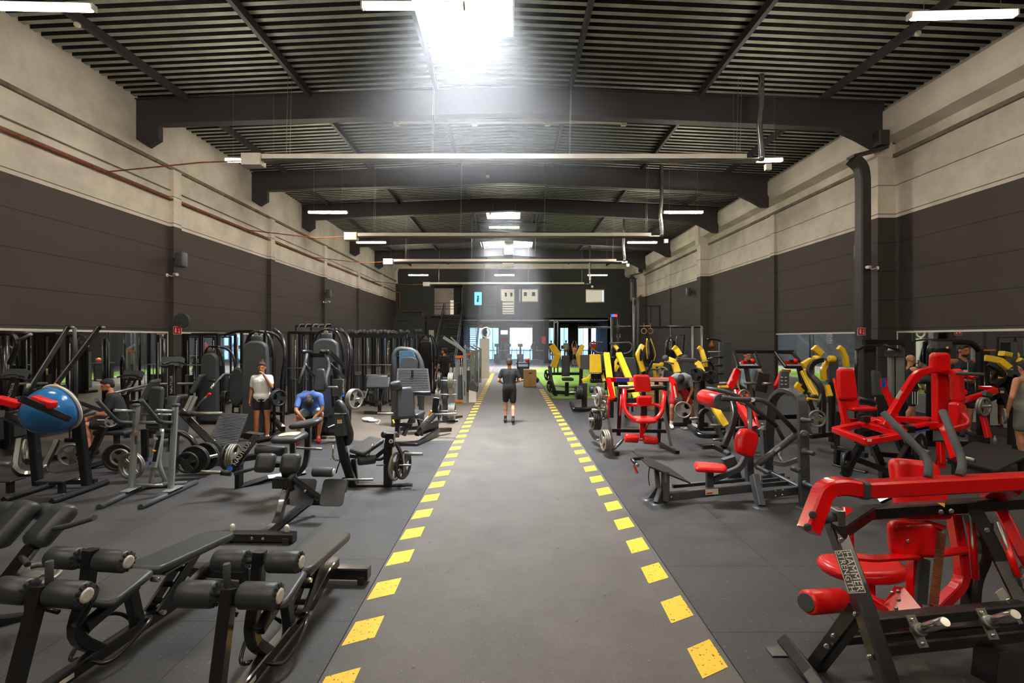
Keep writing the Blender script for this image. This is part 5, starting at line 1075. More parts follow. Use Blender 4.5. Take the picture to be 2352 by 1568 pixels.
B_(t, 'leg', 'black', [(1978, 1020, 5.9), (1938, 1092, 6.0)], .08, .07); B_(t, 'leg', 'black', [(2004, 1018, 6.1), (2026, 1072, 6.3), (2040, 1090, 6.3)], .08, .08); B_(t, 'leg', 'black', [(2090, 1020, 6.2), (2060, 1072, 6.3)], .08, .08); B_(t, 'leg', 'black', [(2062, 1005, 6.3), (2075, 1040, 6.4), (2110, 1085, 6.4)], .07, .07, .1)
B_(t, 'cross_beam', 'black', [(1966, 1054, 6.2), (2046, 1084, 6.1)], .07, .06); B_(t, 'cross_beam', 'black', [(2000, 1040, 6.6), (2110, 1050, 6.4)], .07, .06); Rd(t, 'plate_peg', 'steel', (2106, 1030, 6.1), (2136, 1040, 5.8), .026); Rd(t, 'plate_peg', 'steel', (2190, 1046, 5.6), (2240, 1058, 5.4), .026); Rd(t, 'peg_hub', 'grip', (2190, 1045, 5.65), (2202, 1047, 5.6), .038)
B_(t, 'foot', 'black', [(2045, 1095, 6.2), (2062, 1130, 6.3), (2020, 1150, 6.4)], .08, .05)
plate(W(1947, 1065, 6.0), (.55, -.75, 0), 'dark grip plate at the lower corner of the tall red lever machine', .17, .035, 'iron'); plate(W(2112, 1030, 6.15), (.45, -.8, 0), 'wide dark plate under the blue label of the tall red lever machine', .2, .03, 'iron')
plates(W(2062, 1094, 6.15), (.3, .95, 0), 3, 'the floor peg of the tall red lever machine', .18, .04, 'iron')
# platform
t = thing('step_platform', 'large black textured platform on legs beside the tall red lever machine', 'platform', (7.4, 7.4, 0))
a_, b_, c_, d_ = G(2169, 1049, .35), G(2237, 1012, .35), G(2372, 1040, .35), G(2288, 1080, .35); dn = Vector((0, 0, -.03))
part(t, 'deck', 'black_rough', ([a_, b_, c_, d_, a_ + dn, b_ + dn, c_ + dn, d_ + dn], [(0, 1, 2, 3), (7, 6, 5, 4), (0, 4, 5, 1), (1, 5, 6, 2), (2, 6, 7, 3), (3, 7, 4, 0)], [False] * 6))
for p in (a_, b_, c_, d_):
    q = p.lerp((a_ + c_) / 2, .25); part(t, 'leg', 'black', bar([Vector((q.x, q.y, 0)), Vector((q.x, q.y, .32))], .08, .08))
for p, q in ((a_, d_), (b_, c_)): part(t, 'rail', 'black', bar([p.lerp((a_ + c_) / 2, .12) + dn * 2.5, q.lerp((a_ + c_) / 2, .12) + dn * 2.5], .06, .08))
# red bench press seat
t = thing('incline_press_machine', 'red seat with tall red backrest behind the flat frame of the tall red lever machine', 'press machine', (5.6, 8.3, 0))
padout(t, 'backrest', 'redpad', [(-.15, 0), (.17, 0), (.14, .52), (-.13, .52)], .09, W(1941, 918, 8.0), (1, 0, 0), (-.42, .1, 1), .03, .05)
padout(t, 'seat', 'redpad', [(-.24, -.14), (.2, -.14), (.22, .14), (-.22, .14)], .07, W(1976, 942, 8.0), (1, 0, .02), (0, 1, 0), .03, .05); padout(t, 'lower_back_pad', 'redpad', [(-.12, 0), (.12, 0), (.1, .22), (-.1, .22)], .08, W(1953, 938, 8.05), (1, 0, 0), (-.3, .1, 1), .03, .05)
B_(t, 'seat_post', 'red', [(1920, 868, 8.1), (1934, 930, 8.0), (1944, 985, 7.9)], .07, .09, .1, (0, 1, 0)); B_(t, 'frame', 'black', [(1925, 945, 8.2), (1922, 1030, 8.2), (1975, 1038, 8.0)], .08, .08, .1); B_(t, 'frame', 'black', [(1975, 950, 8.1), (1978, 1035, 8.1)], .08, .08); B_(t, 'frame', 'black', [(1912, 1024, 8.3), (1990, 1046, 7.7)], .08, .08); B_(t, 'floor_foot', 'black', [G(1915, 1070), G(1990, 1088)], .08, .09); B_(t, 'frame', 'black', [(1924, 1030, 8.2), G(1922, 1070)], .08, .08)
B_(t, 'red_rail', 'red', [(1950, 965, 8.2), (2020, 962, 8.2)], .06, .06); B_(t, 'red_arm', 'red', [(2029, 868, 8.4), (2030, 890, 8.4), (2050, 930, 8.3), (2060, 975, 8.2)], .07, .09, .15, (0, 1, 0)); B_(t, 'arm_label', 'bluelabel', [(2029, 868, 8.34), (2030, 890, 8.34)], .07, .005, 0, (1, 0, 0)); Rd(t, 'grip_roller', 'black', (1972, 916, 8.3), (2010, 926, 8.3), .05)
# ================================================================ MACHINES FURTHER BACK, black side
def PZ(px, Y, z):
    Y = Y * KS
    return Vector(((px - CX) / FPX * Y, Y, z))
def tower(label, px, Y, w=.56, h=2.36, yaw=0, shroud='greydk', d=.45):
    """selectorised weight tower: bowed shroud in an arched tubular frame with a console"""
    t = thing('weight_stack_machine', label, 'weight machine', PZ(px, Y, 0), math.radians(yaw), local=True)
    p = lambda n, m, *g, **k: part(t, n, m, *g, **k)
    hw = w / 2
    p('shroud', shroud, padshape([(-hw, 0), (hw, 0), (hw * 1.02, h * .6), (hw * .9, h * .84), (hw * .4, h * .88), (-hw * .4, h * .88), (-hw * .9, h * .84), (-hw * 1.02, h * .6)], .14, .03, basis((0, -d / 2, .08), (1, 0, 0), (0, 0, 1), (0, -1, 0)), .06))
    p('frame_arch', 'black', tube([(-hw - .06, -d / 2 + .05, 0), (-hw - .06, -d / 2 + .05, h * .8), (-hw * .75, -d / 2 + .05, h), (hw * .75, -d / 2 + .05, h), (hw + .06, -d / 2 + .05, h * .8), (hw + .06, -d / 2 + .05, 0)], .035, .25))
    p('frame_arch', 'black', tube([(hw + .06, d / 2, 0), (hw + .14, d / 2, h * .8), (hw * .9, d / 2, h * .96), (hw * .6, -d / 2, h)], .03, .25))
    p('console', 'grey', cushion((w * .42, .1, .16), .03, Matrix.Translation((0, -d / 2 - .02, h * .93))))
    p('emblem', 'ledge', lathe((0, -d / 2 - .08, h * .97), (0, -d / 2 - .1, h * .97), [(0, .05), (.01, .045)], 14))
    p('weight_stack', 'gap', box((0, .02, h * .4), (w * .6, .12, h * .7)))
    p('base', 'black', box((0, 0, .05), (w + .2, d + .1, .1)))
    return t
tower('tall black weight tower with a grey curved shroud directly behind the woman', 604, 10.9)
tower('tall black weight tower with a grey curved shroud behind the bending man', 760, 11.2, .6, 2.42)
tower('lower black weight tower beside the oval pad, nearer the mirror than the woman', 499, 12.6, .42, 2.0)
tower('dark weight tower with rounded top close to the mirror behind the seated man', 240, 12.6, .42, 2.02)
tower('dark rounded tower far behind the leg press with the blue panel', 1006 - 25, 19.5, .5, 2.35, shroud='black')
def blank_tower2():
    t = mach('screen_leg_machine', 'machine with a domed frame and a reflective blue panel above a ribbed board', 'leg machine', 935, 900, 11.6)
    p0 = PZ(903, 12, 0)
    T_(t, 'dome_frame', 'greydk', [PZ(905, 12, 0), PZ(905, 12, 1.8), PZ(915, 12, 1.95), PZ(952, 12, 1.92), PZ(968, 12, 1.6), PZ(968, 12, .0)], .07, .25)
    padout(t, 'panel', 'blue2', [(0, 0), (.44, 0), (.44, .2), (.34, .42), (0, .42)], .02, W(917, 844, 11.9), (1, 0, 0), (0, 0, 1), .004, .04, label='glossy blue-grey panel')
    padout(t, 'panel_skirt', 'greydk', [(0, 0), (.46, 0), (.46, .22), (.3, .28), (.08, .26)], .03, W(917, 846, 11.85), (1, 0, 0), (0, 0, 1), .004, .04)
    ribbed(t, 'foot_board', [(913, 846, 11.2), (983, 846, 11.2), (989, 900, 11.0), (908, 898, 11.0)], 14, 'grey'); X_(t, 'slot', 'gap', (947, 858, 11.1), (.05, .03, .17)); R_(t, 'lower_edge', 'black', (915, 902, 10.95), (990, 903, 10.95), .06)
    B_(t, 'mast', 'greydk', [(945, 903, 11.1), (948, 970, 11.2)], .12, .1)
M['blue2'] = mat('blue_grey_glossy_panel', (92, 128, 150), .12, .4, .1, 3)
blank_tower2()
# leg press with raised backrest
t = mach('reclined_leg_press', 'black reclining leg press with long steel bar and yellow levers beside the dashes', 'leg press', 950, 1010, 10.2)
padout(t, 'backrest', 'pad', [(-.2, 0), (.2, 0), (.17, .66), (-.15, .66)], .12, W(930, 962, 9.9), (.85, .5, 0), (-.42, -.05, 1), .04, .06); C_(t, 'headrest', 'pad', (909, 886, 9.85), (.24, .2, .2), 20, 0, -15, .05)
padout(t, 'seat', 'pad', [(-.18, 0), (.18, 0), (.18, .3), (-.18, .3)], .09, W(943, 960, 10.0), (.8, -.5, 0), (.5, .8, .2), .03, .06)
Rd(t, 'steel_bar', 'steel', (867, 950, 10.0), (904, 950, 10.0), .03); Rd(t, 'steel_bar', 'steel', (1000, 952, 10.6), (1049, 950, 10.6), .03)
B_(t, 'base_frame', 'black', [(905, 1019, 9.85), (956, 1022, 9.8), (1006, 988, 10.8), (1034, 986, 11.1)], .09, .1, .02, (0, 0, 1)); B_(t, 'base_frame', 'black', [(915, 985, 11.0), (1000, 980, 11.4)], .08, .08); B_(t, 'rail', 'black', [(957, 998, 10.1), (1000, 952, 10.7)], .07, .1)
B_(t, 'strut', 'black', [(927, 1000, 9.95), (944, 962, 10.1)], .07, .07); B_(t, 'strut', 'black', [(915, 960, 9.95), (912, 1003, 9.95)], .09, .12); B_(t, 'strut', 'black', [(960, 960, 10.3), (970, 1000, 10.2)], .05, .12); X_(t, 'plate_box', 'black', (1001, 930, 10.9), (.14, .1, .35), 0, 0, 6)
for a in ((902, 964, 905, 972), (985, 955, 991, 943)): B_(t, 'release_lever', 'yellowlabel', [(a[0], a[1], 10.0), (a[2], a[3], 9.95)], .035, .03, label='yellow lever')
T_(t, 'pull_rod', 'steel', [(985, 955, 10.1), (958, 985, 10.0)], .018); X_(t, 'lever_block', 'black', (930, 975, 9.9), (.3, .08, .08), 0, 0, 10); T_(t, 'under_rod', 'steel', [(930, 955, 9.9), (985, 968, 10.2)], .015); B_(t, 'foot_sled', 'black', [(960, 990, 10.3), (1005, 975, 10.9)], .2, .06)
plate(W(1008, 945, 11.0), (1, .1, 0), 'black plate on the inner end of the leg press bar by the weight tree', .2, .04, 'iron')
# weight tree
t = mach('weight_plate_tree', 'black upright storage tree holding plates beside the dashes', 'weight tree', 1022, 968)
B_(t, 'post', 'greydk', [(1022, 866, 12.6), (1022, 968, 12.6)], .13, .1, 0, (1, 0, 0)); B_(t, 'base', 'black', [(1012, 970, 12.6), (1052, 968, 12.7)], .12, .1); B_(t, 'base', 'black', [(1018, 962, 12.9), (1060, 958, 13.4)], .1, .1)
for py in (874, 906, 944):
    Rd(t, 'peg', 'steel', (1000, py, 12.5), (1049, py, 12.5), .024)
plates(W(1008, 874, 12.5), (1, 0, 0), 2, 'the top tier of the weight tree, aisle-away side', .2, .035, 'iron'); plates(W(1040, 874, 12.5), (-1, 0, 0), 4, 'the top aisle-side peg of the weight tree', .21, .03, 'ironlt')
plates(W(1003, 906, 12.5), (1, 0, 0), 4, 'the middle tier of the weight tree', .15, .028, 'ironlt'); plates(W(1036, 906, 12.5), (-1, 0, 0), 1, 'the middle tier of the weight tree, aisle side', .08, .028, 'ironlt')
plates(W(1044, 944, 12.5), (-1, 0, 0), 5, 'the bottom tier of the weight tree', .21, .03, 'ironlt'); plates(W(1008, 944, 12.5), (1, 0, 0), 2, 'the bottom tier of the weight tree, aisle-away side', .19, .03, 'iron')
# silver multi-station columns
for i, (px, Y, nm) in enumerate(((1059, 16.6, 'first in the row, orange-topped, behind the weight tree'), (1078, 19.0, 'second in the row behind the orange-topped one'), (1089, 21.6, 'third in the row behind the orange-topped one'), (1097, 24.2, 'fourth and last in the row behind the orange-topped one'))):
    t = thing('cable_column', 'silver cable column with weight stack, ' + nm, 'cable machine', PZ(px, Y, 0), 0, 'silver cable columns', local=True)
    p = lambda n, m, *g, **k: part(t, n, m, *g, **k)
    p('front_upright', 'silver', bar([(.14, -.1, 0), (.14, -.1, 1.72)], .13, .12, (1, 0, 0))); p('rear_upright', 'silver', bar([(-.17, 0, 0), (-.12, 0, 1.55)], .12, .1, (1, 0, 0)))
    p('top_cover', 'orange', box((-.03, -.05, 1.58), (.3, .2, .08))); p('bottom_cover', 'orange', box((-.03, -.05, .06), (.28, .2, .08)))
    p('weight_stack', 'greydk', box((-.03, .05, .5), (.12, .3, .9))); p('guide_rod', 'chrome', rod((-.05, -.04, .1), (-.05, -.04, 1.55), .012)); p('guide_rod', 'chrome', rod((.02, -.04, .1), (.02, -.04, 1.55), .012))
    p('decal', 'greydk', box((.14, -.163, .5), (.04, .004, .5)))
    if i == 0:
        p('boom', 'silver', bar([(.16, -.1, 1.72), (-.1, -.1, 1.95), (-.6, -.1, 2.25)], .1, .1, (0, 1, 0), .08)); p('boom', 'silver', bar([(.1, .2, 1.78), (-.38, .2, 2.26)], .05, .05)); p('pulley', 'black', rod((-.62, -.13, 2.25), (-.62, -.05, 2.25), .08)); p('finial', 'silver', rod((.16, -.1, 1.72), (.16, -.1, 2.0), .02))
    else: p('boom', 'silver', bar([(.14, -.1, 1.7), (-.2, -.1, 1.9)], .07, .07, (0, 1, 0)))
t = thing('waste_bin', 'white waste bin with a grey folded lid standing by the silver columns', 'bin', G(1086, 923), 0, local=True)
part(t, 'body', 'white', box((0, 0, .22), (.26, .26, .44))); part(t, 'lid', 'grey', padshape([(-.17, 0), (.17, -.08), (.18, .1), (.0, .38), (-.15, .22)], .28, .03, basis((0, .14, .43), (1, 0, 0), (0, 0, 1), (0, -1, 0)), .03))
single('display_stand', 'tall white free-standing panel with a round emblem on top near the stairs', 'panel', 'white', hbox(*sorted((PZ(1102, 27, 0).x, PZ(1124, 27, 0).x)), 26.8, 27.2, 0, 2.22))
c = W(1116, 763, 27); t = thing('round_emblem_sign', 'round ring emblem sign standing on the tall white panel', 'sign', c, 0)
part(t, 'ring', 'white', sweep([c + Vector((.24 * math.cos(a), 0, .27 * math.sin(a))) for a in [math.pi * k / 12 for k in range(24)]], circ(.035, 8), (0, 1, 0), 0, 1, True, None, True)); part(t, 'emblem', 'greydk', lathe(c, c + Vector((0, .04, 0)), [(0, .1), (.04, .1)], 6)); part(t, 'stem', 'white', rod(c - Vector((0, 0, .62)), c - Vector((0, 0, .25)), .03))
# converging press with two arms
t = mach('overhead_press_machine', 'black overhead press machine with two hanging arms behind the bending man', 'press machine', 745, 975, 10.2)
for s, a in ((0, ((692, 808, 10.1), (716, 809, 10.3))), (1, ((735, 808, 9.8), (757, 808, 9.8)))):
    R_(t, 'shoulder_pad', 'black', a[0], a[1], .05)
T_(t, 'swing_arm', 'greydk', [(705, 812, 10.1), (700, 840, 10.0), (685, 880, 9.8)], .03, .1); T_(t, 'swing_arm', 'greydk', [(748, 812, 9.8), (757, 840, 9.8), (748, 872, 9.6), (750, 892, 9.6)], .035, .1)
T_(t, 'swing_arm', 'black', [(700, 835, 10), (720, 865, 10.2)], .03); T_(t, 'swing_arm', 'black', [(757, 835, 9.8), (790, 866, 10.2)], .035); B_(t, 'top_beam', 'black', [(716, 815, 10.3), (750, 815, 10.2)], .1, .1); B_(t, 'top_beam', 'black', [(757, 808, 9.9), (792, 842, 10.4), (790, 870, 10.4)], .08, .08, .1)
padout(t, 'back_pad', 'pad', [(-.13, 0), (.13, 0), (.14, .25), (.08, .5), (-.08, .5), (-.14, .25)], .08, W(736, 900, 10.1), (1, 0, 0), (0, .15, 1), .03, .08)
X_(t, 'name_panel', 'greydk', (777, 890, 10.0), (.24, .06, .36)); part(t, 'lettering', 'paper', text_geo('NAUTILUS', .06, basis(W(788.5, 886, 9.9), (0.02, 0, 1), (-1, 0, 0)))); part(t, 'emblem', 'bluelabel', lathe(W(788, 908, 9.92), W(788, 908, 9.9), [(0, .03), (.01, .03)], 10))
B_(t, 'side_frame', 'black', [(762, 862, 10.1), (766, 935, 10.1)], .06, .06); B_(t, 'base', 'black', [(752, 985, 10), (800, 965, 10.4)], .1, .09); B_(t, 'base', 'black', [(700, 960, 10.6), (758, 958, 10.6)], .1, .3); Rd(t, 'handle', 'steel', (752, 889, 9.6), (776, 889, 9.6), .022); Rd(t, 'plate_peg', 'steel', (800, 918, 10.2), (826, 916, 10.2), .025); B_(t, 'rear_post', 'black', [(770, 830, 10.6), (778, 960, 10.6)], .1, .1)
plates(W(817, 916, 10.2), (-.9, .45, 0), 3, 'the peg of the overhead press machine', .22, .035, 'ironlt')
# oval pad press left of the woman
t = mach('seated_row_station', 'black seated machine with a tall oval pad and angled handles beside the woman', 'row machine', 545, 955, 10.9)
oval2 = [(.19 * math.cos(a), .42 + .43 * math.sin(a)) for a in [2 * math.pi * k / 14 for k in range(14)]]
padout(t, 'oval_pad', 'pad', oval2, .09, W(546, 931, 10.6), (1, 0, 0), (-.02, .06, 1), .03, .03)
T_(t, 'handle_arm', 'greydk', [(540, 845, 10.6), (555, 850, 10.7)], .03); T_(t, 'handle_arm', 'greydk', [(487, 888, 10.0), (515, 858, 10.4), (535, 862, 10.6)], .025, .06); Rd(t, 'handle_tip', 'chrome', (484, 892, 9.95), (492, 882, 10.05), .03); Rd(t, 'hinge', 'black', (480, 874, 10.4), (496, 874, 10.4), .03)
B_(t, 'mast', 'black', [(545, 925, 10.8), (545, 965, 10.8)], .14, .1); X_(t, 'label', 'paper', (543, 941, 10.7), (.1, .01, .1)); B_(t, 'foot', 'black', [(525, 972, 10.9), (600, 968, 11.0)], .1, .08); B_(t, 'foot', 'black', [(600, 946, 10.9), (650, 950, 10.9)], .07, .06); Rd(t, 'plate_peg', 'steel', (508, 912, 10.7), (524, 912, 10.7), .02); B_(t, 'rear_frame', 'black', [(625, 960, 10.9), (650, 985, 10.5)], .12, .1); B_(t, 'side_post', 'black', [(567, 860, 10.9), (567, 900, 10.9)], .05, .05); Rd(t, 'side_peg', 'chrome', (568, 870, 10.8), (568, 895, 10.8), .03)
plates(W(513, 912, 10.7), (1, .15, 0), 3, 'the peg beside the tall oval pad', .14, .03, 'iron'); plates(W(641, 914, 10.4), (-.85, .5, 0), 3, 'the peg just behind the woman', .18, .035, 'iron')
# upright bikes / climbers with lettered columns
for px, py0, py1, Y, lab in ((396, 838, 920, 9.7, 'black cardio machine with a lettered upright column behind the silver dip machine'), (292, 868, 905, 11.0, 'black cardio machine with a slanted lettered column behind the seated man'), (22, 866, 925, 9.4, 'black cardio machine with a slanted column near the photo edge by the mirror')):
    t = mach('stationary_bike', lab, 'exercise bike', px, 900, Y)
    lean = 0 if px > 350 else 14
    B_(t, 'column', 'black', [(px + lean, py0, Y), (px - lean * .3, py1, Y - .1)], .14, .09, 0, (1, 0, 0)); B_(t, 'column_base', 'black', [(px - lean * .3, py1, Y), PZ(px, Y + .1, .05)], .12, .1)
    p0, p1 = W(px - lean * .2, py1, Y - .17), W(px + lean, py0 + 8, Y - .1); u = (p1 - p0).normalized(); part(t, 'lettering', 'paper', text_geo('NAUTILUS', .075, basis((p0 + p1) / 2 + Vector((0, -.03, 0)), u, (-u.z, 0, u.x))))
    X_(t, 'console', 'greydk', (px + lean, py0 - 6, Y + .05), (.4, .12, .2), 0, -25); T_(t, 'handlebar', 'black', [(px - 22, py0 - 2, Y - .2), (px - 8, py0 - 6, Y), (px + 20, py0 - 6, Y), (px + 32, py0, Y - .2)], .02, .05)
    B_(t, 'base', 'black', [PZ(px, Y - .4, .05), PZ(px + 8, Y + 1.0, .05)], .12, .1); C_(t, 'saddle', 'pad', PZ(px + 14, Y + .7, .95), (.24, .3, .08)); B_(t, 'saddle_post', 'black', [PZ(px + 12, Y + .6, .1), PZ(px + 14, Y + .7, .92)], .07, .07); X_(t, 'side_cover', 'greydk', PZ(px + 7, Y + .35, .42), (.14, .7, .5), b=.08)
# preacher bench
t = mach('preacher_bench', 'black preacher curl bench with a rolled arm pad before the cable frames', 'preacher bench', 870, 930)
R_(t, 'arm_pad', 'pad', (842, 868, 14), (892, 868, 14), .11); padout(t, 'pad_slope', 'pad', [(-.34, 0), (.34, 0), (.34, .35), (-.34, .35)], .1, W(868, 893, 13.7), (1, 0, 0), (0, .5, .9), .03, .05)
B_(t, 'post', 'black', [(878, 885, 14.2), (872, 925, 14.2)], .1, .09); B_(t, 'post', 'black', [(848, 885, 14.1), (838, 915, 13.8)], .06, .06); B_(t, 'base', 'black', [PZ(838, 14, .05), PZ(893, 13.8, .05)], .1, .08); B_(t, 'post', 'black', [(872, 920, 14.2), PZ(872, 14.1, 0)], .1, .09); B_(t, 'base', 'black', [(838, 922, 14.4), (865, 930, 13.9)], .1, .08); R_(t, 'seat_roll', 'pad', (820, 903, 14.1), (858, 903, 14.1), .08); part(t, 'ball_foot', 'grip', ball(W(837, 912, 14), .1, 10))
# towel
single('white_towel', 'crumpled white towel lying on the floor between two leg machines', 'towel', 'clwhite', ball(G(846, 968) + Vector((0, 0, .06)), .14, 12, (1.1, .9, .45)), ball(G(856, 970) + Vector((0, 0, .05)), .1, 10, (1.3, .8, .4)), ball(G(838, 966) + Vector((0, 0, .05)), .09, 10, (1, .9, .5)), tube([G(858, 970) + Vector((0, 0, .02)), G(868, 974) + Vector((0, 0, .01)), G(874, 966) + Vector((0, 0, .01)), G(860, 962) + Vector((0, 0, .02))], .008, .04, 6))
# cable crossover and smith frames
def rackframe(label, x0, x1, Y, d=1.2, h=2.3, m='black', cat='cable frame', cols=3, bars=True, name='cable_crossover'):
    a, b = PZ(x0, Y, 0).x, PZ(x1, Y, 0).x
    t = thing(name, label, cat, ((a + b) / 2, Y, 0), 0)
    for i in range(cols):
        x = a + (b - a) * i / max(1, cols - 1)
        for y in (Y, Y + d): part(t, 'upright', m, bar([Vector((x, y, 0)), Vector((x, y, h))], .08, .08, (1, 0, 0)))
        part(t, 'top_tie', m, bar([Vector((x, Y, h)), Vector((x, Y + d, h))], .07, .07)); part(t, 'floor_tie', m, bar([Vector((x, Y - .2, .05)), Vector((x, Y + d, .05))], .08, .08))
        part(t, 'cable_line', 'steel', rod(Vector((x + .12, Y - .02, .2)), Vector((x + .12, Y - .02, h - .1)), .008, 6)); part(t, 'guide_rod', 'chrome', rod(Vector((x - .14, Y + .02, .1)), Vector((x - .14, Y + .02, h - .2)), .014, 8))
        if bars: part(t, 'weight_stack', 'greydk', box((x + .03, Y + .3, .55), (.22, .2, .9)))
    for y in (Y, Y + d): part(t, 'crossbar', m, bar([Vector((a, y, h)), Vector((b, y, h))], .08, .09, (0, 1, 0)))
    part(t, 'middle_bar', 'steel', rod(Vector((a, Y - .06, 1.35)), Vector((b, Y - .06, 1.35)), .016))
    return t
rackframe('black cable frame between the two tall weight towers', 664, 738, 14.0, 1.0, 2.38, cols=4)
rackframe('black multi-cable frame behind the preacher bench', 812, 900, 15.8, 1.4, 2.32, cols=5)
rackframe('black frame against the wall behind the lower weight tower', 555, 575, 16.0, 1.5, 2.45, cols=2)
rackframe('black cable frame before the mirror near the wall post', 420, 500, 15.6, 1.0, 2.35, cols=3)
rackframe('black power rack on the far black side past the cable frames', 900, 985, 24.0, 1.4, 2.3, cols=3)
for i, (px, lab) in enumerate(((655, 'curved black pull handle frame beside the tower behind the woman'), (806, 'curved black pull handle frame beside the tower behind the bending man'))):
    single('pulldown_boom', lab, 'pulldown boom', 'black', tube([PZ(px - 25, 11.4, 2.42), PZ(px - 8, 11.2, 2.3), PZ(px + 2, 11.0, 1.9), PZ(px - 8, 11.0, 1.2), PZ(px - 8, 11.1, 0)], .04, .25))
single('arched_beam', 'long bowed black beam linking the towers above the mirror line', 'beam', 'black', tube([PZ(515, 13, 2.3), PZ(545, 13, 2.42), PZ(585, 13, 2.42), PZ(600, 13, 2.3), PZ(602, 13, 0)], .04, .4))
t = mach('pull_up_station', 'black pull-up station rising above the towers with several steel grips', 'pull-up station', 715, 800, 17)
for x in (680, 715, 752): T_(t, 'mast', 'black', [PZ(x, 17, 0), PZ(x, 17, 2.65)], .04)
T_(t, 'top_bar', 'black', [PZ(678, 17, 2.65), PZ(762, 17, 2.68)], .035)
for x in (690, 705, 722, 735, 750): T_(t, 'grip', 'steel', [PZ(x - 5, 16.8, 2.6), PZ(x, 17, 2.72), PZ(x + 8, 17.1, 2.72)], .02)
# long beam with round weights on top (fixed bars on a high rack)
t = mach('barbell_rack', 'high rack carrying a row of round-headed fixed barbells above the cable frames', 'barbell rack', 860, 800, 15.2)
B_(t, 'shelf_beam', 'black', [PZ(795, 15.2, 2.3), PZ(935, 15.2, 2.28)], .12, .05)
for x in (800, 930): T_(t, 'upright', 'black', [PZ(x, 15.2, 0), PZ(x, 15.2, 2.3)], .04)
for i, px in enumerate([796, 803, 810, 817, 830, 837, 845, 852, 860, 868, 876, 885, 892, 921]):
    c = PZ(px, 15.2, 2.40 + (.03 if i % 3 else 0)); single('fixed_barbell', 'round grey barbell head on the high rack', 'barbell', 'grey', ball(c, .075, 10), rod(c, c + Vector((0, 1.0, 0)), .014), ball(c + Vector((0, 1.0, 0)), .075, 10), group='barbell heads on the high rack')
for px in (956, 965):
    c = PZ(px, 19, 2.5); single('fixed_barbell', 'round barbell head standing above the dark far tower', 'barbell', 'grey', ball(c, .09, 10), rod(c, c + Vector((0, 0, -.3)), .02), group='barbell heads over the far tower')
# dumbbell racks near the stairs
for k, (x0, x1, Y) in enumerate(((972, 1022, 26.0), (985, 1040, 31.0))):
    a, b = PZ(x0, Y, 0).x, PZ(x1, Y, 0).x; t = thing('dumbbell_rack', ('dark dumbbell rack in front of the staircase' if k == 0 else 'second dark dumbbell rack under the staircase'), 'dumbbell rack', ((a + b) / 2, Y, 0), 0)
    for z in (.45, .8, 1.15): part(t, 'shelf', 'black', box(((a + b) / 2, Y, z), (b - a, .35, .04), rotm((0, 0, 0))))
    for x in (a, b): part(t, 'upright', 'black', bar([Vector((x, Y, 0)), Vector((x, Y + .1, 1.35))], .07, .07))
    for z in (.45, .8, 1.15):
        n = 6
        for i in range(n):
            x = a + (b - a) * (i + .5) / n
            single('dumbbell', 'dark dumbbell on the %s shelf of the %s' % ({.45: 'lowest', .8: 'middle', 1.15: 'top'}[z], 'rack in front of the staircase' if k == 0 else 'second rack under the staircase'), 'dumbbell', 'iron', rod((x, Y - .17, z + .09), (x, Y - .07, z + .09), .07, 8), rod((x, Y - .1, z + .09), (x, Y + .1, z + .09), .02, 8), rod((x, Y + .07, z + .09), (x, Y + .17, z + .09), .07, 8), group='dumbbells on the %s shelf of rack %s' % ({.45: 'lowest', .8: 'middle', 1.15: 'top'}[z], 'one' if k == 0 else 'two'))
# black machines along the mirror
t = mach('crossover_station', 'black arched machine cut by the photo edge at the mirror', 'cable machine', 15, 900, 9.4)
T_(t, 'arched_frame', 'black', [PZ(-30, 9.4, 0), PZ(-20, 9.4, 2.3), PZ(30, 9.5, 2.32), PZ(42, 9.5, 2.1), PZ(22, 9.5, 1.7)], .045, .2); T_(t, 'mast', 'black', [PZ(12, 9.6, 0), PZ(10, 9.6, 2.3)], .07); T_(t, 'steel_lever', 'steel', [W(40, 782, 9.3), W(72, 767, 9.3)], .03)
for px, lab in ((375, 'slim black cable post with two steel lines before the mirror'), (172, 'slim black post behind the slanted rails')):
    t = mach('cable_post', lab, 'cable post', px, 900, 13.2 if px > 200 else 10.2); Y = 13.2 if px > 200 else 10.2
    T_(t, 'post', 'black', [PZ(px, Y, 0), PZ(px, Y, 2.2)], .05); T_(t, 'line', 'steel', [PZ(px - 12, Y, .1), PZ(px - 12, Y, 2.1)], .012); T_(t, 'base', 'black', [PZ(px - 20, Y, .05), PZ(px + 20, Y, .05)], .05)
t = mach('glute_machine', 'low black bench machine with a grey side shield near the mirror', 'bench machine', 330, 930, 10.6)
X_(t, 'shield', 'greydk', (346, 895, 10.6), (.1, .5, .5), 20, 0, 25, .05); X_(t, 'shield', 'greydk', (455, 880, 12), (.1, .5, .5), 20, 0, 25, .05); T_(t, 'rail', 'steel', [(250, 905, 10), (345, 882, 11.5), (480, 880, 13)], .03, .1); B_(t, 'base', 'black', [(300, 925, 10.5), (420, 915, 11.5)], .1, .1); B_(t, 'leg', 'black', [(346, 905, 10.6), PZ(346, 10.6, 0)], .08, .08); B_(t, 'leg', 'black', [(455, 890, 12), PZ(455, 12, 0)], .08, .08)
# ================================================================ YELLOW, RED AND BLACK MACHINES BEYOND
def hexlever(t, pts, w=.1, d=.17, name='yellow_lever'):
    return part(t, name, 'yellow', bar(w_(pts), w * KS, d * KS, (0, 1, 0) if True else None, .02))
KS = 1.42
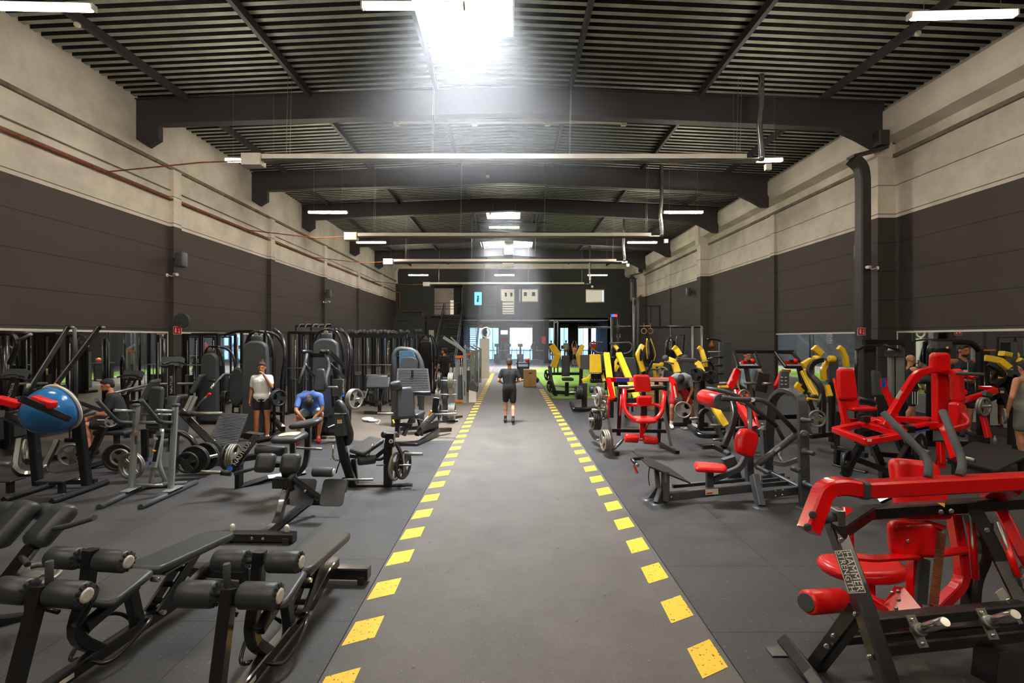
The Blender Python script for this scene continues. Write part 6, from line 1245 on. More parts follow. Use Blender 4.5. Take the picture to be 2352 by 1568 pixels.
# first yellow press with pads facing the camera
t = mach('iso_press_machine', 'yellow-armed press machine with a black back pad beside the green turf', 'press machine', 1300, 930, 13.2)
hexlever(t, [(1268, 795, 13.0), (1281, 814, 12.8), (1271, 843, 12.8)], .14, .17); hexlever(t, [(1337, 795, 13.0), (1328, 815, 12.8), (1334, 843, 12.8)], .14, .12)
padout(t, 'back_pad', 'pad', [(-.11, 0), (.11, 0), (.11, .56), (-.11, .56)], .09, W(1299, 864, 12.9), (1, 0, 0), (0, .08, 1), .03, .04); padout(t, 'seat', 'pad', [(-.15, -.1), (.15, -.1), (.15, .14), (-.15, .14)], .08, W(1304, 874, 12.6), (1, 0, 0), (0, 1, 0), .03, .06)
B_(t, 'seat_post', 'black', [(1302, 878, 12.8), (1302, 925, 12.9)], .1, .09); B_(t, 'side_post', 'greydk', [(1263, 840, 13.2), (1265, 870, 13.1), (1275, 905, 13.0)], .09, .09, .1); B_(t, 'side_post', 'black', [(1335, 845, 13.2), (1334, 880, 13.2), (1330, 912, 13.0)], .09, .09); B_(t, 'cross_beam', 'black', [(1268, 858, 13.3), (1333, 858, 13.3)], .07, .07); B_(t, 'base', 'black', [(1268, 900, 12.9), (1335, 903, 12.9)], .1, .08); B_(t, 'floor_post', 'black', [(1275, 905, 13.0), PZ(1277, 13.0, 0)], .09, .09); B_(t, 'floor_post', 'black', [(1330, 912, 13.0), PZ(1330, 13.0, 0)], .09, .09); B_(t, 'floor_post', 'black', [(1302, 925, 12.9), PZ(1302, 12.9, 0)], .09, .09); T_(t, 'handle', 'steel', [(1262, 814, 12.8), (1278, 815, 12.8)], .02); T_(t, 'pegs', 'steel', [(1255, 884, 12.9), (1330, 890, 13.0)], .02)
plates(W(1257, 861, 12.9), (1, .5, 0), 1, 'the upper peg of the yellow-armed press by the turf', .15, .03, 'iron'); plates(W(1264, 887, 12.9), (1, .5, 0), 1, 'the lower peg of the yellow-armed press by the turf', .17, .04, 'iron')
KS = 1.22
# yellow panel machine
t = mach('calf_machine', 'black machine with one flat upright yellow panel between dark side boxes', 'calf machine', 1365, 935, 12.2)
padout(t, 'yellow_panel', 'yellow', [(-.14, 0), (.17, 0), (.14, .47), (-.13, .47)], .08, W(1366, 856, 12.2), (1, 0, 0), (-.03, .1, 1), .01, .01)
X_(t, 'side_box', 'greydk', (1343, 831, 12.4), (.2, .2, .37)); X_(t, 'side_box', 'greydk', (1385, 831, 12.4), (.08, .2, .37)); X_(t, 'lower_box', 'black', (1368, 868, 12.3), (.26, .2, .24)); bolts(t, [(1360 + 6 * k, 872, 12.1) for k in range(4)], .015)
hexlever(t, [(1337, 874, 12.2), (1350, 870, 12.2), (1358, 862, 12.3)], .08, .08); hexlever(t, [(1383, 862, 12.3), (1388, 876, 12.2)], .08, .08)
R_(t, 'roller', 'pad', (1354, 894, 11.8), (1374, 894, 11.8), .09); B_(t, 'post', 'black', [(1342, 880, 12.0), (1342, 938, 11.9)], .13, .1); B_(t, 'base', 'black', [(1312, 925, 11.9), (1318, 940, 11.6), (1345, 940, 11.8), (1370, 936, 12)], .09, .09, .05); B_(t, 'post', 'black', [(1380, 875, 12.2), (1380, 935, 12.2)], .1, .1); Rd(t, 'peg', 'steel', (1307, 901, 11.9), (1335, 901, 11.9), .022); X_(t, 'block', 'ledge', (1378, 884, 12.0), (.14, .1, .1))
plates(W(1324, 901, 11.9), (1, .1, 0), 4, 'the peg of the flat yellow panel machine', .17, .035, 'iron'); plates(W(1376, 902, 11.8), (.8, .6, 0), 3, 'the inner peg of the yellow panel machine', .14, .03, 'ironlt')
KS = 1.12
# yellow rail leg press
t = mach('yellow_leg_press', 'leg press with two long yellow rails rising behind the red seated press', 'leg press', 1430, 960, 11)
for a, b in (((1393, 812), (1406, 912)), ((1421, 812), (1464, 915))):
    p0, p1 = W(a[0], a[1], 11.6), W(b[0], b[1], 10.4)
    q = part(t, 'rail', 'yellow', bar([p0, p1], .155, .1, (1, 0, 0))); e0, e1 = p0.lerp(p1, .06) + Vector((0, -.04, .035)), p0.lerp(p1, .94) + Vector((0, -.04, .035))
    part(q, 'rail_lip', 'yellow', *[bar([e0 + Vector((s, 0, 0)), e1 + Vector((s, 0, 0))], .015, .03, (1, 0, 0)) for s in (-.055, .055)])
B_(t, 'cross_base', 'black', [(1400, 916, 10.5), (1475, 920, 10.4)], .1, .1); B_(t, 'post', 'black', [(1406, 820, 11.7), PZ(1404, 11.9, 0)], .1, .1); B_(t, 'brace', 'yellow', [(1420, 838, 11.9), (1405, 862, 11.9)], .1, .05); B_(t, 'post', 'black', [(1432, 830, 11.8), PZ(1440, 11.9, 0)], .1, .1); X_(t, 'sled', 'black', (1420, 870, 11.3), (.3, .3, .2), 0, 40)
KS = 1.0
# hex trap frame + tower behind
t = mach('press_tower', 'black tower machine with a hexagonal steel handle frame and yellow arms', 'press machine', 1420, 860, 14.5)
T_(t, 'hex_frame', 'grey', [(1384, 787, 14.3), (1356, 786, 14.3), (1356, 797, 14.3), (1370, 810, 14.3), (1388, 812, 14.3)], .028, .1); T_(t, 'hex_frame', 'grey', [(1400, 788, 14.3), (1447, 786, 14.3), (1454, 797, 14.3), (1446, 810, 14.3), (1428, 813, 14.3)], .028, .1)
hexlever(t, [(1411, 792, 14.4), (1421, 806, 14.3)], .14, .1); hexlever(t, [(1418, 825, 14.3), (1406, 846, 14.2)], .08, .08); B_(t, 'mast', 'black', [(1408, 808, 14.5), (1398, 860, 14.5), PZ(1398, 14.5, 0)], .08, .08); X_(t, 'shroud', 'greydk', (1446, 850, 14.4), (.3, .3, .75)); B_(t, 'mast', 'black', [(1452, 825, 14.4), PZ(1452, 14.4, 0)], .06, .06)
plate(W(1423, 807, 14.2), (.5, -.8, 0), 'round black plate on the yellow arm under the hexagonal frame', .1, .03, 'iron', False)
# next yellow press with pear-shaped lever
t = mach('lever_row_station', 'yellow bracket lever machine below the yellow-green hanging bag', 'row machine', 1485, 900, 12.6)
hexlever(t, [(1475, 793, 12.7), (1465, 814, 12.6), (1477, 852, 12.6)], .13, .12); Rd(t, 'handle', 'steel', (1480, 846, 12.6), (1510, 848, 12.6), .03); B_(t, 'black_strut', 'black', [(1500, 828, 12.6), (1484, 860, 12.6)], .06, .06)
B_(t, 'yellow_frame', 'yellow', [(1520, 832, 12.8), (1520, 838, 12.8), (1501, 838, 12.8), (1505, 866, 12.8)], .08, .08, .02, (0, 1, 0)); B_(t, 'yellow_frame', 'yellow', [(1512, 838, 12.8), (1516, 850, 12.8), (1509, 866, 12.8)], .06, .06); B_(t, 'post', 'black', [(1478, 850, 12.8), PZ(1478, 12.9, 0)], .1, .1); B_(t, 'post', 'black', [(1508, 864, 12.9), PZ(1508, 12.9, 0)], .1, .1); B_(t, 'base', 'black', [PZ(1465, 12.6, .05), PZ(1530, 12.8, .05)], .1, .1); B_(t, 'brace', 'black', [(1521, 835, 12.8), (1508, 865, 12.8)], .05, .05)
plate(W(1472, 815, 12.45), (.9, -.4, 0), 'round black plate on the yellow bracket lever', .16, .03, 'iron', False); plates(W(1522, 855, 12.6), (.5, .8, 0), 2, 'the peg behind the red seated press', .15, .03, 'ironlt')
# yellow high row behind the grey-shirt man
t = mach('high_row_machine', 'yellow and grey high row machine with tall grey column behind the bending man in grey', 'row machine', 1580, 900, 11.8)
hexlever(t, [(1547, 797, 12.0), (1553, 802, 12.0), (1562, 816, 11.9)], .09, .13); hexlever(t, [(1535, 826, 12.0), (1549, 832, 11.9), (1556, 855, 11.8)], .1, .16); hexlever(t, [(1604, 797, 12.1), (1611, 803, 12.1), (1618, 826, 12.0), (1620, 842, 12.0)], .1, .1); hexlever(t, [(1592, 829, 11.9), (1604, 836, 11.8), (1613, 855, 11.7)], .1, .14)
X_(t, 'column', 'greydk', (1579, 856, 11.9), (.28, .2, .72)); X_(t, 'column_cap', 'grey', (1577, 827, 11.85), (.5, .12, .06)); B_(t, 'leg', 'black', [(1579, 885, 12), PZ(1579, 12, 0)], .2, .12)
for a, b in (((1526, 830), (1548, 835)), ((1608, 833), (1628, 829)), ((1610, 857), (1627, 855)), ((1626, 784 + 24), (1655, 808)), ((1626, 824), (1636, 821))): Rd(t, 'handle', 'steel', (a[0], a[1], 11.8), (b[0], b[1], 11.8), .02)
T_(t, 'arm', 'grey', [(1545, 833, 11.9), (1556, 822, 12), (1590, 826, 12), (1545, 829, 11.9)], .03, .02); part(t, 'pulley', 'grip', ball(W(1528, 823, 12), .09, 10)); part(t, 'pulley', 'grip', ball(W(1573, 822, 12.2), .09, 10)); B_(t, 'rail', 'black', [(1530, 850, 12), (1526, 905, 12), PZ(1540, 12, 0)], .09, .09, .1); B_(t, 'wire_arm', 'black', [(1628, 829, 11.8), (1638, 843, 11.9), (1632, 860, 12)], .05, .05); B_(t, 'black_body', 'black', [(1608, 850, 12), (1612, 880, 12), PZ(1610, 12, 0)], .14, .12, .05); B_(t, 'base', 'black', [PZ(1540, 12, .06), PZ(1625, 12, .06)], .1, .1)
plates(W(1599, 862, 11.7), (.8, .55, 0), 3, 'the arm beside the tall grey column', .19, .035, 'iron'); plates(W(1633, 866, 11.9), (.7, .6, 0), 2, 'the outer arm beside the tall grey column', .17, .03, 'iron')
# low yellow arm station in front
t = mach('row_lever_station', 'black curved machine with one bent yellow arm and three steel pegs before the grey machine', 'lever machine', 1630, 1000, 9.4)
hexlever(t, [(1643, 903, 9.6), (1641, 932, 9.5), (1650, 950, 9.4), (1667, 977, 9.3)], .11, .13); X_(t, 'yellow_tip', 'yellow', (1661, 888, 9.8), (.2, .08, .04)); X_(t, 'green_label', 'yellow', (1653, 906, 9.7), (.16, .06, .05))
B_(t, 'arch', 'black', [(1609, 985, 9.8), (1609, 952, 9.8), (1616, 942, 9.8), (1626, 944, 9.8), (1642, 972, 9.6), (1660, 1012, 9.4)], .08, .1, .12, (0, 1, 0)); B_(t, 'base', 'black', [(1583, 978, 10.0), (1606, 1000, 9.6), (1640, 1002, 9.5), (1665, 993, 9.8)], .09, .09, .1, (0, 0, 1)); B_(t, 'base', 'black', [(1605, 985, 10.0), (1665, 985, 10.0)], .07, .07)
for a, b in (((1584, 961), (1604, 960)), ((1632, 976), (1660, 977)), ((1637, 1010), (1662, 1008)), ((1690, 983), (1712, 981)), ((1748, 974), (1757, 974))): Rd(t, 'plate_peg', 'steel', (a[0], a[1], 9.3), (b[0], b[1], 9.3), .026)
B_(t, 'curved_post', 'black', [(1680, 915, 9.2), (1688, 945, 9.0), (1680, 985, 8.8), (1662, 1026, 8.6)], .09, .1, .3, (0, 1, 0)); B_(t, 'foot', 'black', [(1613, 1026, 8.9), (1640, 1024, 8.9), (1672, 1040, 8.5)], .09, .09, .05, (0, 0, 1)); R_(t, 'foot_end', 'grip', (1664, 1036, 8.55), (1676, 1044, 8.45), .05); B_(t, 'post', 'black', [(1722, 930, 9.2), (1722, 1000, 9.0), PZ(1722, 9.0, 0)], .09, .09)
plate(W(1709, 912, 9.0), (.3, -.9, 0), 'worn grey plate hanging beside the red wedge', .15, .03, 'ironlt')
# red/black hack machine with two framed windows
M['pane'] = mat('clear_acrylic', (200, 215, 220), .08, 0); M['pane'].node_tree.nodes['Principled BSDF'].inputs['Transmission Weight'].default_value = .9
t = mach('framed_hack_machine', 'red and black machine with two slanted open frames before the mirror', 'squat machine', 1760, 960, 10.5)
for q in ([(1686, 808), (1734, 809), (1746, 843), (1697, 843)], [(1780, 809), (1820, 810), (1849, 843), (1805, 843)]):
    P = [W(a, b, 10.4 - (b - 808) * .01) for a, b in q]
    for i in range(4): part(t, 'window_frame', 'black', bar([P[i], P[(i + 1) % 4]], .06, .05))
B_(t, 'top_bar', 'black', [(1686, 807, 10.5), (1822, 808, 10.5)], .07, .06)
B_(t, 'red_arm', 'red', [(1694, 850, 10.2), (1676, 890, 10.0)], .1, .14, 0, (0, 1, 0)); X_(t, 'arm_label', 'paper', (1681, 872, 9.95), (.03, .01, .06), 0, 0, 20); B_(t, 'red_arm', 'red', [(1800, 855, 10.2), (1785, 890, 10.0)], .1, .14, 0, (0, 1, 0))
for a in (1718, 1816): X_(t, 'red_grip', 'red', (a, 832, 10.2), (.26, .1, .07)); X_(t, 'grip_boss', 'gap', (a + 2, 829, 10.1), (.06, .06, .06)); part(t, 'grip_knob', 'red', ball(W(a + 10, 829, 10.15), .06, 8))
B_(t, 'black_post', 'black', [(1713, 843, 10.2), (1722, 890, 10.1), (1728, 925, 10.0)], .07, .08, 0, (0, 1, 0)); B_(t, 'black_post', 'black', [(1836, 843, 10.2), (1846, 885, 10.1), (1848, 915, 10.0), PZ(1845, 10, 0)], .1, .1, .1, (0, 1, 0)); B_(t, 'leg', 'black', [(1728, 925, 10), PZ(1730, 10, 0)], .09, .09); B_(t, 'leg', 'black', [(1690, 890, 10.4), PZ(1690, 10.4, 0)], .09, .09)
padout(t, 'control_pad', 'greydk', [(-.12, 0), (.1, 0), (.13, .4), (-.06, .4)], .05, W(1799, 895, 9.9), (1, 0, 0), (.1, .1, 1), .02, .04, label='grey console pad with pale symbols'); part(t, 'pad_symbols', 'paper', *[box((0, 0, 0), (.04, .004, .02), rotm(W(1796 + 9 * (k % 2), 866 + 8 * (k // 2), 9.8))) for k in range(6)]); B_(t, 'console_top', 'red', [(1797, 851, 9.95), (1815, 852, 9.95)], .06, .05)
B_(t, 'base', 'black', [(1690, 960, 10), (1850, 955, 10.3)], .1, .1); Rd(t, 'bar', 'steel', (1652, 880, 10.1), (1676, 880, 10.1), .03); Rd(t, 'bar', 'steel', (1710, 880, 10.1), (1738, 880, 10.1), .03); Rd(t, 'bar', 'steel', (1752, 881, 10.1), (1772, 881, 10.1), .03); X_(t, 'back_panel', 'black_rough', (1750, 878, 10.5), (.26, .06, .42), 0, 0, 12)
# red wedge machine
t = mach('incline_lever_bench', 'long red wedge-shaped lever sloping down to the floor behind the grey machine', 'lever machine', 1715, 985, 9.4)
B_(t, 'red_wedge', 'red', [(1691, 900, 9.8), (1697, 930, 9.6), (1730, 984, 9.2)], .16, .14, .05, (0, 1, 0)); B_(t, 'red_wedge_side', 'red', [(1715, 905, 9.9), (1735, 960, 9.6), (1741, 984, 9.4)], .06, .05, .05, (0, 1, 0)); B_(t, 'base', 'black', [(1690, 1000, 9.2), (1760, 995, 9.4)], .1, .1); B_(t, 'post', 'black', [(1700, 920, 9.9), PZ(1705, 9.9, 0)], .08, .08); X_(t, 'label', 'paper', (1675, 907, 9.6), (.03, .01, .06), 0, 0, -20)
# yellow pullover at the mirror
t = mach('pullover_machine', 'yellow and black machine with a big S-shaped black frame and one grip plate', 'pullover machine', 1880, 990, 9.4)
B_(t, 's_frame', 'black', [(1888, 826, 9.8), (1866, 832, 9.7), (1856, 856, 9.6), (1886, 885, 9.5), (1890, 925, 9.4), (1888, 1000, 9.3)], .09, .1, .25, (0, 1, 0)); hexlever(t, [(1844, 840, 9.8), (1864, 828, 9.8)], .1, .14); R_(t, 'yellow_roll', 'yellow', (1868, 824, 9.9), (1883, 824, 9.9), .07); R_(t, 'yellow_roll', 'yellow', (1903, 824, 9.9), (1918, 824, 9.9), .07)
hexlever(t, [(1844, 852, 10.0), (1860, 885, 9.8), (1876, 912, 9.6)], .08, .1); hexlever(t, [(1899, 830, 10), (1890, 850, 10), (1893, 872, 10)], .08, .1); hexlever(t, [(1836, 880, 9.8), (1830, 888, 9.8), (1842, 900, 9.8)], .08, .1); hexlever(t, [(1869, 797, 10.2), (1875, 803, 10.2), (1887, 813, 10.2)], .08, .13); hexlever(t, [(1926, 797, 10.3), (1934, 803, 10.3), (1942, 822, 10.3), (1944, 842, 10.3)], .09, .1); hexlever(t, [(1898, 885, 9.8), (1906, 910, 9.7)], .09, .1)
Rd(t, 'steel_bar', 'steel', (1850, 910, 9.5), (1876, 910, 9.5), .04); T_(t, 'yellow_handle', 'yellow', [(1856, 920, 9.4), (1854, 914, 9.4), (1862, 916, 9.4), (1882, 919, 9.4)], .02, .04); X_(t, 'column', 'greydk', (1911, 850, 10.2), (.2, .12, .5)); B_(t, 'leg', 'black', [(1911, 870, 10.2), PZ(1911, 10.2, 0)], .1, .1); B_(t, 'foot', 'black', [(1855, 985, 9.6), (1862, 1002, 9.2), (1910, 996, 9.4)], .09, .09, .05, (0, 0, 1)); Rd(t, 'peg', 'steel', (1852, 976, 9.2), (1870, 975, 9.2), .025); T_(t, 'strut', 'grey', [(1886, 905, 9.3), (1878, 935, 9.3)], .02); B_(t, 'lower_link', 'black', [(1855, 905, 9.5), (1870, 950, 9.4), (1888, 960, 9.3)], .07, .07, .1)
plate(W(1877, 961, 9.15), (-.1, -1, 0), 'worn grey grip plate facing the camera on the S-shaped black frame', .165, .03, 'ironlt')
# cable tower with pale stack beside the bald man
t = mach('lat_tower', 'black cable tower with a pale grey stack cover beside the bald man', 'cable machine', 2020, 990, 10.6)
B_(t, 'mast', 'black_rough', [(1993, 793, 10.8), PZ(1993, 10.8, 0)], .3, .14, 0, (1, 0, 0)); B_(t, 'top_beam', 'black', [(1984, 785, 10.6), (2070, 786, 10.8)], .12, .08); T_(t, 'top_arm', 'black', [(1968, 804, 10.2), (1985, 795, 10.4), (2040, 792, 10.6)], .03, .05); T_(t, 'top_arm', 'black', [(2030, 792, 10.4), (2060, 803, 10.4), (2074, 800, 10.6)], .03, .05); B_(t, 'second_mast', 'black', [(2072, 790, 10.9), PZ(2072, 10.9, 0)], .1, .1)
padout(t, 'stack_cover', 'silver', [(-.15, 0), (.17, 0), (.17, 1.15), (-.15, 1.15)], .1, W(2053, 918, 10.7), (1, 0, 0), (0, 0, 1), .02, .03); X_(t, 'stack_head', 'greydk', (2054, 812, 10.6), (.36, .12, .14)); part(t, 'guide_line', 'gap', bar([W(2056, 820, 10.55), W(2056, 915, 10.55)], .02, .01)); B_(t, 'base', 'black', [PZ(1980, 10.5, .05), PZ(2080, 10.8, .05)], .3, .1)
padout(t, 'tall_pad', 'grip', [(-.1, 0), (.1, 0), (.1, .52), (-.08, .56)], .08, W(2012, 911, 10.0), (1, 0, 0), (.06, .1, 1), .03, .04); T_(t, 'pad_post', 'black', [(2014, 912, 10.1), (2010, 950, 10.1), PZ(2008, 10.1, 0)], .035)
T_(t, 'front_mast', 'black', [(1968, 805, 10.1), (1966, 850, 10.1), PZ(1966, 10.1, 0)], .03)
# black pulley machine behind the tall red lever machine
t = mach('dual_pulley_machine', 'black dual pulley machine with thick curved frame before the mirror near the photo edge', 'cable machine', 2190, 960, 9.9)
T_(t, 'arch', 'black', [PZ(2134, 9.8, 0), (2136, 800, 9.8), (2145, 784, 9.8), (2232, 786, 9.8), (2250, 805, 9.8)], .06, .2); X_(t, 'head_box', 'greydk', (2162, 792, 9.7), (.3, .16, .14)); X_(t, 'screen_box', 'black', (2160, 810, 9.7), (.28, .14, .14)); X_(t, 'yellow_tag', 'yellowlabel', (2176, 798, 9.6), (.05, .01, .04))
B_(t, 'lower_arm', 'black', [(2270, 835, 9.7), (2300, 850, 9.6), (2306, 870, 9.6), (2280, 885, 9.6)], .09, .09, .15, (0, 1, 0)); R_(t, 'roller', 'pad', (2108, 870, 9.8), (2150, 872, 9.8), .1); T_(t, 'wire_stay', 'steel', [(2223, 830, 9.7), (2222, 900, 9.7)], .008); B_(t, 'mast', 'black', [(2250, 800, 9.8), PZ(2252, 9.8, 0)], .1, .1); B_(t, 'base', 'black', [PZ(2130, 9.8, .06), PZ(2255, 9.8, .06)], .14, .12)
# red arms and plate by the muscular man
t = mach('red_row_machine', 'low red and black lever machine loaded with a grip plate near the green-vest man', 'row machine', 2260, 1000, 8.6)
B_(t, 'red_arm', 'red', [(2188, 893, 8.8), (2205, 889, 8.8), (2219, 903, 8.7), (2190, 906, 8.7)], .05, .06, .04, (0, 1, 0)); B_(t, 'red_arm', 'red', [(2210, 920, 8.5), (2288, 896, 8.6)], .07, .09, 0, (0, 1, 0)); B_(t, 'red_arm', 'red', [(2288, 900, 8.6), (2280, 890, 8.8), (2248, 890, 8.9)], .06, .05); X_(t, 'arm_cap', 'grey', (2266, 905, 8.5), (.12, .1, .08), 0, 0, 15); B_(t, 'red_leg', 'red', [(2258, 955, 8.5), (2270, 1005, 8.4)], .08, .08)
B_(t, 'frame', 'black', [(2190, 915, 8.9), (2235, 935, 8.8), (2300, 905, 8.8)], .09, .08, .1); B_(t, 'frame', 'black', [(2300, 890, 8.7), (2330, 960, 8.5), PZ(2335, 8.4, 0)], .08, .08); Rd(t, 'peg', 'steel', (2258, 933, 8.3), (2278, 932, 8.2), .026); X_(t, 'label', 'paper', (2302, 900, 8.6), (.07, .01, .04)); B_(t, 'frame', 'black', [(2190, 950, 9), (2195, 1000, 8.9)], .09, .09); B_(t, 'base', 'black', [(2225, 1008, 8.7), (2260, 1011, 8.6)], .16, .05); X_(t, 'red_seat', 'redpad', (2120, 962, 8.8), (.34, .25, .06)); T_(t, 'floor_frame', 'black', [PZ(2190, 9, .06), PZ(2335, 8.4, .06)], .05)
plates(W(2262, 934, 8.4), (-.3, .95, 0), 2, 'the red lever machine near the muscular man', .165, .035, 'ironlt'); plate(W(2307, 955, 8.2), (.8, -.6, 0), 'worn grey plate held at the hip of the man in the vest', .13, .03, 'ironlt')
t = mach('yellow_press_station', 'yellow lever press at the mirror cut by the photo edge', 'press machine', 2300, 950, 9.9)
hexlever(t, [(2262, 822, 9.9), (2296, 828, 9.8), (2318, 846, 9.7)], .1, .13); hexlever(t, [(2300, 811, 10), (2318, 815, 10)], .14, .1); hexlever(t, [(2340, 826, 9.8), (2360, 838, 9.8)], .1, .1); hexlever(t, [(2306, 856, 9.7), (2300, 872, 9.6)], .08, .1); X_(t, 'box', 'greydk', (2330, 842, 9.9), (.26, .12, .4)); Rd(t, 'handle', 'steel', (2310, 849, 9.6), (2326, 849, 9.6), .02); B_(t, 'leg', 'black', [(2325, 860, 9.9), PZ(2325, 9.9, 0)], .12, .12); X_(t, 'seat', 'orange', (2268, 804, 10), (.24, .12, .03)); B_(t, 'seat_post', 'black', [(2268, 806, 10), PZ(2268, 10, 0)], .06, .06)
single('drink_bottle', 'small clear bottle with a red cap on the floor behind the black platform', 'bottle', 'silver', lathe(G(2285, 1022), G(2285, 1022) + Vector((0, 0, 1)), [(0, .035), (.13, .035), (.16, .015), (.19, .015)], 14))
# ================================================================ FUNCTIONAL AREA
t = mach('plyo_box', 'plywood jump box standing between aisle and turf', 'plyo box', 1219, 887, 22.5)
p = G(1204, 888); Y = p.y; x0, x1 = PZ(1207, Y, 0).x, PZ(1236, Y, 0).x
part(t, 'box_body', 'wood', hbox(x0 - .08, x1 - .08, Y, Y + .6, 0, .78, .01)); part(t, 'hand_slot', 'gap', hbox(x0 + .15, x0 + .3, Y - .01, Y, .6, .64)); part(t, 'edge_logo', 'orange', hbox(x1 - .3, x1 - .18, Y - .008, Y, .1, .15)); part(t, 'top_sheet', 'white', hbox(x0 + .15, x1 - .15, Y + .1, Y + .5, .78, .79))
for i, (px, Y, w, h) in enumerate(((1509, 15.0, .5, .8), (1498, 14.8, .5, .5))):
    x = PZ(px, Y, 0).x; single('plyo_box', ('taller', 'lower')[i] + ' plywood box behind the yellow bracket lever machine', 'plyo box', 'wood', hbox(x - w / 2, x + w / 2, Y, Y + .6, 0, h, .01))
t = mach('kettlebell_rack', 'grey two-tier rack with balls and weights behind the jump box', 'storage rack', 1200, 850, 25)
part(t, 'frame', 'greydk', hbox(.35, 1.0, 25, 25.5, .1, .75), hbox(.3, 1.05, 24.9, 25.6, .9, .95)); part(t, 'leg', 'greydk', hbox(.35, .42, 25, 25.1, 0, 1.1)); part(t, 'leg', 'greydk', hbox(.93, 1.0, 25, 25.1, 0, 1.1))
single('orange_ball', 'small orange ball on the storage rack behind the jump box', 'ball', 'orange', ball((.9, 25.2, 1.08), .13, 12))
for i in range(4): single('medicine_ball', 'dark medicine ball resting on the turf edge behind the jump box', 'ball', 'iron', ball((1.15 + .16 * (i % 2), 24.0 + .35 * (i // 2), .14 + .0 * i), .14, 12), group='medicine balls behind the jump box')
# rig with hanging bags
t = mach('training_rig', 'long black pull-up rig along the far wall with steel posts', 'rig', 1470, 850, 20)
T_(t, 'long_bar', 'black', [W(1330, 752, 23), W(1430, 751, 20.5), W(1614, 750, 17)], .045)
for px, Y, zt, m_ in ((1405, 21, 3.3, 'steel'), (1420, 20.6, 3.3, 'black'), (1456, 19.8, 3.9, 'steel'), (1465, 19.6, 3.9, 'greydk'), (1591, 17.3, 2.65, 'steel'), (1612, 17.0, 2.65, 'steel')): T_(t, 'post', m_, [PZ(px, Y, 0), PZ(px, Y, zt)], .05)
T_(t, 'top_tie', 'grey', [PZ(1405, 21, 3.25), PZ(1420, 20.6, 3.25)], .04); T_(t, 'top_tie', 'grey', [PZ(1456, 19.8, 3.8), PZ(1466, 19.6, 3.85), PZ(1473, 19.2, 3.95)], .04); T_(t, 'top_tie', 'grey', [PZ(1456, 19.8, 3.62), PZ(1466, 19.6, 3.65)], .03); part(t, 'orange_end', 'orange', ball(PZ(1473, 19.2, 3.95), .05, 8)); B_(t, 'wall_bracket', 'black', [PZ(1475, 19.4, 3.52), PZ(1515, 19.0, 3.5), PZ(1516, 19.0, 2.6)], .05, .07); B_(t, 'wall_bracket', 'black', [PZ(1494, 19.2, 3.5), PZ(1494, 19.2, 2.7)], .04, .05)
t = mach('led_sign', 'small lit blue and red scrolling sign on top of the rig posts', 'sign', 1412, 850, 20.7); c = PZ(1412.5, 20.7, 3.2)
X_(t, 'sign_case', 'gap', c, (.36, .08, .13)); part(t, 'blue_half', 'signblue', box((0, 0, 0), (.12, .01, .1), rotm(c + Vector((-.11, -.045, 0))))); part(t, 'red_half', 'signred', box((0, 0, 0), (.21, .01, .1), rotm(c + Vector((.06, -.045, 0)))))
part(t, 'lettering', 'white', text_geo('4', .09, basis(c + Vector((-.1, -.055, 0)), (1, 0, 0), (0, 0, 1))), text_geo('MET', .08, basis(c + Vector((.06, -.055, 0)), (1, 0, 0), (0, 0, 1))))
c.z = 3.36
for px, Y in ((1277, 30),):
    t = mach('rope_rig_tower', 'slim black rig tower beside the windows and turf', 'rig', px, 850, Y)
    for d in (-4, 4): T_(t, 'post', 'greydk', [PZ(px + d, Y, 0), PZ(px + d, Y, 3.4)], .05)
    T_(t, 'tie', 'steel', [PZ(px - 4, Y, 3.2), PZ(px + 5, Y, 3.3)], .04)
for px in (1479, 1494):
    c = W(px, 760, 19); single('gym_ring', 'wooden gymnastic ring hanging from the long rig bar', 'gym ring', 'wood', sweep([c + Vector((.1 * math.cos(a), 0, .1 * math.sin(a))) for a in [math.pi * k / 10 for k in range(20)]], circ(.016, 6), (0, 1, 0), 0, 1, True, None, True), rod(c + Vector((0, 0, .1)), c + Vector((0, 0, .3)), .01, 5), group='gymnastic rings on the rig')
t = mach('punching_bag', 'black pear-shaped bag with yellow-green straps hanging from the rig', 'punching bag', 1488, 800, 18.8); c = W(1489, 806, 18.8)
part(t, 'bag', 'black', lathe(c + Vector((0, 0, .42)), c + Vector((0, 0, -.6)), [(0, .05), (.1, .1), (.4, .17), (.7, .22), (.85, .2), (.95, .08)], 16)); part(t, 'strap', 'yellow', tube([c + Vector((-.08, -.1, .5)), c + Vector((-.12, -.16, .1)), c + Vector((-.1, -.24, -.3))], .03, .1), tube([c + Vector((.06, -.08, .5)), c + Vector((.2, -.12, .1)), c + Vector((.26, -.1, -.15)), c + Vector((.12, -.22, -.45))], .018, .1)); part(t, 'hanging_rope', 'black', rod(c + Vector((0, 0, .4)), Vector((c.x, c.y, 2.65)), .015, 6))
t = mach('punching_bag', 'tall black cylindrical bag hanging on chains from the rig bar', 'punching bag', 1540, 800, 18); c = W(1540, 806, 18)
part(t, 'bag', 'black', lathe(c + Vector((0, 0, .45)), c + Vector((0, 0, -.5)), [(0, .1), (.12, .19), (.9, .19), (.95, .15)], 18)); part(t, 'hanging_chain', 'steel', *[tube([Vector((c.x, c.y, 2.64)), Vector((c.x, c.y, 2.35)), c + Vector((.12 * math.cos(a), .12 * math.sin(a), .42))], .012, 0, 6) for a in (0, 1.57, 3.14, 4.71)])
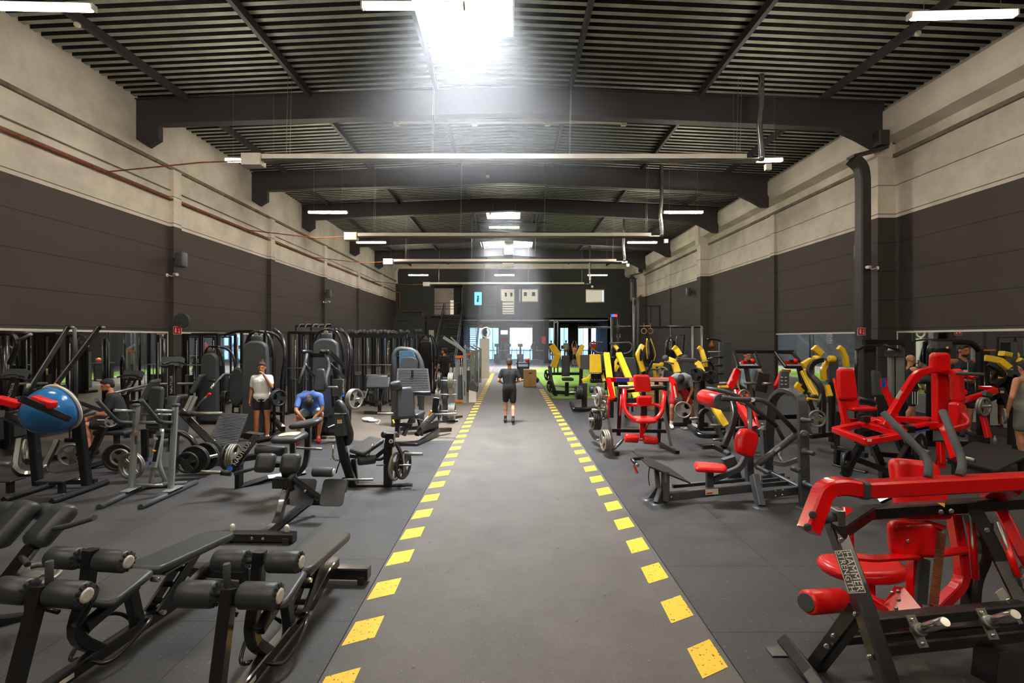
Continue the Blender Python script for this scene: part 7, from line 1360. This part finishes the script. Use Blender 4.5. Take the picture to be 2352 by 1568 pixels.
t = mach('speed_bag', 'small brown speed bag on a black wall arm', 'speed bag', 1640, 800, 16.8); T_(t, 'wall_arm', 'black', [W(1622, 779, 16.6), W(1645, 779, 16.8), W(1658, 784, 17), W(1658, 800, 17), PZ(1662, 17, 0)], .03, .2); part(t, 'bag', 'rust', lathe(W(1635, 780, 16.7), W(1635, 799, 16.7), [(0, .01), (.1, .05), (.2, .11), (.27, .09), (.3, .02)], 12))
t = mach('vertical_rack', 'black storage rack with round steel pegs against the far wall', 'storage rack', 1663, 850, 14.5); X_(t, 'column', 'greydk', PZ(1666, 14.6, 1.05), (.22, .3, 2.1)); T_(t, 'post', 'grey', [PZ(1652, 14.4, 0), PZ(1652, 14.4, 2.1)], .02)
for z in (.9, 1.15, 1.4, 1.65): T_(t, 'peg', 'black', [PZ(1640, 14.4, z), PZ(1660, 14.4, z)], .03)
t = mach('climber_machine', 'dark cardio climber standing near the far wall behind the tall cylindrical bag', 'climber', 1565, 800, 19.5); T_(t, 'frame', 'black', [PZ(1560, 19.5, 2.35), PZ(1572, 19.5, 2.4), PZ(1568, 19.5, 1.5), PZ(1560, 19.5, 0)], .04, .1); T_(t, 'frame', 'black', [PZ(1554, 19.5, 2.3), PZ(1556, 19.5, 1.0), PZ(1550, 19.5, 0)], .03, .1); X_(t, 'console', 'greydk', PZ(1563, 19.5, 2.38), (.25, .1, .06))
# cardio by the windows
def cardio(px, Y, lab, kind):
    t = thing('elliptical_trainer' if kind else 'treadmill', lab, 'cardio machine', PZ(px, Y, 0), 0, None, local=True); p = lambda n, m, *g, **k: part(t, n, m, *g, **k)
    if kind:
        p('front_housing', 'greydk', cushion((.6, .9, .75), .12, Matrix.Translation((0, 0, .4)))); p('column', 'greydk', bar([(0, .2, .7), (0, .05, 1.5)], .16, .14)); p('console', 'black', cushion((.5, .1, .3), .04, Matrix.Translation((0, 0, 1.6))))
        for s in (-1, 1): p('swing_arm', 'steel', tube([(s * .3, .1, .5), (s * .32, -.1, 1.2), (s * .42, -.2, 1.55), (s * .36, -.15, 1.85)], .025, .15))
        p('pedal', 'black', box((.15, -.8, .3), (.16, .5, .05))); p('pedal', 'black', box((-.15, -.6, .4), (.16, .5, .05))); p('base', 'black', box((0, -.3, .05), (.5, 1.8, .08)))
    else:
        p('deck', 'black', box((0, 0, .14), (.8, 1.9, .2))); p('belt', 'greydk', box((0, 0, .245), (.55, 1.8, .01)))
        for s in (-1, 1): p('upright', 'greydk', tube([(s * .38, .85, .2), (s * .4, .8, 1.2), (s * .38, .3, 1.15)], .035, .15))
        p('console', 'black', cushion((.7, .12, .35), .04, Matrix.Translation((0, .8, 1.4))))
cardio(1142, 45.2, 'elliptical trainer silhouetted nearest the staircase', 1); cardio(1168, 45.5, 'elliptical trainer silhouetted by the television pillar', 1); cardio(1195, 45.2, 'elliptical trainer with reddish housing by the wide window', 1)
cardio(1228, 45.4, 'treadmill under the person silhouetted in dark clothes by the wide window', 0); cardio(1266, 45.0, 'treadmill under the person in a black shirt', 0); cardio(1299, 45.5, 'treadmill under the person in a beige shirt', 0); cardio(1330, 45.5, 'empty treadmill between the beige and orange shirted people', 0); cardio(1364, 45.0, 'treadmill under the person in a bright orange shirt', 0)
t = thing('television', 'small lit television on the pillar between the entrance windows', 'television', W(1158, 763, 43.2)); X_(t, 'case', 'black', (1158, 763, 48.9), (.78, .06, .5)); X_(t, 'screen_face', 'screen2', (1158, 763, 48.85), (.72, .02, .43)); B_(t, 'bracket', 'black', [W(1158, 752, 48.9), W(1158, 738, 48.9)], .06, .06)
single('red_notice', 'red and orange notice sheet on the dark column between windows', 'poster', 'sign', box((0, 0, 0), (.34, .02, .65), rotm(W(1249, 781, 43.3))))
single('red_wall_banner', 'faded red banner on the pillar under the television', 'banner', 'clred', box((0, 0, 0), (.65, .02, .42), rotm(W(1158, 781, 49.3))))
single('window_ledge_rail', 'long pale rail across the entrance windows at hip height', 'rail', 'wood', hbox(-2.6, 9.3, 49.2, 49.3, .98, 1.05))
# ================================================================ PEOPLE
def capsule_geo(a, b, ra, rb, n=12):
    a, b = V3(a), V3(b); d = b - a; L = max(d.length, 1e-4)
    prof = [(-ra, ra * .05), (-ra * .85, ra * .52), (-ra * .5, ra * .86), (0, ra), (L, rb), (L + rb * .5, rb * .86), (L + rb * .85, rb * .52), (L + rb, rb * .05)]
    return lathe(a, a + d / L, prof, n)
def ell_geo(c, s, R=None):
    g = ball((0, 0, 0), 1, 16); Mx = Matrix.Translation(V3(c)) @ (R.to_4x4() if R is not None else Matrix.Identity(4)) @ Matrix.Diagonal((s[0], s[1], s[2], 1)); return xf(g, Mx)
def fuse(name, geos, material, parent, vox, smooth=6, label=None):
    """joins overlapping volumes into one continuous skin"""
    me = mesh(name, geos, material); o = bpy.data.objects.new(name, me); COL.objects.link(o)
    m1 = o.modifiers.new('r', 'REMESH'); m1.mode = 'VOXEL'; m1.voxel_size = vox; m1.use_smooth_shade = True
    m2 = o.modifiers.new('s', 'SMOOTH'); m2.factor = .5; m2.iterations = smooth
    dg = bpy.context.evaluated_depsgraph_get(); me2 = bpy.data.meshes.new_from_object(o.evaluated_get(dg)); me2.name = name
    o.modifiers.clear(); o.data = me2
    for p in me2.polygons: p.use_smooth = True
    if not me2.materials: me2.materials.append(M[material])
    o.parent = parent
    if label: o['label'] = label
    return o
def person(label, loc, rz, H=1.75, skin='skin', hair='hair', shirt='clblack', shorts='clblack', shoes='clwhite', socks=None, pose=None, fem=0, longpants=False, tank=False, beard=False, bald=False, bun=False, cap=None, vox=.014, nude_top=False, sleeves=.62):
    """joints in a local frame: x across (the person's right is +x when facing -y is flipped), +y is the way the person faces, z up; unit = H/1.75"""
    k = H / 1.75
    J = dict(pelvis=(0, 0, .95), waist=(0, .0, 1.12), chest=(0, .01, 1.33), neck=(0, 0, 1.48), head=(0, .02, 1.63),
             shL=(-.18, 0, 1.42), elL=(-.25, -.02, 1.14), wrL=(-.27, .08, .9), shR=(.18, 0, 1.42), elR=(.25, -.02, 1.14), wrR=(.27, .08, .9),
             hiL=(-.095, 0, .92), knL=(-.11, .03, .5), anL=(-.11, -.02, .09), hiR=(.095, 0, .92), knR=(.11, .03, .5), anR=(.11, -.02, .09), toL=None, toR=None, look=(0, 1, 0))
    if pose: J.update(pose)
    look = V3(J.pop('look')).normalized()
    for s in 'LR':
        if J['to' + s] is None: a = V3(J['an' + s]); J['to' + s] = (a.x * 1.08, a.y + .15, max(.035, a.z - .06))
    J = {n: V3(v) * k for n, v in J.items()}
    t = thing('person', label, 'person', loc, rz, None, local=True)
    w_s = .93 if fem else 1.0
    sw = (J['shR'] - J['shL'])
    # head
    hd = J['head']; up = (hd - J['neck']).normalized(); fwd = (look - up * look.dot(up)).normalized(); rt = fwd.cross(up).normalized()
    Rm = Matrix((rt, fwd, up)).transposed()
    def H_(x, y, z): return hd + (rt * x + fwd * y + up * z) * k
    G_ = [ell_geo(H_(0, -.012, .03), (.074 * k, .095 * k, .09 * k), Rm), ell_geo(H_(0, .02, -.035), (.058 * k, .07 * k, .075 * k), Rm), ell_geo(H_(0, .04, -.085), (.034 * k, .036 * k, .028 * k), Rm)]
    G_ += [capsule_geo(H_(0, .085, .02), H_(0, .106, -.022), .010 * k, .015 * k, 8), capsule_geo(H_(-.02, .08, -.058), H_(.02, .08, -.058), .011 * k, .011 * k, 8)]
    for s in (-1, 1): G_ += [ell_geo(H_(s * .077, -.005, -.005), (.012 * k, .022 * k, .034 * k), Rm), capsule_geo(H_(s * .018, .078, .036), H_(s * .045, .07, .034), .009 * k, .008 * k, 8)]
    G_.append(capsule_geo(J['neck'] + (J['chest'] - J['neck']) * .2, H_(0, -.01, -.05), .058 * w_s * k, .052 * w_s * k))
    # trunk
    sp = J['shR'] - J['shL']; side = sp.normalized()
    def trunk(e=0.0, cw=1.0):
        o = []
        for a, b, ra, rb, f0, f1 in (('pelvis', 'waist', .115, .105, .055, .05), ('waist', 'chest', .105, .12, .055, .075)):
            for s in (-1, 1): o.append(capsule_geo(J[a] + side * s * f0 * k, J[b] + side * s * f1 * k * cw, (ra * w_s + e) * k, (rb * w_s + e) * k))
        for s in ('shL', 'shR'): o.append(capsule_geo(J['chest'].lerp(J['neck'], .35), J[s] * .9 + J['chest'].lerp(J['neck'], .5) * .1, (.085 + e) * k, (.06 + e) * w_s * k))
        o.append(capsule_geo(J['chest'], J['neck'] * .8 + J['chest'] * .2, (.1 + e) * k, (.055 + e) * k))
        return o
    body = list(G_) + trunk()
    for s in 'LR':
        sg = -1 if s == 'L' else 1
        body += [capsule_geo(J['sh' + s], J['el' + s], .052 * w_s * k, .04 * w_s * k), capsule_geo(J['el' + s], J['wr' + s], .041 * w_s * k, .027 * k)]
        body += [capsule_geo(J['hi' + s], J['kn' + s], .088 * k, .055 * k), capsule_geo(J['kn' + s], J['kn' + s].lerp(J['an' + s], .35) + V3((0, -.012, 0)) * k, .052 * k, .056 * k), capsule_geo(J['kn' + s].lerp(J['an' + s], .35), J['an' + s], .054 * k, .034 * k), capsule_geo(J['an' + s], J['to' + s], .036 * k, .03 * k)]
        # hand: palm, four fingers, thumb
        d = (J['wr' + s] - J['el' + s]).normalized(); inn = (V3((-sg, 0, 0)) - d * V3((-sg, 0, 0)).dot(d))
        inn = inn.normalized() if inn.length > .1 else d.orthogonal().normalized(); acr = d.cross(inn).normalized()
        wr = J['wr' + s]; pc = wr + d * .07 * k
        body.append(capsule_geo(wr + acr * .012 * k, pc + acr * .022 * k, .021 * k, .019 * k, 8)); body.append(capsule_geo(wr - acr * .012 * k, pc - acr * .022 * k, .021 * k, .019 * k, 8))
        for i, (o, L) in enumerate(((-.033, .06), (-.011, .072), (.011, .068), (.033, .05))):
            a = pc + acr * o * k; b = a + (d * .6 + inn * .25) * L * k; c = b + (d * .35 + inn * .6) * L * .7 * k
            body += [capsule_geo(a, b, .0095 * k, .009 * k, 6), capsule_geo(b, c, .009 * k, .008 * k, 6)]
        th = wr + d * .02 * k - acr * .025 * k if (acr.y > 0) == (d.z > 0) else wr + d * .02 * k + acr * .025 * k
        th = wr + d * .025 * k + V3((0, .025, 0)) * k
        body += [capsule_geo(th, th + (d * .6 + V3((0, .6, 0)) + inn * .3).normalized() * .045 * k, .012 * k, .009 * k, 6)]
    fuse('body', body, skin, t, vox, 4)
    for s in (-1, 1): part(t, 'eye', 'eye', ball(H_(s * .031, .079, .018), .0095 * k, 8))
    # hair
    if not bald:
        hg = [ell_geo(H_(0, -.024, .05), (.083 * k, .098 * k, .088 * k), Rm), ell_geo(H_(0, .03, .095), (.06 * k, .05 * k, .03 * k), Rm), ell_geo(H_(0, -.06, .0), (.07 * k, .055 * k, .07 * k), Rm)]
        if bun: hg += [ell_geo(H_(0, -.05, .15), (.035 * k, .035 * k, .04 * k), Rm), ell_geo(H_(0.05, -.06, .13), (.03 * k, .03 * k, .02 * k), Rm)]
        fuse('hair', hg, hair, t, max(vox * .8, .011), 3)
    if beard: fuse('beard', [ell_geo(H_(0, .03, -.08), (.055 * k, .06 * k, .045 * k), Rm)], hair, t, .012, 2)
    if cap: fuse('cap', [ell_geo(H_(0, -.015, .06), (.088 * k, .105 * k, .08 * k), Rm), ell_geo(H_(0, .09, .06), (.06 * k, .07 * k, .012 * k), Rm)], cap, t, .014, 2, 'red cap' if cap == 'clred' else None)
    # shirt
    if not nude_top:
        sg_ = trunk(.014, 1.0)
        if not tank:
            for s in 'LR': sg_.append(capsule_geo(J['sh' + s], J['sh' + s].lerp(J['el' + s], sleeves), .066 * k, .058 * k))
        else: sg_ = [g for i, g in enumerate(sg_) if i not in (4, 5, 6)] + [capsule_geo(J['chest'] + side * s * .04 * k, J['chest'].lerp(J['neck'], .75) + side * s * .075 * k, .1 * k, .055 * k) for s in (-1, 1)]
        hem = J['pelvis'].lerp(J['waist'], .3); sg_.append(capsule_geo(hem + side * -.055 * k, hem + side * .055 * k, .131 * k, .131 * k))
        fuse('tank_top' if tank else 't_shirt', sg_, shirt, t, vox, 3)
    # shorts or trousers
    sh = [capsule_geo(J['pelvis'] + side * -.06 * k, J['pelvis'] + side * .06 * k, .117 * k, .117 * k)]
    for s in 'LR':
        if longpants: sh += [capsule_geo(J['hi' + s], J['kn' + s], .1 * k, .072 * k), capsule_geo(J['kn' + s], J['an' + s] + V3((0, 0, .03)), .07 * k, .055 * k)]
        else: sh += [capsule_geo(J['hi' + s], J['hi' + s].lerp(J['kn' + s], .42 if fem else .72), .104 * k, (.092 if fem else .09) * k)]
    fuse('trousers' if longpants else 'shorts', sh, shorts, t, vox, 3)
    for s in 'LR':
        a, b = J['an' + s], J['to' + s]; dd = V3((b.x - a.x, b.y - a.y, 0)).normalized() if (V3((b.x - a.x, b.y - a.y, 0))).length > .01 else V3((0, 1, 0))
        bz = V3((0, 0, .012)); base = min(a.z, b.z + .06)
        gg = [capsule_geo(a - V3((0, 0, .03)) - dd * .02, b + dd * .03 * k, .048 * k, .042 * k), capsule_geo(a, a - V3((0, 0, .02)), .046 * k, .046 * k)]
        fuse('shoe', gg, shoes, t, .012, 2)
        if socks: fuse('sock', [capsule_geo(a, a.lerp(J['kn' + s], .18), .041 * k, .044 * k)], socks, t, .012, 2)
    return t
D = math.radians
def at(px, py): p = G(px, py); p.z = .008; return p
# man walking away along the aisle
p = G(1170, 972); person('man walking away down the aisle in black t-shirt and black shorts', (p.x, p.y, .01), 0, 1.67, 'skin', 'hairbr', 'clblack', 'clblack', 'cldark', 'clblack', vox=.012, pose=dict(
    shL=(-.19, 0, 1.42), shR=(.19, 0, 1.42), elL=(-.3, -.02, 1.16), elR=(.3, -.04, 1.16), wrL=(-.2, .18, 1.08), wrR=(.19, .16, 1.1), knL=(-.1, .12, .52), anL=(-.11, .08, .1), knR=(.1, .03, .49), anR=(.1, -.2, .13), toR=(.1, -.1, .04), toL=(-.12, .22, .04)))
# woman facing the camera
p = G(602, 1012); person('woman in white t-shirt and black shorts standing with one hand raised to her face', (p.x, p.y, .01), math.pi + .3, 1.68, 'skintan', 'hairbr', 'clwhite', 'clblack', 'clwhite', None, fem=1, bun=True, vox=.0115, sleeves=.6, pose=dict(
    shL=(-.165, 0, 1.41), shR=(.165, 0, 1.41), elR=(.22, -.02, 1.13), wrR=(.235, .05, .9), elL=(-.22, .12, 1.2), wrL=(-.07, .17, 1.47), look=(.12, 1, -.05), knL=(-.11, .02, .5), knR=(.11, .02, .5), anL=(-.1, -.02, .09), anR=(.12, -.02, .09)))
# man bent over on a bench
p = G(712, 1014); person('man in blue t-shirt sitting bent forward with head down and red shoes', (p.x, p.y, .01), math.pi + .32, 1.8, 'skintan', 'hair', 'clblue', 'cllight', 'clred', None, vox=.0125, sleeves=.7, pose=dict(
    pelvis=(0, -.3, .62), waist=(0, -.2, .78), chest=(0, .0, .93), neck=(0, .14, .95), head=(0, .24, .86), look=(0, .3, -1), shL=(-.2, .06, .94), shR=(.2, .06, .94), elL=(-.25, .2, .68), elR=(.25, .2, .68), wrL=(-.07, .38, .5), wrR=(.07, .38, .5),
    hiL=(-.1, -.28, .58), hiR=(.1, -.28, .58), knL=(-.22, .14, .54), knR=(.2, .14, .54), anL=(-.17, .1, .09), anR=(.2, .08, .09)))
t = thing('flat_bench', 'black flat bench under the bending man in blue', 'workout bench', (p.x, p.y + .45, 0), 0, local=True)
part(t, 'seat_pad', 'pad', cushion((.34, 1.0, .08), .03, Matrix.Translation((0, .2, .4)))); part(t, 'leg', 'black', bar([(0, -.2, 0), (0, -.2, .36)], .08, .08)); part(t, 'leg', 'black', bar([(0, .6, 0), (0, .6, .36)], .08, .08)); part(t, 'foot', 'black', bar([(-.25, -.2, .03), (.25, -.2, .03)], .06, .06)); part(t, 'foot', 'black', bar([(-.25, .6, .03), (.25, .6, .03)], .06, .06))
# seated man far left
c = W(262, 1000, 9.0); c.z = .01; person('man in black t-shirt sitting sideways and looking over his shoulder', c, math.pi / 2 + .45, 1.78, 'skin', 'hair', 'clblack', 'clblack', 'cldark', 'clblack', beard=True, vox=.0125, pose=dict(
    pelvis=(0, -.1, .62), waist=(0, -.08, .78), chest=(0, .0, 1.0), neck=(0, .05, 1.15), head=(0, .1, 1.29), look=(-.3, 1, -.12), shL=(-.19, 0, 1.08), shR=(.19, .02, 1.08), elL=(-.26, .05, .8), elR=(.24, .1, .82), wrL=(-.12, .3, .8), wrR=(.1, .34, .72),
    hiL=(-.1, -.05, .6), hiR=(.1, -.05, .6), knL=(-.2, .36, .62), knR=(.16, .36, .6), anL=(-.2, .3, .1), anR=(.1, .3, .1)))
part(thing('stool_bench', 'black bench under the seated man in black', 'workout bench', (c.x, c.y, 0), 0, local=True), 'seat_pad', 'pad', cushion((.6, .4, .08), .03, Matrix.Translation((.05, 0, .46))), bar([(0.05, 0, 0), (.05, 0, .44)], .08, .08))
# man in dark clothes by the dumbbells
p = G(1018, 905); person('bearded man in dark t-shirt and trousers standing by the first silver column', (PZ(1021, 17.5, 0).x, 17.5, .01), .95, 1.85, 'skin', 'hair', 'clblack', 'clblack', 'cldark', None, longpants=True, beard=True, vox=.018, pose=dict(look=(-.2, 1, -.3), elL=(-.24, .06, 1.14), wrL=(-.2, .2, .92), elR=(.24, 0, 1.14)))
person('person in a red cap half hidden behind the blue panel machine', (PZ(955, 15.5, 0).x, 15.5, .01), .4, 1.82, 'skintan', 'hair', 'clblack', 'clblack', 'clblack', None, cap='clred', longpants=True, vox=.018)
# man in grey bending with a plate
p = G(1562, 984); person('man in grey t-shirt and red shorts bending down to pick up weight plates', (p.x, p.y, .015), math.pi - .1, 1.8, 'skintan', 'hair', 'clgrey', 'clred', 'clwhite', 'clwhite', vox=.0125, sleeves=.6, pose=dict(
    pelvis=(0, -.18, .95), waist=(-.0, -.06, 1.08), chest=(.02, .14, 1.2), neck=(.04, .27, 1.25), head=(.07, .37, 1.2), look=(.2, .5, -1), shL=(-.16, .16, 1.22), shR=(.2, .2, 1.22), elL=(-.24, .16, .93), wrL=(-.13, .22, .7), elR=(.28, .28, .95), wrR=(.22, .36, .78),
    hiL=(-.1, -.14, .9), hiR=(.1, -.14, .9), knL=(-.26, .0, .5), anL=(-.36, -.16, .1), knR=(.2, .05, .5), anR=(.2, .0, .09)))
plate(W(1569, 941, 9.7), (-.2, -.95, .1), 'grey weight plate held low by the bending man in grey', .17, .03, 'ironlt'); plate(G(1575, 986) + Vector((0, 0, .03)), (0, 0, 1), 'grey weight plate lying on the floor by the bending man', .13, .03, 'ironlt')
# bald man
c = W(2090, 978, 11.6); c.z = .015; person('bald man in black tank top and striped black shorts walking by the cable tower', c, -math.pi / 2 - .25, 1.8, 'skin', 'hair', 'clblack', 'clblack', 'clblack', None, bald=True, tank=True, vox=.0125, pose=dict(
    look=(0, 1, .0), shL=(-.19, 0, 1.42), shR=(.21, 0, 1.42), elL=(-.28, .08, 1.16), wrL=(-.27, .26, .98), elR=(.3, .04, 1.14), wrR=(.3, .2, .92), knL=(-.1, .1, .5), anL=(-.1, .12, .09), knR=(.1, -.02, .5), anR=(.1, -.2, .1)))
b_ = [o for o in bpy.data.objects if o.parent and o.name.startswith('shorts')][-1].parent
part(b_, 'side_stripe', 'clwhite', *[box((.215, -.05 + .05 * i, .78), (.006, .018, .3)) for i in range(3)], label='three white side stripes')
part(b_, 'wristband', 'clblack', rod((.3, .17, .96), (.3, .2, .92), .038)); part(b_, 'wristband', 'clblack', rod((-.27, .23, 1.01), (-.27, .26, .98), .038))
# man at the photo edge
c = W(2356, 1060, 8.4); c.z = .015; person('man in grey-green tank top and grey shorts seen from behind at the photo edge', c, .25, 1.8, 'skin', 'hair', 'clgreen', 'clshgrey', 'clwhite', None, tank=True, vox=.0125, pose=dict(look=(.4, 1, -.1), shL=(-.22, 0, 1.42), shR=(.22, 0, 1.42), elL=(-.33, .0, 1.14), wrL=(-.3, .08, .88), elR=(.33, 0, 1.14), wrR=(.3, .1, .9)))
# muscular man in a tank: solid figure in place of a mirror reflection
person('muscular man in dark blue tank top replacing a mirror reflection behind the red lever machine', (PZ(2211, 10.4, 0).x, 10.4, .1), math.pi - .1, 1.98, 'skintan', 'hair', 'clnavy', 'clblack', 'clblack', None, tank=True, beard=True, vox=.014, pose=dict(look=(-.2, 1, -.2), shL=(-.24, 0, 1.42), shR=(.24, 0, 1.42), elL=(-.36, .02, 1.16), wrL=(-.34, .15, .95), elR=(.34, .05, 1.16), wrR=(.12, .22, 1.08)))
person('man behind the framed red and black machine in a blue-grey t-shirt', (PZ(1715, 12.0, 0).x, 12.0, .01), math.pi + .2, 1.9, 'skintan', 'hair', 'cllight', 'clblack', 'clblack', None, longpants=True, vox=.014, pose=dict(elL=(-.3, .15, 1.2), wrL=(-.15, .3, 1.25)))
person('dark-haired person standing by the black tower machine on the turf side', (PZ(1386, 20.5, 0).x, 20.5, .01), 0, 1.75, 'skin', 'hairbr', 'clgrey', 'clblack', 'clblack', None, longpants=True, vox=.02)
for px, Y, h, a, lab, sh, tr in ((1227, 45.3, 1.8, .1, 'person silhouetted in dark clothes on a treadmill by the wide window', 'cldark', 'cldark'), (1266, 44.9, 1.8, 0, 'person in a black printed shirt on a treadmill', 'clblack', 'clblack'), (1300, 45.4, 1.82, -.1, 'person in a beige shirt on a treadmill', 'cltan', 'clkhaki'), (1364, 44.9, 1.78, 0, 'person in a bright orange shirt on a treadmill', 'clorange', 'cldark')):
    person(lab, (PZ(px, Y, 0).x, Y, .25), a, h, 'skin', 'hair', sh, tr, 'cldark', None, longpants=True, vox=.024, pose=dict(knL=(-.1, .12, .52), anL=(-.1, .18, .1), anR=(.1, -.15, .12)))
person('shirtless stretching figure standing in for an odd pillar beside the dark entrance column', (PZ(1320, 38, 0).x, 38, .01), .1, 1.75, 'skintan', 'hair', 'clblack', 'clblack', 'clblack', None, nude_top=True, vox=.022, pose=dict(elL=(-.2, .1, 1.7), wrL=(-.1, .1, 1.95), elR=(.2, .1, 1.7), wrR=(.1, .1, 1.95)))  # person figure built where an odd pillar stands
